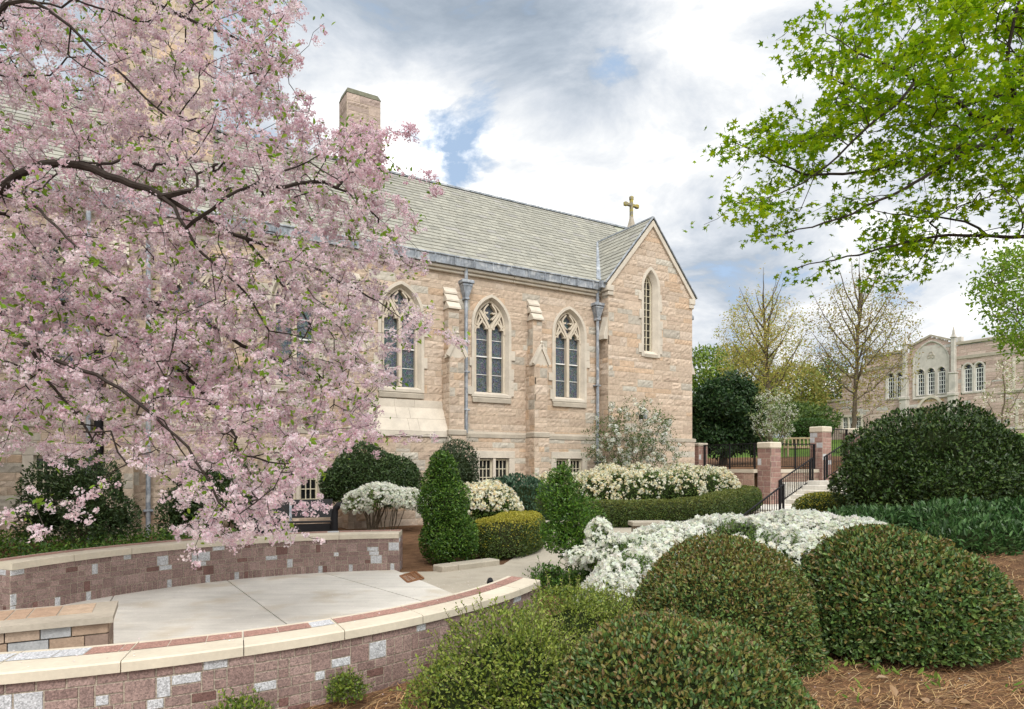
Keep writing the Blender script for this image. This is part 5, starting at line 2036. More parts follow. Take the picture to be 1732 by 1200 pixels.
def fill_poly(poly, n, r, keep=None):
    q = A(poly, float)
    lo, hi = q.min(0), q.max(0)
    out = []
    while sum(len(o) for o in out) < n:
        P = r.uniform(lo, hi, (4 * n, 2))
        P = P[in_poly(P, poly)]
        if keep is not None:
            P = P[r.random(len(P)) < keep(P)]
        out.append(P)
    return np.concatenate(out)[:n]


def pts3(P2, Y):
    return np.stack([(P2[:, 0] - CX) / F * Y, Y, EYE + (HY - P2[:, 1]) / F * Y], -1)


def L3(*pp):
    return [P3(*p) for p in pp]


# ------------------------------------------------------------------ the cherry in blossom
def cherry():
    r = np.random.default_rng(101)
    base = A([-7.2, 7.6, 0.0])
    root = thing('cherry_tree', 'large cherry tree in full pink and white blossom before the chapel', 'tree', base)
    hub = P3(-330, 640, 7.2)
    limbs = [
        ([base - [0, 0, 0.1], base + [0.15, -0.05, 0.9], base + [0.4, -0.15, 1.7], hub], 0.17, 0.13),
        ([hub] + L3((-200, 520, 6.8), (-90, 400, 6.5), (20, 303, 6.3), (70, 272, 6.25), (135, 278, 6.2), (195, 300, 6.2), (245, 318, 6.2), (330, 362, 6.35), (420, 408, 6.6), (490, 432, 6.8), (560, 470, 7.1), (640, 510, 7.4)), 0.075, 0.012),
        (L3((285, 332, 6.2), (320, 320, 6.3), (400, 323, 6.4), (470, 318, 6.55), (520, 308, 6.7), (575, 312, 6.9), (640, 370, 7.2)), 0.026, 0.008),
        (L3((283, 335, 6.2), (300, 365, 6.1), (312, 385, 6.1), (335, 425, 6.1), (395, 470, 6.1), (420, 500, 6.15), (455, 560, 6.3)), 0.024, 0.007),
        (L3((312, 384, 6.1), (350, 362, 5.9), (385, 335, 5.85), (412, 310, 5.85), (470, 297, 5.9), (505, 283, 6.0), (540, 262, 6.1)), 0.024, 0.008),
        ([hub] + L3((-180, 560, 7.6), (-60, 535, 7.8), (60, 522, 7.9), (120, 512, 7.9), (190, 505, 7.9), (300, 518, 7.8), (360, 551, 7.7), (414, 587, 7.6), (498, 622, 7.6), (560, 665, 7.7), (640, 690, 7.9)), 0.085, 0.010),
        (L3((110, 512, 7.9), (140, 530, 7.6), (165, 548, 7.4), (230, 580, 7.1), (300, 620, 6.9), (360, 680, 6.7), (400, 740, 6.5)), 0.035, 0.008),
        ([hub] + L3((-150, 620, 6.6), (-40, 590, 6.2), (50, 580, 5.9), (96, 612, 5.8), (172, 637, 5.7), (215, 664, 5.65), (250, 695, 5.6), (300, 735, 5.6), (340, 790, 5.6), (370, 850, 5.6)), 0.060, 0.008),
        (L3((50, 580, 5.9), (70, 640, 6.0), (110, 680, 6.1), (150, 720, 6.2), (165, 770, 6.3)), 0.020, 0.006),
        ([hub] + L3((-260, 420, 6.6), (-150, 200, 6.2), (-40, 40, 6.0), (57, -10, 6.0), (100, 35, 6.0), (145, 66, 6.0), (206, 132, 6.1), (245, 165, 6.2), (282, 197, 6.3), (360, 240, 6.6)), 0.055, 0.008),
        (L3((-150, 200, 6.2), (-60, 100, 6.6), (60, -60, 7.0), (210, -15, 7.2), (272, 9, 7.2), (307, 30, 7.2), (364, 52, 7.2), (430, 80, 7.3), (490, 110, 7.4)), 0.040, 0.007),
        (L3((-90, 400, 6.5), (0, 350, 6.9), (60, 390, 7.2), (140, 430, 7.4), (160, 480, 7.5), (230, 520, 7.5), (300, 600, 7.6), (350, 640, 7.7)), 0.030, 0.007),
        (L3((20, 303, 6.3), (60, 350, 5.7), (110, 400, 5.4), (150, 440, 5.3), (200, 470, 5.25)), 0.026, 0.007),
        (L3((420, 408, 6.6), (470, 470, 6.9), (520, 540, 7.2), (560, 600, 7.4), (580, 680, 7.5)), 0.016, 0.006),
        (L3((575, 312, 6.9), (600, 280, 7.0), (640, 250, 7.2), (690, 300, 7.4)), 0.010, 0.005),
    ]
    poly = [(-90, -70), (470, -70), (520, 10), (512, 60), (500, 120), (520, 150), (515, 200), (560, 218), (610, 226), (645, 262), (668, 330), (700, 350), (710, 410), (742, 445), (715, 480), (700, 500), (728, 530), (735, 560), (690, 580), (650, 600), (676, 640), (640, 680), (660, 735),
            (610, 750), (560, 762), (545, 790), (500, 820), (470, 870), (500, 905), (420, 915), (340, 905), (310, 915), (300, 885), (340, 860), (280, 840), (260, 800), (170, 790), (100, 780), (-90, 790)]

    def keep(P):
        k = np.ones(len(P))
        k[(P[:, 1] > 700) & (P[:, 0] < 250)] = 0.5
        k[(P[:, 1] > 780) & (P[:, 0] < 300)] = 0.25
        k[P[:, 0] > 640] = 0.6
        return k
    P2 = fill_poly(poly, 3800, r, keep)
    P2 = np.concatenate([P2, fill_poly([(565, 212), (645, 222), (660, 300), (600, 310)], 70, r), fill_poly([(0, 480), (330, 480), (420, 700), (0, 720)], 260, r)])
    Y = 6.35 + np.abs(r.normal(size=len(P2))) * 1.15
    Y = np.where(r.random(len(P2)) < 0.10, r.uniform(5.4, 6.3, len(P2)), Y)
    Y = np.clip(Y - 0.6 * sstep(650, 880, P2[:, 1]) + 0.5 * sstep(450, 700, P2[:, 0]), 4.9, 9.6)
    tips = pts3(P2, Y)
    # unseen crown added to the left, overhead and behind, to shade the wall
    nb_ = 2600
    P3b = A([-8.7, 8.9, 6.4]) + randdir(nb_, r) * A([4.3, 4.4, 4.8]) * (r.random((nb_, 1)) ** 0.35)
    P3b = P3b[P3b[:, 2] > 1.9 + 0.25 * np.maximum(0, P3b[:, 0] + 6)]
    ppx = CX + F * P3b[:, 0] / P3b[:, 1]
    ppy = HY - F * (P3b[:, 2] - EYE) / P3b[:, 1]
    P3b = P3b[(ppx < -70) | (ppy < -60)]
    tips = np.concatenate([tips, P3b])
    extra = [(548, 40, 6.9), (530, 55, 6.9), (700, 215, 7.2), (708, 235, 7.2), (740, 318, 7.3), (725, 290, 7.3), (782, 582, 7.3), (765, 572, 7.3), (750, 560, 7.3), (738, 735, 7.6), (700, 738, 7.6), (540, 912, 5.6), (515, 905, 5.6), (335, 945, 5.6), (330, 925, 5.6),
             (20, 875, 5.2), (12, 868, 5.2), (32, 850, 5.2), (60, 890, 5.1), (75, 893, 5.1), (122, 845, 5.6), (118, 860, 5.6), (146, 835, 5.7), (158, 872, 5.6), (170, 815, 5.8), (188, 820, 5.8), (552, 865, 5.9), (535, 855, 5.9), (640, 762, 7.5)]
    extra += [(592, 205, 7.0), (602, 225, 7.0), (618, 238, 7.0), (640, 232, 7.1), (655, 226, 7.1), (672, 222, 7.1), (690, 216, 7.1), (585, 240, 7.0), (470, 90, 7.0), (505, 160, 6.9), (525, 175, 6.9), (535, 165, 6.9), (610, 205, 7.0), (628, 215, 7.0), (742, 316, 7.3), (728, 322, 7.3), (700, 300, 7.3)]
    extra_t = A([P3(*e) for e in extra])
    tips = np.concatenate([tips, extra_t])
    limbs += [([hub, hub + [-0.8, 0.3, 1.0], hub + [-1.8, 0.8, 2.6]], 0.09, 0.02), ([hub, hub + [-0.3, 1.2, 1.2], hub + [-0.2, 2.6, 2.6]], 0.09, 0.02), ([hub, hub + [-0.5, -1.0, 1.1], hub + [-0.9, -2.4, 2.2]], 0.08, 0.02), ([hub, hub + [0.2, 0.2, 1.6], hub + [0.8, 0.4, 3.6]], 0.09, 0.02)]
    limbs = limbs[:1] + [(p_, a_ * 0.75, b_ * 0.75) for p_, a_, b_ in limbs[1:]]
    pos, par, minr, tipn = grow(limbs, tips, r, 0.13, 0.10, 0.35)
    a = Acc()
    cnt, rad = branch_mesh(a, pos - base, par, minr, 0.0026, 0.44, (0.06, 0.05, 0.04), 0.2)
    a.build('branches', M['bark'], root)
    fine = np.nonzero((cnt <= 5) & (rad < 0.011))[0]
    nclu = 30000
    pickn = r.choice(fine, nclu)
    pickn = np.concatenate([pickn, np.repeat(tipn[-len(extra):-17], 3)])
    per = 17
    C0 = pos[pickn] + r.normal(size=(len(pickn), 3)) * 0.035 + A([0, 0, -0.025])
    o = randdir(len(pickn) * per, r)
    o[:, 2] *= 0.8
    Pf = np.repeat(C0, per, 0) + o * (r.uniform(0.35, 1.0, (len(o), 1)) * r.uniform(0.03, 0.062, (len(pickn), 1)).repeat(per, 0))
    pal = [((0.90, 0.87, 0.88), 5), ((0.93, 0.915, 0.92), 7), ((0.85, 0.765, 0.81), 2.5), ((0.95, 0.945, 0.945), 7), ((0.68, 0.46, 0.55), 1.6)]
    base_c = colours(pal, len(pickn), r, 0.05)
    pk_ = Lumps(r, 1.5, 9)(C0) + 0.5 * r.normal(size=len(C0))      # boughs still in deeper pink bud
    deep = np.clip((pk_ - 0.28) * 0.8, 0, 0.70)[:, None]
    base_c = (base_c * (1 - deep) + A([0.76, 0.45, 0.57]) * deep).repeat(per, 0)
    Cf = base_c * 0.50 + colours(pal, len(Pf), r, 0.06) * 0.50
    a = Acc()
    vc = A([[0.66, 0.40, 0.47]] + [[1, 1, 1]] * 5 + [[0.97, 0.92, 0.945]] * 5)
    scatter(a, FLO_V, FLO_F, Pf - base, frame_from(randdir(len(o), r), o + A([0, 0, -0.15]) + 0.35 * randdir(len(o), r)), r.uniform(0.0105, 0.0165, len(o)), Cf, vc)
    a.build('blossoms', M['petal'], root)
    ncl = 2600
    pl = np.concatenate([r.choice(fine, ncl), np.repeat(tipn[-17:], 5), np.repeat(tipn[-len(extra):][[0, 2, 3, 4, 5]], 3)])
    k = 6
    P = np.repeat(pos[pl], k, 0) + r.normal(size=(len(pl) * k, 3)) * 0.05
    a = Acc()
    R = frame_from(randdir(len(P), r) + A([0.2, 0, -0.35]), randdir(len(P), r) + A([0, 0, 0.9]))
    scatter(a, LEAF_V, LEAF_F, P - base, R, r.uniform(0.035, 0.075, len(P)), colours([((0.20, 0.33, 0.035), 4), ((0.14, 0.26, 0.03), 3), ((0.27, 0.40, 0.05), 2)], len(P), r))
    a.build('leaves', M['thin'], root)


# ------------------------------------------------------------------ the maple overhead on the right
def maple():
    r = np.random.default_rng(202)
    base = A([9.6, 8.6, 0.4])
    root = thing('maple_tree', 'maple with bright yellow green star leaves overhanging the big dark shrub', 'tree', base)
    fork = P3(1960, 330, 8.4)
    limbs = [
        ([base - [0, 0, 0.2], base + [-0.05, 0, 1.5], base + [-0.2, 0, 3.0], fork], 0.22, 0.17),
        ([fork] + L3((1850, 240, 8.0), (1760, 205, 7.8), (1732, 217, 7.7), (1705, 227, 7.6), (1660, 200, 7.5), (1600, 160, 7.4), (1540, 130, 7.3), (1450, 90, 7.2)), 0.055, 0.010),
        ([fork] + L3((1860, 380, 8.0), (1732, 402, 7.8), (1676, 400, 7.7), (1588, 398, 7.6), (1522, 410, 7.5), (1447, 433, 7.4), (1347, 454, 7.3)), 0.035, 0.006),
        (L3((1676, 400, 7.7), (1630, 372, 7.8), (1580, 364, 7.9), (1526, 367, 8.0), (1480, 357, 8.1)), 0.014, 0.006),
        (L3((1760, 205, 7.8), (1680, 235, 7.4), (1613, 267, 7.2), (1555, 308, 7.1), (1488, 340, 7.0), (1430, 367, 7.0), (1376, 387, 7.0), (1300, 400, 7.0)), 0.030, 0.006),
        (L3((1650, 240, 7.3), (1600, 255, 7.6), (1555, 267, 7.8), (1497, 283, 7.9), (1451, 294, 8.0), (1397, 294, 8.1), (1359, 298, 8.1), (1305, 271, 8.2), (1240, 240, 8.3)), 0.026, 0.006),
        (L3((1540, 160, 7.3), (1472, 210, 7.2), (1430, 254, 7.2), (1380, 296, 7.2), (1300, 340, 7.2), (1240, 345, 7.2)), 0.016, 0.005),
        (L3((1732, 160, 8.0), (1697, 158, 8.0), (1622, 183, 8.0), (1555, 187, 8.1), (1440, 150, 8.2), (1350, 100, 8.3)), 0.022, 0.006),
        ([fork] + L3((1900, 100, 8.6), (1800, -20, 8.6), (1720, -60, 8.6), (1600, -40, 8.5), (1500, 10, 8.4), (1420, 40, 8.4)), 0.06, 0.008),
        (L3((1732, 217, 7.7), (1700, 120, 7.2), (1715, 40, 7.0), (1735, -40, 6.9)), 0.030, 0.012),
        (L3((1588, 398, 7.6), (1560, 440, 7.4), (1530, 470, 7.3), (1490, 480, 7.3)), 0.008, 0.004),
    ]
    poly = [(1212, 218), (1232, 208), (1262, 178), (1300, 165), (1318, 85), (1350, 55), (1385, 42), (1432, 8), (1470, -40), (1830, -70), (1830, 400), (1745, 430), (1690, 410), (1640, 432), (1570, 470), (1500, 488), (1462, 478), (1380, 486), (1332, 468), (1330, 432),
            (1268, 422), (1272, 388), (1212, 340), (1216, 300)]

    def keep(P):
        k = 0.45 + 0.55 * sstep(1250, 1560, P[:, 0] - (P[:, 1] - 150) * 0.35)
        k[(P[:, 0] < 1345) & (P[:, 1] > 330)] *= 0.7
        k *= 1 - 0.75 * np.exp(-(((P[:, 0] - 1480) / 90) ** 2 + ((P[:, 1] - 340) / 45) ** 2))
        k *= 1 - 0.6 * np.exp(-(((P[:, 0] - 1590) / 60) ** 2 + ((P[:, 1] - 390) / 35) ** 2))
        k *= 1 - 0.6 * np.exp(-(((P[:, 0] - 1440) / 50) ** 2 + ((P[:, 1] - 440) / 22) ** 2))
        k *= 1 - 0.7 * np.exp(-(((P[:, 0] - 1350) / 50) ** 2 + ((P[:, 1] - 195) / 25) ** 2))
        return k
    ctr = fill_poly(poly, 115, r, keep)    # boughs: flat drooping sprays with sky between them
    Yc = np.clip(7.7 + r.normal(size=len(ctr)) * 0.75, 6.0, 9.6)
    C3 = pts3(ctr, Yc)
    out = unit(np.stack([-np.ones(len(ctr)), r.normal(0, 0.5, len(ctr)), -0.30 + r.normal(0, 0.16, len(ctr))], -1))
    k = 11
    u = r.uniform(-0.8, 0.18, (len(ctr), k, 1))
    tips = C3[:, None] + out[:, None] * u * r.uniform(0.5, 0.95, (len(ctr), 1, 1)) + r.normal(size=(len(ctr), k, 3)) * A([0.06, 0.20, 0.035])
    tips = tips.reshape(-1, 3)
    edge_t = fill_poly(poly, 300, r, keep)
    tips = np.concatenate([tips, pts3(edge_t, np.clip(7.7 + r.normal(size=len(edge_t)) * 0.7, 6.0, 9.6))])
    pos, par, minr, tipn = grow(limbs, tips, r, 0.15, 0.12, 0.3)
    a = Acc()
    cnt, rad = branch_mesh(a, pos - base, par, minr, 0.0028, 0.45, (0.1, 0.08, 0.06), 0.24)
    a.build('branches', M['bark'], root)
    fine = np.nonzero((cnt <= 2) & (rad < 0.008))[0]
    n = 13000
    pk = np.concatenate([r.choice(fine, n), np.repeat(tipn, 3)])
    P = pos[pk] + r.normal(size=(len(pk), 3)) * A([0.09, 0.09, 0.045]) + A([0, 0, -0.03])
    d = randdir(len(P), r) + A([-0.15, -0.1, -0.25])
    nn = randdir(len(P), r) * 0.7 + A([0, 0, 1.0])
    a = Acc()
    scatter(a, MAP_V, MAP_F, P - base, frame_from(d, nn), r.uniform(0.036, 0.066, len(P)), colours([((0.20, 0.335, 0.004), 4), ((0.265, 0.40, 0.006), 4), ((0.11, 0.225, 0.003), 3.5), ((0.32, 0.44, 0.006), 2)], len(P), r))
    a.build('leaves', M['thin'], root)


def twig_tree(name, label, base, limbs, tips, seed, bark, leaf_n, leaf_s, pal, group=None, r0=0.004, ex=0.45, step=0.3, leafmat='thin', flowers=None, spread=0.12, wob=0.25, bias=0.12, rmax=0.3, leafv=None):
    r = np.random.default_rng(seed)
    base = A(base, float)
    root = thing(name, label, 'tree' if 'tree' in name else 'shrub', base, 0, group)
    pos, par, minr, tipn = grow(limbs, tips, r, step, bias, wob)
    a = Acc()
    cnt, rad = branch_mesh(a, pos - base, par, minr, r0, ex, (0.1, 0.08, 0.06), rmax)
    a.build('branches', M[bark], root)
    fine = np.nonzero(cnt <= 3)[0]
    pk = np.concatenate([r.choice(fine, leaf_n), tipn])
    P = pos[pk] + r.normal(size=(len(pk), 3)) * spread
    a = Acc()
    scatter(a, LEAF_V if leafv is None else leafv, LEAF_F, P - base, frame_from(randdir(len(P), r) + A([0, 0, 0.2]), randdir(len(P), r) + A([0, 0, 0.5])), leaf_s * r.uniform(0.6, 1.3, len(P)), colours(pal, len(P), r))
    a.build('leaves', M[leafmat], root)
    if flowers:
        n, per, sz, cl, fpal = flowers
        pk = r.choice(fine, n)
        o = randdir(n * per, r)
        P = np.repeat(pos[pk] + r.normal(size=(n, 3)) * spread * 0.6, per, 0) + o * cl
        a = Acc()
        scatter(a, FLO_V, FLO_F, P - base, frame_from(randdir(len(o), r), o), sz * r.uniform(0.8, 1.2, len(o)), colours(fpal, len(o), r, 0.05))
        a.build('blossoms', M['petal'], root)
    return root


def leafy_tree(name, label, base, blobs, n, size, pal, seed, trunk_r, group=None, material='leaf', amp=0.16, freq=1.4, depth=0.5, core_s=0.0):
    """a full crown: leaf clumps over several rounded masses on a trunk with limbs"""
    r = np.random.default_rng(seed)
    base = A(base, float)
    root = thing(name, label, 'tree', base, 0, group)
    a = Acc()
    top = A(blobs[0][0])
    trunk = np.linspace(0, 1, 7)[:, None] * (top - base) * A([[1, 1, 0.9]])
    trunk[1:-1, :2] += r.normal(size=(5, 2)) * trunk_r * 0.4
    tube(a, trunk - A([0, 0, 0.2]) * (np.arange(7) == 0)[:, None], np.linspace(trunk_r, trunk_r * 0.4, 7), 8)
    for c, rd in blobs:
        for _ in range(3):
            j = r.integers(2, 6)
            e = A(c) - base + r.normal(size=3) * A(rd) * 0.35
            s = np.linspace(0, 1, 5)[:, None]
            tube(a, trunk[j] + (e - trunk[j]) * s + A([0, 0, 0.3]) * (s * (1 - s)), np.linspace(trunk_r * 0.4, trunk_r * 0.08, 5), 5)
    a.build('trunk', M['twigbark'], root)
    lump = Lumps(r, freq)
    l2 = Lumps(r, freq * 3.0, 9)
    a = Acc()
    area = A([rd[0] * rd[2] + rd[1] * rd[2] for _, rd in blobs])
    for i, (c, rd) in enumerate(blobs):
        P, N = shell(c, rd, int(n * area[i] / area.sum()), r, 2.0, lump, amp, depth, -0.85)
        keep = (l2(P) > -0.75 + 0.7 * r.random(len(P))) & ~inside_any(P, blobs, i, 0.7)
        P, N = P[keep], N[keep]
        P = P + r.normal(size=P.shape) * size * 0.5
        scatter(a, LEAF_V, LEAF_F, P - base, leafaxis(N, r, 0.4, -0.1, 1.0), size * r.uniform(0.6, 1.35, len(P)), colours(pal, len(P), r))
    a.build('crown', M[material], root)
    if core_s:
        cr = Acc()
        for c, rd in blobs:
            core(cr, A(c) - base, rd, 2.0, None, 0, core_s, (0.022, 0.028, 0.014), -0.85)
        cr.build('dark_core', M['core_dark'], root)
    return root


cherry()
maple()

# ------------------------------------------------------------------ foreground mounds and shrubs
MOUND = [((0.085, 0.150, 0.036), 5), ((0.060, 0.118, 0.030), 5), ((0.13, 0.205, 0.05), 3), ((0.042, 0.080, 0.026), 2), ((0.15, 0.20, 0.07), 1.5)]
BRONZE = [((0.165, 0.120, 0.034), 4), ((0.16, 0.145, 0.036), 4), ((0.19, 0.125, 0.055), 1.5), ((0.15, 0.175, 0.04), 4)]
kw = dict(p=2.35, amp=0.07, freq=6, depth=0.22, tip_pal=BRONZE, core_s=0.86, jit=0.25)
shrub('clipped_mound', 'nearest clipped evergreen mound with bronze tips, beside the loose yellow green shrub', 'shrub', [((1.01, 4.25, -0.08), (0.87, 0.82, 0.69))], 38000, 0.033, MOUND, 501, tip_share=0.52, stems=(7, 0.012, 0.3, 0.4), zmin=-0.2, sprays=(260, 0.075, 5), group='clipped mounds', **kw)
shrub('clipped_mound', 'middle clipped mound, its whole dome flushed bronze, below the white azaleas', 'shrub', [((1.84, 5.85, 0.0), (0.78, 0.76, 0.90))], 42000, 0.032, MOUND, 502, tip_share=0.72, stems=(7, 0.012, 0.3, 0.4), zmin=-0.2, sprays=(240, 0.075, 5), group='clipped mounds', **kw)
shrub('clipped_mound', 'greenest clipped mound, standing on pine straw in front of the laurel', 'shrub', [((3.44, 6.05, 0.22), (0.88, 0.82, 0.75))], 36000, 0.042, MOUND, 503, tip_share=0.36, stems=(9, 0.014, 0.35, 0.5), zmin=-0.22, sprays=(240, 0.085, 5), group='clipped mounds', **kw)
LOOSE = [((0.165, 0.225, 0.030), 4), ((0.11, 0.165, 0.026), 4), ((0.23, 0.285, 0.045), 2.5), ((0.065, 0.11, 0.024), 3)]
LTIP = [((0.25, 0.31, 0.05), 3), ((0.29, 0.33, 0.08), 2), ((0.18, 0.24, 0.035), 2)]
shrub('loose_shrub', 'loose yellow green shrub with arching sprays beside the low curved wall', 'shrub', [((-0.02, 4.75, 0.05), (0.56, 0.55, 0.56)), ((0.15, 4.5, -0.05), (0.40, 0.45, 0.52)), ((-0.32, 4.55, -0.05), (0.40, 0.4, 0.42))], 21000, 0.026, LOOSE, 511, p=2.0, amp=0.16, freq=6, depth=0.45, tip_pal=LTIP, tip_share=0.4, core_s=0.62, sprays=(420, 0.17, 12), stems=(9, 0.007, 0.4, 0.45), material='leaf', zmin=-0.25)
shrub('loose_shrub', 'sprawling light green shrub between the wall end and the white azaleas', 'shrub', [((0.55, 5.75, 0.05), (0.52, 0.5, 0.52)), ((0.95, 6.2, 0.0), (0.45, 0.45, 0.42))], 14000, 0.026, LOOSE, 512, p=2.0, amp=0.16, freq=6, depth=0.45, tip_pal=LTIP, tip_share=0.4, core_s=0.62, sprays=(300, 0.17, 12), stems=(7, 0.007, 0.4, 0.4), material='leaf', zmin=-0.25)
shrub('seedling_shrub', 'tiny green shrub hard against the foot of the low curved wall', 'shrub', [((-1.62, 3.98, 0.02), (0.21, 0.17, 0.20))], 1500, 0.027, LOOSE, 513, amp=0.2, freq=9, depth=0.6, core_s=0.0, sprays=(45, 0.09, 7), stems=(5, 0.004, 0.1, 0.12), material='leaf')
shrub('seedling_shrub', 'tiny round green shrub on bare mulch nearer the end of the low wall', 'shrub', [((-1.12, 4.56, 0.06), (0.145, 0.13, 0.15))], 1000, 0.025, LOOSE, 514, amp=0.2, freq=9, depth=0.6, core_s=0.0, sprays=(38, 0.08, 7), stems=(5, 0.004, 0.1, 0.1), material='leaf')

# ------------------------------------------------------------------ white azaleas
AZ = [((0.11, 0.19, 0.035), 4), ((0.075, 0.14, 0.03), 3), ((0.17, 0.25, 0.05), 2)]
WHITE = [((0.83, 0.83, 0.80), 6), ((0.80, 0.82, 0.74), 2), ((0.86, 0.86, 0.845), 3)]
CREAM = [((0.86, 0.84, 0.74), 5), ((0.84, 0.74, 0.52), 3), ((0.88, 0.88, 0.82), 3), ((0.78, 0.62, 0.38), 1.2)]
shrub('white_azalea', 'broad bank of pure white azaleas behind the clipped mounds', 'azalea',
      [((2.00, 8.5, 0.30), (0.80, 0.75, 0.52)), ((2.9, 9.0, 0.34), (0.85, 0.8, 0.54)), ((3.85, 9.2, 0.38), (0.85, 0.8, 0.54)), ((4.45, 8.8, 0.32), (0.65, 0.7, 0.50)), ((2.3, 7.6, 0.18), (0.8, 0.6, 0.5)), ((3.3, 8.0, 0.2), (0.8, 0.6, 0.5))],
      22000, 0.034, AZ, 521, p=2.0, amp=0.22, freq=4.5, depth=0.35, core_s=0.72, flowers=(30000, 0.036, WHITE, 10, 0.055, 0.40, 1.1), material='leaf', stems=(9, 0.010, 0.4, 0.6), zmin=-0.4)
shrub('white_azalea', 'open white azalea sprays reaching over the path beside the leggy bush', 'azalea', [((1.10, 8.45, 0.68), (0.17, 0.17, 0.22)), ((1.32, 8.3, 0.58), (0.22, 0.18, 0.16)), ((0.86, 8.2, 0.50), (0.16, 0.10, 0.06)), ((1.05, 8.3, 0.42), (0.16, 0.16, 0.1))],
      1500, 0.032, AZ, 522, p=2.0, amp=0.3, freq=8, depth=0.5, core_s=0.0, flowers=(2300, 0.032, WHITE, 9, 0.045, 0.2, 1.5), material='leaf', stems=(8, 0.007, 0.6, 0.3), zmin=-0.9)
shrub('white_azalea', 'straggling lower white azalea with green gaps beside the sprawling light green shrub', 'azalea', [((1.30, 7.5, 0.16), (0.44, 0.5, 0.46)), ((1.05, 6.9, 0.06), (0.32, 0.36, 0.38)), ((1.55, 8.1, 0.25), (0.4, 0.4, 0.45))],
      9500, 0.034, AZ, 526, p=2.0, amp=0.3, freq=6, depth=0.5, core_s=0.5, flowers=(5200, 0.034, WHITE, 10, 0.05, 0.15, 2.4), material='leaf', stems=(9, 0.008, 0.35, 0.4), zmin=-0.4, sprays=(60, 0.12, 6))
shrub('white_azalea', 'flat topped white azalea on bare stems behind the curved back wall', 'azalea', [((-2.45, 12.9, 0.96), (0.42, 0.42, 0.22)), ((-2.85, 12.8, 0.86), (0.32, 0.36, 0.20)), ((-2.05, 12.8, 0.92), (0.34, 0.36, 0.22)), ((-2.4, 12.6, 0.98), (0.40, 0.3, 0.22))],
      4500, 0.035, AZ, 523, p=2.0, amp=0.25, freq=6, depth=0.4, core_s=0.0, flowers=(6200, 0.028, WHITE, 9, 0.05, 0.40, 1.2), material='leaf', stems=(16, 0.011, 0.95, 0.55), zmin=-0.5)
shrub('cream_azalea', 'small cream and peach azalea behind the golden box hedge', 'azalea', [((-0.47, 14.1, 0.70), (0.60, 0.5, 0.50)), ((-0.85, 14.0, 0.75), (0.35, 0.4, 0.42))],
      5000, 0.04, AZ, 524, p=2.0, amp=0.18, freq=5, depth=0.35, core_s=0.7, flowers=(5200, 0.030, CREAM, 8, 0.055, 0.45, 1.2), material='leaf', stems=(8, 0.012, 0.6, 0.4), zmin=-0.5)
band = []
for px, Y, zt in ((955, 18.7, 1.38), (1000, 18.9, 1.36), (1050, 19.2, 1.40), (1100, 19.6, 1.42), (1145, 20.1, 1.48), (1185, 20.8, 1.52), (1208, 21.4, 1.45), (1030, 19.9, 1.50), (1090, 20.4, 1.55), (1150, 21.0, 1.66)):
    q = P3(px, 800, Y)
    band.append(((q[0], q[1], zt - 0.62), (0.80, 0.75, 0.66)))
shrub('cream_azalea', 'long bank of cream azaleas in front of the gabled end', 'azalea', band, 17000, 0.05, AZ, 525, p=2.0, amp=0.16, freq=3.5, depth=0.35, core_s=0.72, flowers=(21000, 0.034, CREAM, 8, 0.06, 0.55, 0.9), material='leaf', stems=(10, 0.014, 0.6, 0.5), zmin=-0.6)

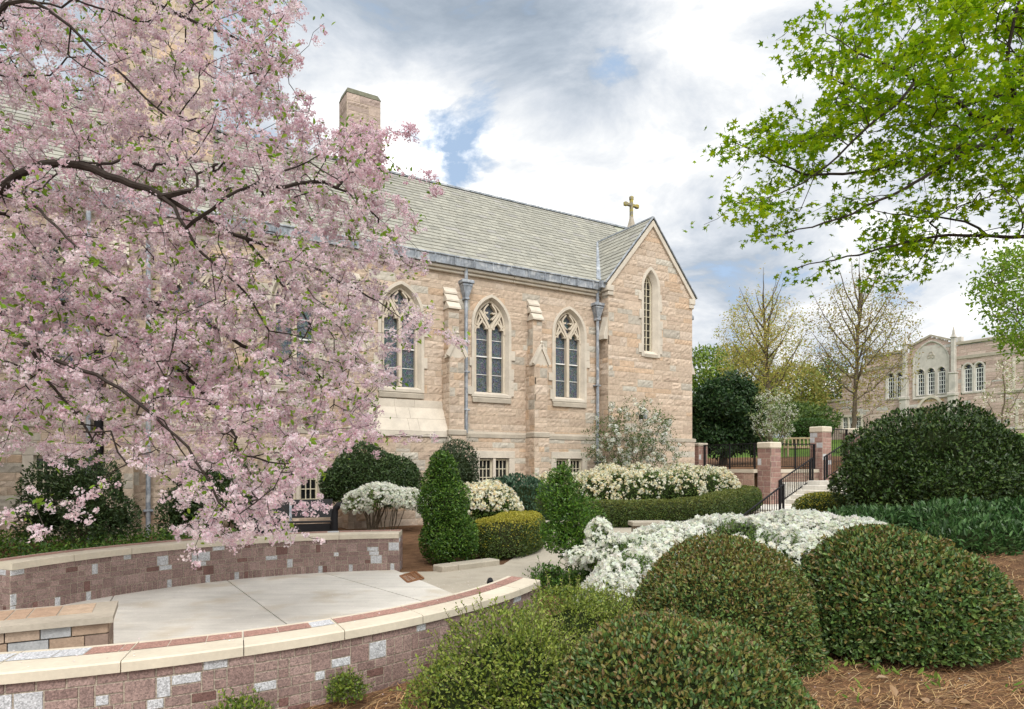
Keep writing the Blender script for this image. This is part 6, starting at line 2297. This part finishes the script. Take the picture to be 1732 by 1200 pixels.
# ------------------------------------------------------------------ clipped hedges and middle-ground shrubs
def hedge(name, label, path, width, zb, zt, n, size, pal, seed, tip_pal=None, tip_share=0.0, p=4.0, amp=0.03):
    r = np.random.default_rng(seed)
    path = A(path, float)
    root = thing(name, label, 'hedge', (path[0, 0], path[0, 1], float(zb[0])))
    base = A([path[0, 0], path[0, 1], float(zb[0])])
    seg = np.linalg.norm(np.diff(path, axis=0), axis=1)
    s = np.concatenate([[0], np.cumsum(seg)])
    sf = np.linspace(0, s[-1], 60)
    cx_ = np.stack([np.interp(sf, s, path[:, j]) for j in (0, 1)], -1)
    for _ in range(6):
        cx_[1:-1] = 0.25 * cx_[:-2] + 0.5 * cx_[1:-1] + 0.25 * cx_[2:]
    tg = unit(np.gradient(cx_, axis=0))
    lump = Lumps(r, 3.5)
    fine_l = Lumps(r, 12.0)

    def surf(u, ang, m):
        c = np.stack([np.interp(u, sf, cx_[:, j]) for j in (0, 1)], -1)
        t = unit(np.stack([np.interp(u, sf, tg[:, j]) for j in (0, 1)], -1))
        b = np.interp(u, s, zb)
        h = np.interp(u, s, zt) - b
        en = np.minimum(np.minimum(u, sf[-1] - u) / (width * 0.32), 1)     # rounded ends
        en = np.sqrt(np.clip(1 - (1 - en) ** 2.5, 0.02, 1))
        k = (np.abs(np.cos(ang)) ** p + np.abs(np.sin(ang)) ** p) ** (-1 / p)
        x, z = np.cos(ang) * k, np.sin(ang) * k
        P = np.c_[c + np.stack([-t[:, 1], t[:, 0]], -1) * (x * width / 2 * en * m)[:, None], b + h * 0.5 + z * h * 0.5 * m * (0.35 + 0.65 * en)]
        N = np.c_[np.stack([-t[:, 1], t[:, 0]], -1) * (np.sign(x) * np.abs(x) ** (p - 1))[:, None], np.sign(z) * np.abs(z) ** (p - 1)]
        return P, unit(N)
    u, ang = r.uniform(0, sf[-1], n), r.uniform(-0.9, math.pi + 0.9, n)
    P, N = surf(u, ang, np.ones(n))
    m = (1 + amp * lump(P) + amp * 0.6 * fine_l(P)) * (1 - 0.16 * r.random(n) ** 2.2)
    P, N = surf(u, ang, m)
    C = colours(pal, n, r, 0.25)
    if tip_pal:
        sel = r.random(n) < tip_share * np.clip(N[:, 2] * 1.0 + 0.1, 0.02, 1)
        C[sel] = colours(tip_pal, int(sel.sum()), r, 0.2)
    a = Acc()
    scatter(a, LEAF_V, LEAF_F, P - base, leafaxis(N, r, 0.6, 0.3, 0.9), size * r.uniform(0.7, 1.3, n), C)
    a.build('foliage', M['gloss'], root)
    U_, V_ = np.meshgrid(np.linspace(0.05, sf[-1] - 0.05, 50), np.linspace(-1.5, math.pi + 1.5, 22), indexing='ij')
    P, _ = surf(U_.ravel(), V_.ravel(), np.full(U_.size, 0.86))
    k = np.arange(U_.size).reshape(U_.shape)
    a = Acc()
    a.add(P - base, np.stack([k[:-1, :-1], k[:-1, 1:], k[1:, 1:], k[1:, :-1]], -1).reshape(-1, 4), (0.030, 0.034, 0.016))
    a.build('dark_core', M['core_dark'], root)  # closed shell under the leaves, inner shade put into its dark colour
    return root


BOX = [((0.070, 0.115, 0.022), 4), ((0.050, 0.085, 0.020), 4), ((0.10, 0.14, 0.028), 2)]
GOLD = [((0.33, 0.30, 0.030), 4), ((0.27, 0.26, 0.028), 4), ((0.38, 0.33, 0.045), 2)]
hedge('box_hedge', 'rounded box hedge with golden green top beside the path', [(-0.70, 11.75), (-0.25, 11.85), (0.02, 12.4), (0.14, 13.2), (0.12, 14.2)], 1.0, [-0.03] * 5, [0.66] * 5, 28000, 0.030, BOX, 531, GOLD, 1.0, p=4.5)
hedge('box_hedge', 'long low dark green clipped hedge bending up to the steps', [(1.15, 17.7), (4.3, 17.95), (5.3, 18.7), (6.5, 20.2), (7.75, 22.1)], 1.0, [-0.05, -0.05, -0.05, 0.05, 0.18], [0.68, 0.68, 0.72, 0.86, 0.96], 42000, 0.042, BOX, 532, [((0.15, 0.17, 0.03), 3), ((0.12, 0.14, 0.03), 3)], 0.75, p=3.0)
shrub('box_mound', 'small rounded box bush at the right foot of the steps', 'shrub', [((8.15, 17.6, 0.42), (0.72, 0.8, 0.50))], 9000, 0.042, BOX, 533, p=2.3, amp=0.05, tip_pal=GOLD, tip_share=0.6, core_s=0.86, zmin=-0.6)

HOLLY = [((0.046, 0.115, 0.014), 4), ((0.032, 0.080, 0.012), 4), ((0.085, 0.17, 0.020), 3), ((0.13, 0.22, 0.025), 1)]
shrub('conical_shrub', 'dense dark green conical shrub at the end of the curved back wall', 'shrub',
      [((-1.10, 11.3, 0.45), (0.47, 0.47, 0.50)), ((-1.13, 11.3, 0.95), (0.42, 0.42, 0.45)), ((-1.18, 11.3, 1.32), (0.31, 0.31, 0.36)), ((-1.20, 11.3, 1.58), (0.19, 0.19, 0.22)), ((-0.92, 11.15, 0.35), (0.36, 0.36, 0.40))],
      27000, 0.040, HOLLY, 541, p=2.0, amp=0.24, freq=9, depth=0.4, core_s=0.68, tip_pal=[((0.11, 0.21, 0.03), 1)], tip_share=0.25, stems=(4, 0.02, 0.4, 0.15), zmin=-0.85, sprays=(160, 0.07, 5))
shrub('conical_shrub', 'leggy bright green conical bush on thin stems beside the path', 'shrub',
      [((0.92, 9.15, 0.50), (0.26, 0.24, 0.20)), ((0.66, 9.1, 0.60), (0.20, 0.2, 0.15)), ((0.80, 9.26, 0.72), (0.36, 0.34, 0.26)), ((0.72, 9.26, 1.0), (0.34, 0.33, 0.26)), ((0.68, 9.26, 1.22), (0.25, 0.24, 0.24)), ((0.66, 9.26, 1.40), (0.14, 0.14, 0.16)), ((0.71, 9.26, 1.49), (0.07, 0.07, 0.10)), ((1.0, 9.26, 0.66), (0.18, 0.18, 0.16)), ((0.50, 9.2, 0.72), (0.16, 0.16, 0.14))],
      19000, 0.034, [((0.070, 0.160, 0.018), 4), ((0.045, 0.11, 0.015), 4), ((0.13, 0.24, 0.026), 3)], 542, p=2.0, amp=0.5, freq=11, depth=0.6, core_s=0.45, stems=(7, 0.010, 0.7, 0.20), zmin=-0.85, sprays=(260, 0.16, 9))
shrub('low_shrub', 'dark low shrub with stray shoots under the leggy conical bush', 'shrub', [((1.15, 8.9, 0.20), (0.38, 0.36, 0.36)), ((0.50, 8.7, 0.12), (0.26, 0.24, 0.22)), ((0.85, 8.6, 0.05), (0.4, 0.3, 0.2))], 6500, 0.034, HOLLY, 543, amp=0.25, freq=8, depth=0.5, core_s=0.55, sprays=(70, 0.14, 8), zmin=-0.4)
DARK = [((0.040, 0.074, 0.024), 5), ((0.055, 0.098, 0.030), 4), ((0.085, 0.13, 0.042), 2), ((0.024, 0.048, 0.017), 2.5)]
shrub('round_shrub', 'dark round evergreen shrub against the chapel behind the flat topped azalea', 'shrub', [((-3.45, 16.5, 1.25), (1.05, 0.85, 0.82)), ((-2.75, 16.5, 1.0), (0.55, 0.6, 0.65)), ((-4.1, 16.4, 1.1), (0.6, 0.6, 0.6))], 24000, 0.062, DARK, 551, p=2.0, amp=0.14, freq=4, depth=0.35, core_s=0.78, stems=(8, 0.025, 0.9, 0.5), zmin=-0.7, sprays=(110, 0.16, 6))
shrub('round_shrub', 'grey green upright shrub against the chapel just behind the conical one', 'shrub', [((-1.38, 16.6, 1.35), (0.60, 0.55, 0.80)), ((-1.2, 16.5, 0.8), (0.5, 0.5, 0.7))], 12000, 0.055, [((0.055, 0.085, 0.040), 4), ((0.04, 0.066, 0.032), 4), ((0.085, 0.115, 0.055), 2)], 552, p=2.0, amp=0.18, freq=5, depth=0.45, core_s=0.7, stems=(6, 0.02, 0.8, 0.3), zmin=-0.8, sprays=(130, 0.18, 7))
shrub('laurel_shrub', 'blue green laurel in front of the barred basement windows', 'shrub', [((0.30, 16.5, 0.55), (0.85, 0.75, 0.74)), ((-0.3, 16.6, 0.5), (0.6, 0.6, 0.72)), ((0.95, 16.7, 0.45), (0.5, 0.55, 0.70))], 11000, 0.085, [((0.035, 0.080, 0.045), 4), ((0.05, 0.105, 0.06), 4), ((0.075, 0.14, 0.08), 2)], 553, p=2.2, amp=0.12, freq=5, depth=0.35, core_s=0.75, slim=True, zmin=-0.6, up=0.7)
shrub('round_shrub', 'dark shrub half hidden by cherry blossom next to the black bench', 'shrub', [((-6.35, 14.7, 0.95), (0.95, 0.8, 0.85)), ((-5.6, 14.8, 0.6), (0.5, 0.6, 0.6)), ((-7.0, 14.6, 0.6), (0.55, 0.6, 0.6))], 17000, 0.058, DARK, 554, p=2.0, amp=0.2, freq=4, depth=0.45, core_s=0.7, stems=(8, 0.02, 0.6, 0.4), zmin=-0.7, sprays=(80, 0.16, 6))
shrub('round_shrub', 'dark open shrub standing before the upright black tube and grey downpipe', 'shrub', [((-8.3, 12.9, 1.15), (0.95, 0.6, 0.62)), ((-8.0, 12.8, 0.7), (0.8, 0.6, 0.55)), ((-8.9, 12.9, 0.6), (0.55, 0.5, 0.55)), ((-7.55, 12.9, 0.6), (0.4, 0.5, 0.5))], 15000, 0.055, DARK, 555, p=2.0, amp=0.3, freq=4, depth=0.6, core_s=0.45, stems=(14, 0.016, 1.0, 0.5), zmin=-0.8, sprays=(120, 0.2, 7))

CAM = [((0.030, 0.062, 0.014), 5), ((0.042, 0.082, 0.017), 5), ((0.066, 0.115, 0.022), 3), ((0.018, 0.038, 0.010), 4), ((0.10, 0.15, 0.04), 0.8)]
shrub('camellia_shrub', 'huge dark glossy camellia dome hiding the hall entrance', 'shrub', [((9.35, 15.0, 1.62), (1.75, 1.5, 1.24)), ((8.15, 14.8, 1.12), (0.98, 1.1, 0.80)), ((10.8, 15.0, 1.42), (1.15, 1.2, 1.0)), ((11.8, 15.4, 1.05), (1.0, 1.1, 0.85)), ((9.2, 14.3, 1.15), (1.4, 0.9, 0.75)), ((8.6, 15.0, 1.55), (0.9, 1.0, 0.85)), ((10.2, 15.0, 1.75), (1.0, 1.0, 0.98))],
      56000, 0.080, CAM, 561, p=2.0, amp=0.16, freq=4.5, depth=0.35, core_s=0.70, stems=(12, 0.05, 1.2, 1.4), zmin=-0.75, sprays=(260, 0.2, 7))
LAUR = [((0.048, 0.115, 0.032), 4), ((0.065, 0.140, 0.040), 4), ((0.105, 0.19, 0.065), 2), ((0.030, 0.070, 0.022), 3)]
shrub('laurel_shrub', 'spreading laurel with long shiny leaves in front of the dark camellia', 'shrub', [((6.1, 11.3, 0.42), (0.95, 0.9, 0.50)), ((7.1, 10.9, 0.50), (1.05, 1.0, 0.50)), ((8.3, 10.7, 0.55), (1.1, 1.0, 0.48)), ((6.8, 9.7, 0.34), (0.9, 0.7, 0.45)), ((7.9, 9.5, 0.42), (0.95, 0.7, 0.42)), ((5.4, 10.6, 0.3), (0.6, 0.7, 0.45))],
      17000, 0.105, LAUR, 562, p=2.1, amp=0.16, freq=4, depth=0.4, core_s=0.72, slim=True, zmin=-0.4, out=1.0, up=-0.05, rand=0.75, size_var=0.35)

# ------------------------------------------------------------------ the thin white bush before the gable, and trees beyond
def ball_points(c, rd, n, r, zmin=-1.0):
    u = randdir(n * 2, r)
    u = u[u[:, 2] > zmin][:n]
    return A(c) + u * A(rd) * (r.random((len(u), 1)) ** 0.42)


r_ = np.random.default_rng(606)
vb = A([3.85, 21.35, 0.0])
limbs = [([vb, vb + [0, 0, 0.35], vb + [0.05, 0, 0.7]], 0.03, 0.02)]
for k in range(11):
    an = k * 0.571 * 2
    e = vb + A([math.cos(an) * r_.uniform(0.5, 1.3), math.sin(an) * r_.uniform(0.2, 0.6), r_.uniform(2.2, 3.6)])
    limbs.append(([vb + [0, 0, 0.1], vb + (e - vb) * A([0.35, 0.35, 0.5]), e], 0.016, 0.005))
tips = ball_points(vb + [0, 0, 2.05], (1.65, 0.95, 1.75), 520, r_, -0.8)
twig_tree('viburnum_shrub', 'airy shrub with scattered white pompom flowers before the gabled wall', vb, limbs, tips, 607, 'twigbark', 8500, 0.055, [((0.075, 0.14, 0.03), 4), ((0.05, 0.095, 0.022), 3), ((0.13, 0.19, 0.045), 2)], r0=0.003, step=0.18, spread=0.06,
          flowers=(230, 22, 0.030, 0.052, [((0.85, 0.86, 0.82), 3), ((0.80, 0.80, 0.66), 1)]), leafmat='leaf')


def upright_limbs(base, trunk_top, crown_c, crown_r, n, r, r0, split=(0.25, 0.95)):
    base, top = A(base, float), A(trunk_top, float)
    L = [([base - [0, 0, 0.2], base + (top - base) * 0.5, top], r0, r0 * 0.25)]
    for k in range(n):
        u = split[0] + (split[1] - split[0]) * k / n
        p = base + (top - base) * u
        an = k * 2.4 + r.uniform(-0.4, 0.4)
        reach = crown_r[0] * (0.95 - 0.55 * (k / n)) * r.uniform(0.8, 1.05)
        e = p + A([math.cos(an) * reach, math.sin(an) * reach, crown_r[2] * r.uniform(0.55, 0.95)])
        L.append(([p, p + (e - p) * A([0.5, 0.5, 0.36]), e], r0 * 0.30, r0 * 0.05))
    return L


def bud_tree(label, px, py_base, Y, crown_px, crown_w, crown_top, crown_bot, seed, ntips, leaf_n, leaf_s, pal, trunk_r):
    r = np.random.default_rng(seed)
    b = P3(px, py_base, Y)
    b[2] = float(height(b[0], b[1]))
    top = P3(crown_px, crown_top + 8, Y)
    c = P3(crown_px, (crown_top + crown_bot) / 2, Y)
    rd = A([crown_w / 2 / F * Y, crown_w / 2.4 / F * Y, (crown_bot - crown_top) / 2 / F * Y])
    lim = upright_limbs(b, top, c, rd, 22, r, trunk_r, (0.30, 0.92))
    tips = ball_points(c, rd, ntips, r)
    twig_tree('budding_tree', label, b, lim, tips, seed + 1, 'twigbark', leaf_n, leaf_s, pal, 'trees in first leaf', r0=0.0045, ex=0.44, step=0.35, spread=0.16, bias=0.25)


BUD = [((0.38, 0.34, 0.09), 4), ((0.44, 0.38, 0.13), 3), ((0.32, 0.22, 0.08), 3), ((0.30, 0.35, 0.07), 2)]
bud_tree('slender budding tree with grey trunk in front of the hall', 1442, 745, 33.0, 1455, 195, 462, 705, 611, 1700, 6500, 0.105, BUD, 0.14)
bud_tree('golden budding tree behind the dark evergreen beside the chapel', 1305, 740, 40.0, 1290, 165, 490, 690, 613, 1500, 7500, 0.12, [((0.50, 0.44, 0.12), 4), ((0.54, 0.42, 0.16), 3), ((0.40, 0.42, 0.08), 3)], 0.18)

YEW = [((0.020, 0.050, 0.016), 5), ((0.030, 0.072, 0.020), 4), ((0.050, 0.10, 0.026), 2), ((0.07, 0.11, 0.03), 0.7)]


def blob_px(px, py, Y, wpx, hpx, dy=None):
    return (tuple(P3(px, py, Y)), (wpx / 2 / F * Y, dy or wpx / 2.4 / F * Y, hpx / 2 / F * Y))


def gz(px, Y):
    q = P3(px, 700, Y)
    return (q[0], q[1], float(height(q[0], q[1])))


leafy_tree('yew_tree', 'dark dense evergreen tree behind the iron fence at the chapel corner', gz(1222, 30.0), [blob_px(1225, 705, 30.0, 105, 95), blob_px(1190, 715, 29.6, 52, 75), blob_px(1268, 700, 29.8, 46, 70), blob_px(1238, 658, 30.2, 66, 44), blob_px(1205, 668, 29.5, 54, 44), blob_px(1262, 670, 29.8, 44, 40), blob_px(1210, 745, 29.4, 90, 60), blob_px(1252, 742, 29.3, 70, 50), blob_px(1228, 690, 28.9, 60, 50), blob_px(1180, 690, 29.4, 36, 40)], 34000, 0.15, YEW, 621, 0.2, amp=0.30, freq=3.4, depth=0.5, core_s=0.55)
b = A(gz(1306, 28.0))
lim = [([b, b + [0, 0, 0.6]], 0.05, 0.04)] + [([b + [0, 0, 0.3], b + A([math.cos(k * 1.3) * 0.5, math.sin(k * 1.3) * 0.4, 1.1]), b + A([math.cos(k * 1.3) * 0.9, math.sin(k * 1.3) * 0.6, 2.0 + 0.1 * (k % 3)])], 0.025, 0.007) for k in range(8)]
twig_tree('flowering_tree', 'small pale tree with white blossom between the evergreen and the tallest pier', b, lim, ball_points(P3(1308, 703, 28.0), (1.0, 0.7, 1.25), 300, r_), 623, 'twigbark', 2000, 0.07, [((0.22, 0.30, 0.10), 4), ((0.30, 0.36, 0.15), 3), ((0.14, 0.20, 0.06), 2)], r0=0.004, step=0.2, spread=0.08, flowers=(300, 6, 0.028, 0.055, [((0.82, 0.84, 0.76), 3), ((0.74, 0.78, 0.62), 1)]), leafmat='leaf')
shrub('clipped_dome', 'smooth dark green clipped dome beyond the tallest pier', 'shrub', [(tuple(P3(1368, 722, 44.0) - [0, 0, 0.25]), (1.35, 1.3, 0.75))], 5000, 0.10, HOLLY[:2], 624, p=2.6, amp=0.02, core_s=0.9, zmin=-0.5)
GREENS = [((0.080, 0.135, 0.024), 4), ((0.055, 0.10, 0.02), 4), ((0.12, 0.175, 0.03), 2)]
FRESH = [((0.17, 0.25, 0.03), 4), ((0.12, 0.20, 0.025), 3), ((0.22, 0.29, 0.05), 2)]
YELL = [((0.28, 0.26, 0.055), 4), ((0.22, 0.23, 0.045), 3), ((0.17, 0.21, 0.04), 2)]
for lab, px, Y, bl, n, s, pal, sd in (
    ('fresh green tree rising just past the chapel wall', 1190, 60.0, [(1195, 640, 60, 75, 110), (1180, 690, 59, 70, 90)], 6000, 0.30, FRESH, 631),
    ('yellowish tree behind the golden budding tree', 1250, 66.0, [(1255, 640, 66, 110, 120), (1290, 680, 65, 100, 90)], 7000, 0.32, YELL, 632),
    ('olive green tree between the two budding trees', 1345, 62.0, [(1345, 665, 62, 110, 110), (1310, 700, 61, 80, 80)], 7500, 0.30, YELL, 633),
    ('dark green tree left of the hall', 1398, 70.0, [(1395, 660, 70, 90, 100), (1385, 705, 68, 100, 80)], 8000, 0.30, GREENS, 634),
    ('mid green tree low behind the clipped dome', 1345, 55.0, [(1350, 712, 55, 110, 60)], 6000, 0.24, GREENS, 635),
    ('dim green tree behind the dark evergreen', 1235, 52.0, [(1240, 715, 52, 130, 80)], 5000, 0.26, GREENS, 636),
):
    leafy_tree('woodland_tree', lab, gz(px, Y), [blob_px(*q) for q in bl], n, s, pal, sd, 0.25, 'trees beyond the lawn')

# trees at the right edge
rr = np.random.default_rng(641)
b = A([13.6, 14.5, 0.5])
poly = [(1800, 395), (1700, 425), (1652, 465), (1640, 495), (1662, 512), (1672, 545), (1690, 575), (1715, 598), (1745, 606), (1800, 600)]
P2 = fill_poly(poly, 420, rr)
tips = pts3(P2, 14.0 + rr.normal(size=len(P2)) * 0.7)
lim = [([b, b + [0, 0, 2.0], P3(1905, 560, 14.3), P3(1880, 300, 14.2)], 0.2, 0.1), (L3((1905, 560, 14.3), (1820, 540, 14.1), (1740, 530, 14.0), (1690, 530, 13.9)), 0.03, 0.008), (L3((1890, 400, 14.2), (1800, 440, 14.1), (1720, 470, 14.0), (1665, 485, 13.9)), 0.03, 0.008)]
twig_tree('oak_tree', 'fine leaved green tree hanging below the maple in front of the hall', b, lim, tips, 642, 'twigbark', 4500, 0.085, [((0.20, 0.34, 0.03), 4), ((0.14, 0.25, 0.025), 3), ((0.26, 0.38, 0.04), 2)], r0=0.003, step=0.25, spread=0.12)
b = A(gz(1690, 24.0))
tips = pts3(fill_poly([(1640, 735), (1650, 660), (1690, 610), (1760, 600), (1790, 660), (1780, 740)], 190, rr), 24 + rr.normal(size=190) * 0.7)
lim = [([b, b + [0.1, 0, 1.2], P3(1700, 660, 24), P3(1695, 610, 24)], 0.05, 0.01), ([b + [0.1, 0, 1.0], P3(1670, 680, 24)], 0.02, 0.006), ([b + [0.1, 0, 1.2], P3(1740, 640, 24)], 0.02, 0.006)]
twig_tree('dogwood_tree', 'thin dogwood with pale sparse flowers before the right part of the hall', b, lim, tips, 644, 'twigbark', 1000, 0.07, [((0.28, 0.33, 0.10), 3), ((0.20, 0.26, 0.07), 2)], r0=0.003, step=0.25, spread=0.1, flowers=(150, 5, 0.035, 0.05, [((0.82, 0.80, 0.68), 1)]))

# ------------------------------------------------------------------ ground litter
def litter():
    r = np.random.default_rng(701)
    n = 42000
    X = r.uniform(-2.4, 6.5, n)
    Y = 3.2 + (r.random(n) ** 1.3) * 6.0
    near = np.hypot(X - NF['c'][0], Y - NF['c'][1]) > NF['R'] + 0.02
    ok = near & (X > -2.2) & ~((X < 0.7) & (Y > 7.0))
    X, Y = X[ok], Y[ok]
    Z = height(X, Y)
    n = len(X)
    ln = r.uniform(0.05, 0.17, n)
    an = r.normal(0.2, 0.9, n)
    d = np.stack([np.cos(an), np.sin(an), r.normal(0.06, 0.16, n)], -1)
    d = unit(d)
    s = np.stack([-np.sin(an), np.cos(an), np.zeros(n)], -1)
    w = r.uniform(0.0013, 0.0026, n)[:, None]
    p0 = np.stack([X, Y, Z + r.uniform(0.004, 0.028, n)], -1)
    bend = s * r.normal(0, 0.16, (n, 1)) * ln[:, None]
    p1 = p0 + d * ln[:, None] * 0.5 + bend * 0.5
    p2 = p0 + d * ln[:, None] + bend * 0.2
    p2[:, 2] = np.maximum(p2[:, 2], Z + 0.003)
    v = np.stack([p0 - s * w, p0 + s * w, p1 + s * w + [0, 0, 0.002], p1 - s * w + [0, 0, 0.002], p2 + s * w * 0.5, p2 - s * w * 0.5], 1)
    f = (A([[0, 1, 2, 3], [3, 2, 4, 5]])[None] + (np.arange(n) * 6)[:, None, None]).reshape(-1, 4)
    C = colours([((0.38, 0.22, 0.10), 4), ((0.29, 0.155, 0.065), 4), ((0.50, 0.33, 0.16), 3), ((0.17, 0.085, 0.045), 2.5), ((0.50, 0.37, 0.21), 1)], n, r).repeat(6, 0)
    a = Acc()
    a.add(v.reshape(-1, 3), f, C)
    tag(a.build('pine_straw', M['needle']), 'loose brown pine straw covering the foreground beds', 'pine straw', kind='stuff')
    # fallen leaves and petals
    n = 420
    X, Y = r.uniform(-2.0, 6.0, n), r.uniform(3.3, 8.5, n)
    ok = (np.hypot(X - NF['c'][0], Y - NF['c'][1]) > NF['R'] + 0.03) & ~((X < 0.7) & (Y > 7.0))
    X, Y = X[ok], Y[ok]
    P = np.stack([X, Y, height(X, Y) + 0.022], -1)
    a = Acc()
    k = len(P)
    scatter(a, LEAF_V * [1.3, 1, 2.2], LEAF_F, P, frame_from(randdir(k, r) * [1, 1, 0.15], randdir(k, r) * 0.4 + A([0, 0, 1.0])), r.uniform(0.035, 0.095, k), colours([((0.30, 0.19, 0.10), 3), ((0.40, 0.29, 0.18), 2), ((0.20, 0.11, 0.06), 2)], k, r))
    tag(a.build('fallen_leaves', M['leaf']), 'dry curled leaves scattered over the pine straw', 'fallen leaves', kind='stuff')
    n = 1100
    X, Y = r.uniform(-4.5, 5.0, n), r.uniform(3.0, 9.0, n)
    dn = np.hypot(X - NF['c'][0], Y - NF['c'][1])
    ok = (dn > NF['R'] + 0.02) & ~((X < 0.7) & (Y > 7.0))
    P = np.stack([X, Y, height(X, Y) + 0.025], -1)[ok]
    # some have blown onto the coping and along the walls
    an = r.uniform(-100, -21, 140)
    q = ring(NF, an, -r.uniform(0.05, 0.5, 140))
    P = np.concatenate([P, np.c_[q, np.full(140, 0.4545)]])
    q = G(480, 1000)[:2] + r.normal(size=(750, 2)) * [1.6, 0.9]
    q = q[(np.hypot(*(q - FF['c']).T) < FF['R'] - 0.05) & (np.hypot(*(q - NB['c']).T) < NB['R'] - 0.05)]
    P = np.concatenate([P, np.c_[q, np.full(len(q), 0.003)]])
    k = len(P)
    a = Acc()
    scatter(a, LEAF_V * [1.6, 1, 1.5], LEAF_F, P, frame_from(randdir(k, r) * [1, 1, 0.1], randdir(k, r) * 0.25 + A([0, 0, 1.0])), r.uniform(0.009, 0.016, k), colours([((0.85, 0.74, 0.80), 2), ((0.88, 0.84, 0.86), 2)], k, r, 0.06))
    tag(a.build('fallen_petals', M['petal']), 'pale cherry petals fallen on the straw and coping', 'petals', kind='stuff')
    # low green cover behind the back wall and weeds in the straw
    n = 15000
    ang = r.uniform(96, 200, n)
    rad = FB['R'] + r.uniform(0.08, 2.6, n) ** 1.0
    q = np.stack([FB['c'][0] + rad * np.cos(np.radians(ang)), FB['c'][1] + rad * np.sin(np.radians(ang))], -1)
    lf = Lumps(r, 2.0)
    ok = (lf(np.c_[q, np.zeros(n)]) > -0.35) & (q[:, 0] < -4.0)
    q = q[ok]
    q2 = np.stack([r.uniform(-12.5, -5.2, 12000), r.uniform(10.3, 14.6, 12000)], -1)
    t_, d_ = td(q2[:, 0], q2[:, 1])
    q2 = q2[(lf(np.c_[q2, np.zeros(len(q2))]) > -0.5) & (d_ > 0.5)]
    q = np.concatenate([q, q2])
    P = np.c_[q, height(q[:, 0], q[:, 1]) + r.uniform(0.03, 0.30, len(q)) + 0.06]
    k = len(P)
    a = Acc()
    scatter(a, LEAF_V, LEAF_F, P, frame_from(randdir(k, r) + A([0, 0, 0.3]), randdir(k, r) * 0.6 + A([0, 0, 1.0])), r.uniform(0.04, 0.08, k), colours(HOLLY + [((0.16, 0.26, 0.04), 2)], k, r))
    tag(a.build('ground_cover', M['leaf']), 'low leafy green ground cover behind the curved back wall', 'ground cover', kind='stuff')
    a = Acc()
    for (px, py, n) in ((1365, 1135, 5), (1395, 1133, 7), (1430, 1128, 9), (1480, 1135, 10), (1500, 1142, 8), (1570, 1150, 7), (1590, 1165, 6), (1460, 1170, 4), (1700, 1165, 4), (1440, 1190, 4)):
        c = G(px, py, 0.0)
        P = np.tile(c, (n, 1)) + r.normal(size=(n, 3)) * [0.05, 0.05, 0.0] + A([0, 0, 0.01])
        scatter(a, SLIM_V, LEAF_F, P, frame_from(randdir(n, r) * [1, 1, 0.3] + A([0, 0, 0.6]), randdir(n, r) + A([0, -0.4, 0.6])), r.uniform(0.04, 0.085, n), colours([((0.16, 0.27, 0.05), 1), ((0.24, 0.34, 0.07), 1)], n, r))
    tag(a.build('weeds', M['thin']), 'small green weeds sprouting through the pine straw', 'weeds', kind='stuff')


litter()
# the plant in the terracotta pot
a = Acc()
r = np.random.default_rng(71)
P, N = shell((0, 0, 0.30), (0.16, 0.16, 0.16), 300, r)
scatter(a, LEAF_V, LEAF_F, P, leafaxis(N, r), 0.06, colours(BOX, len(P), r))
a.build('foliage', M['leaf'], pt)
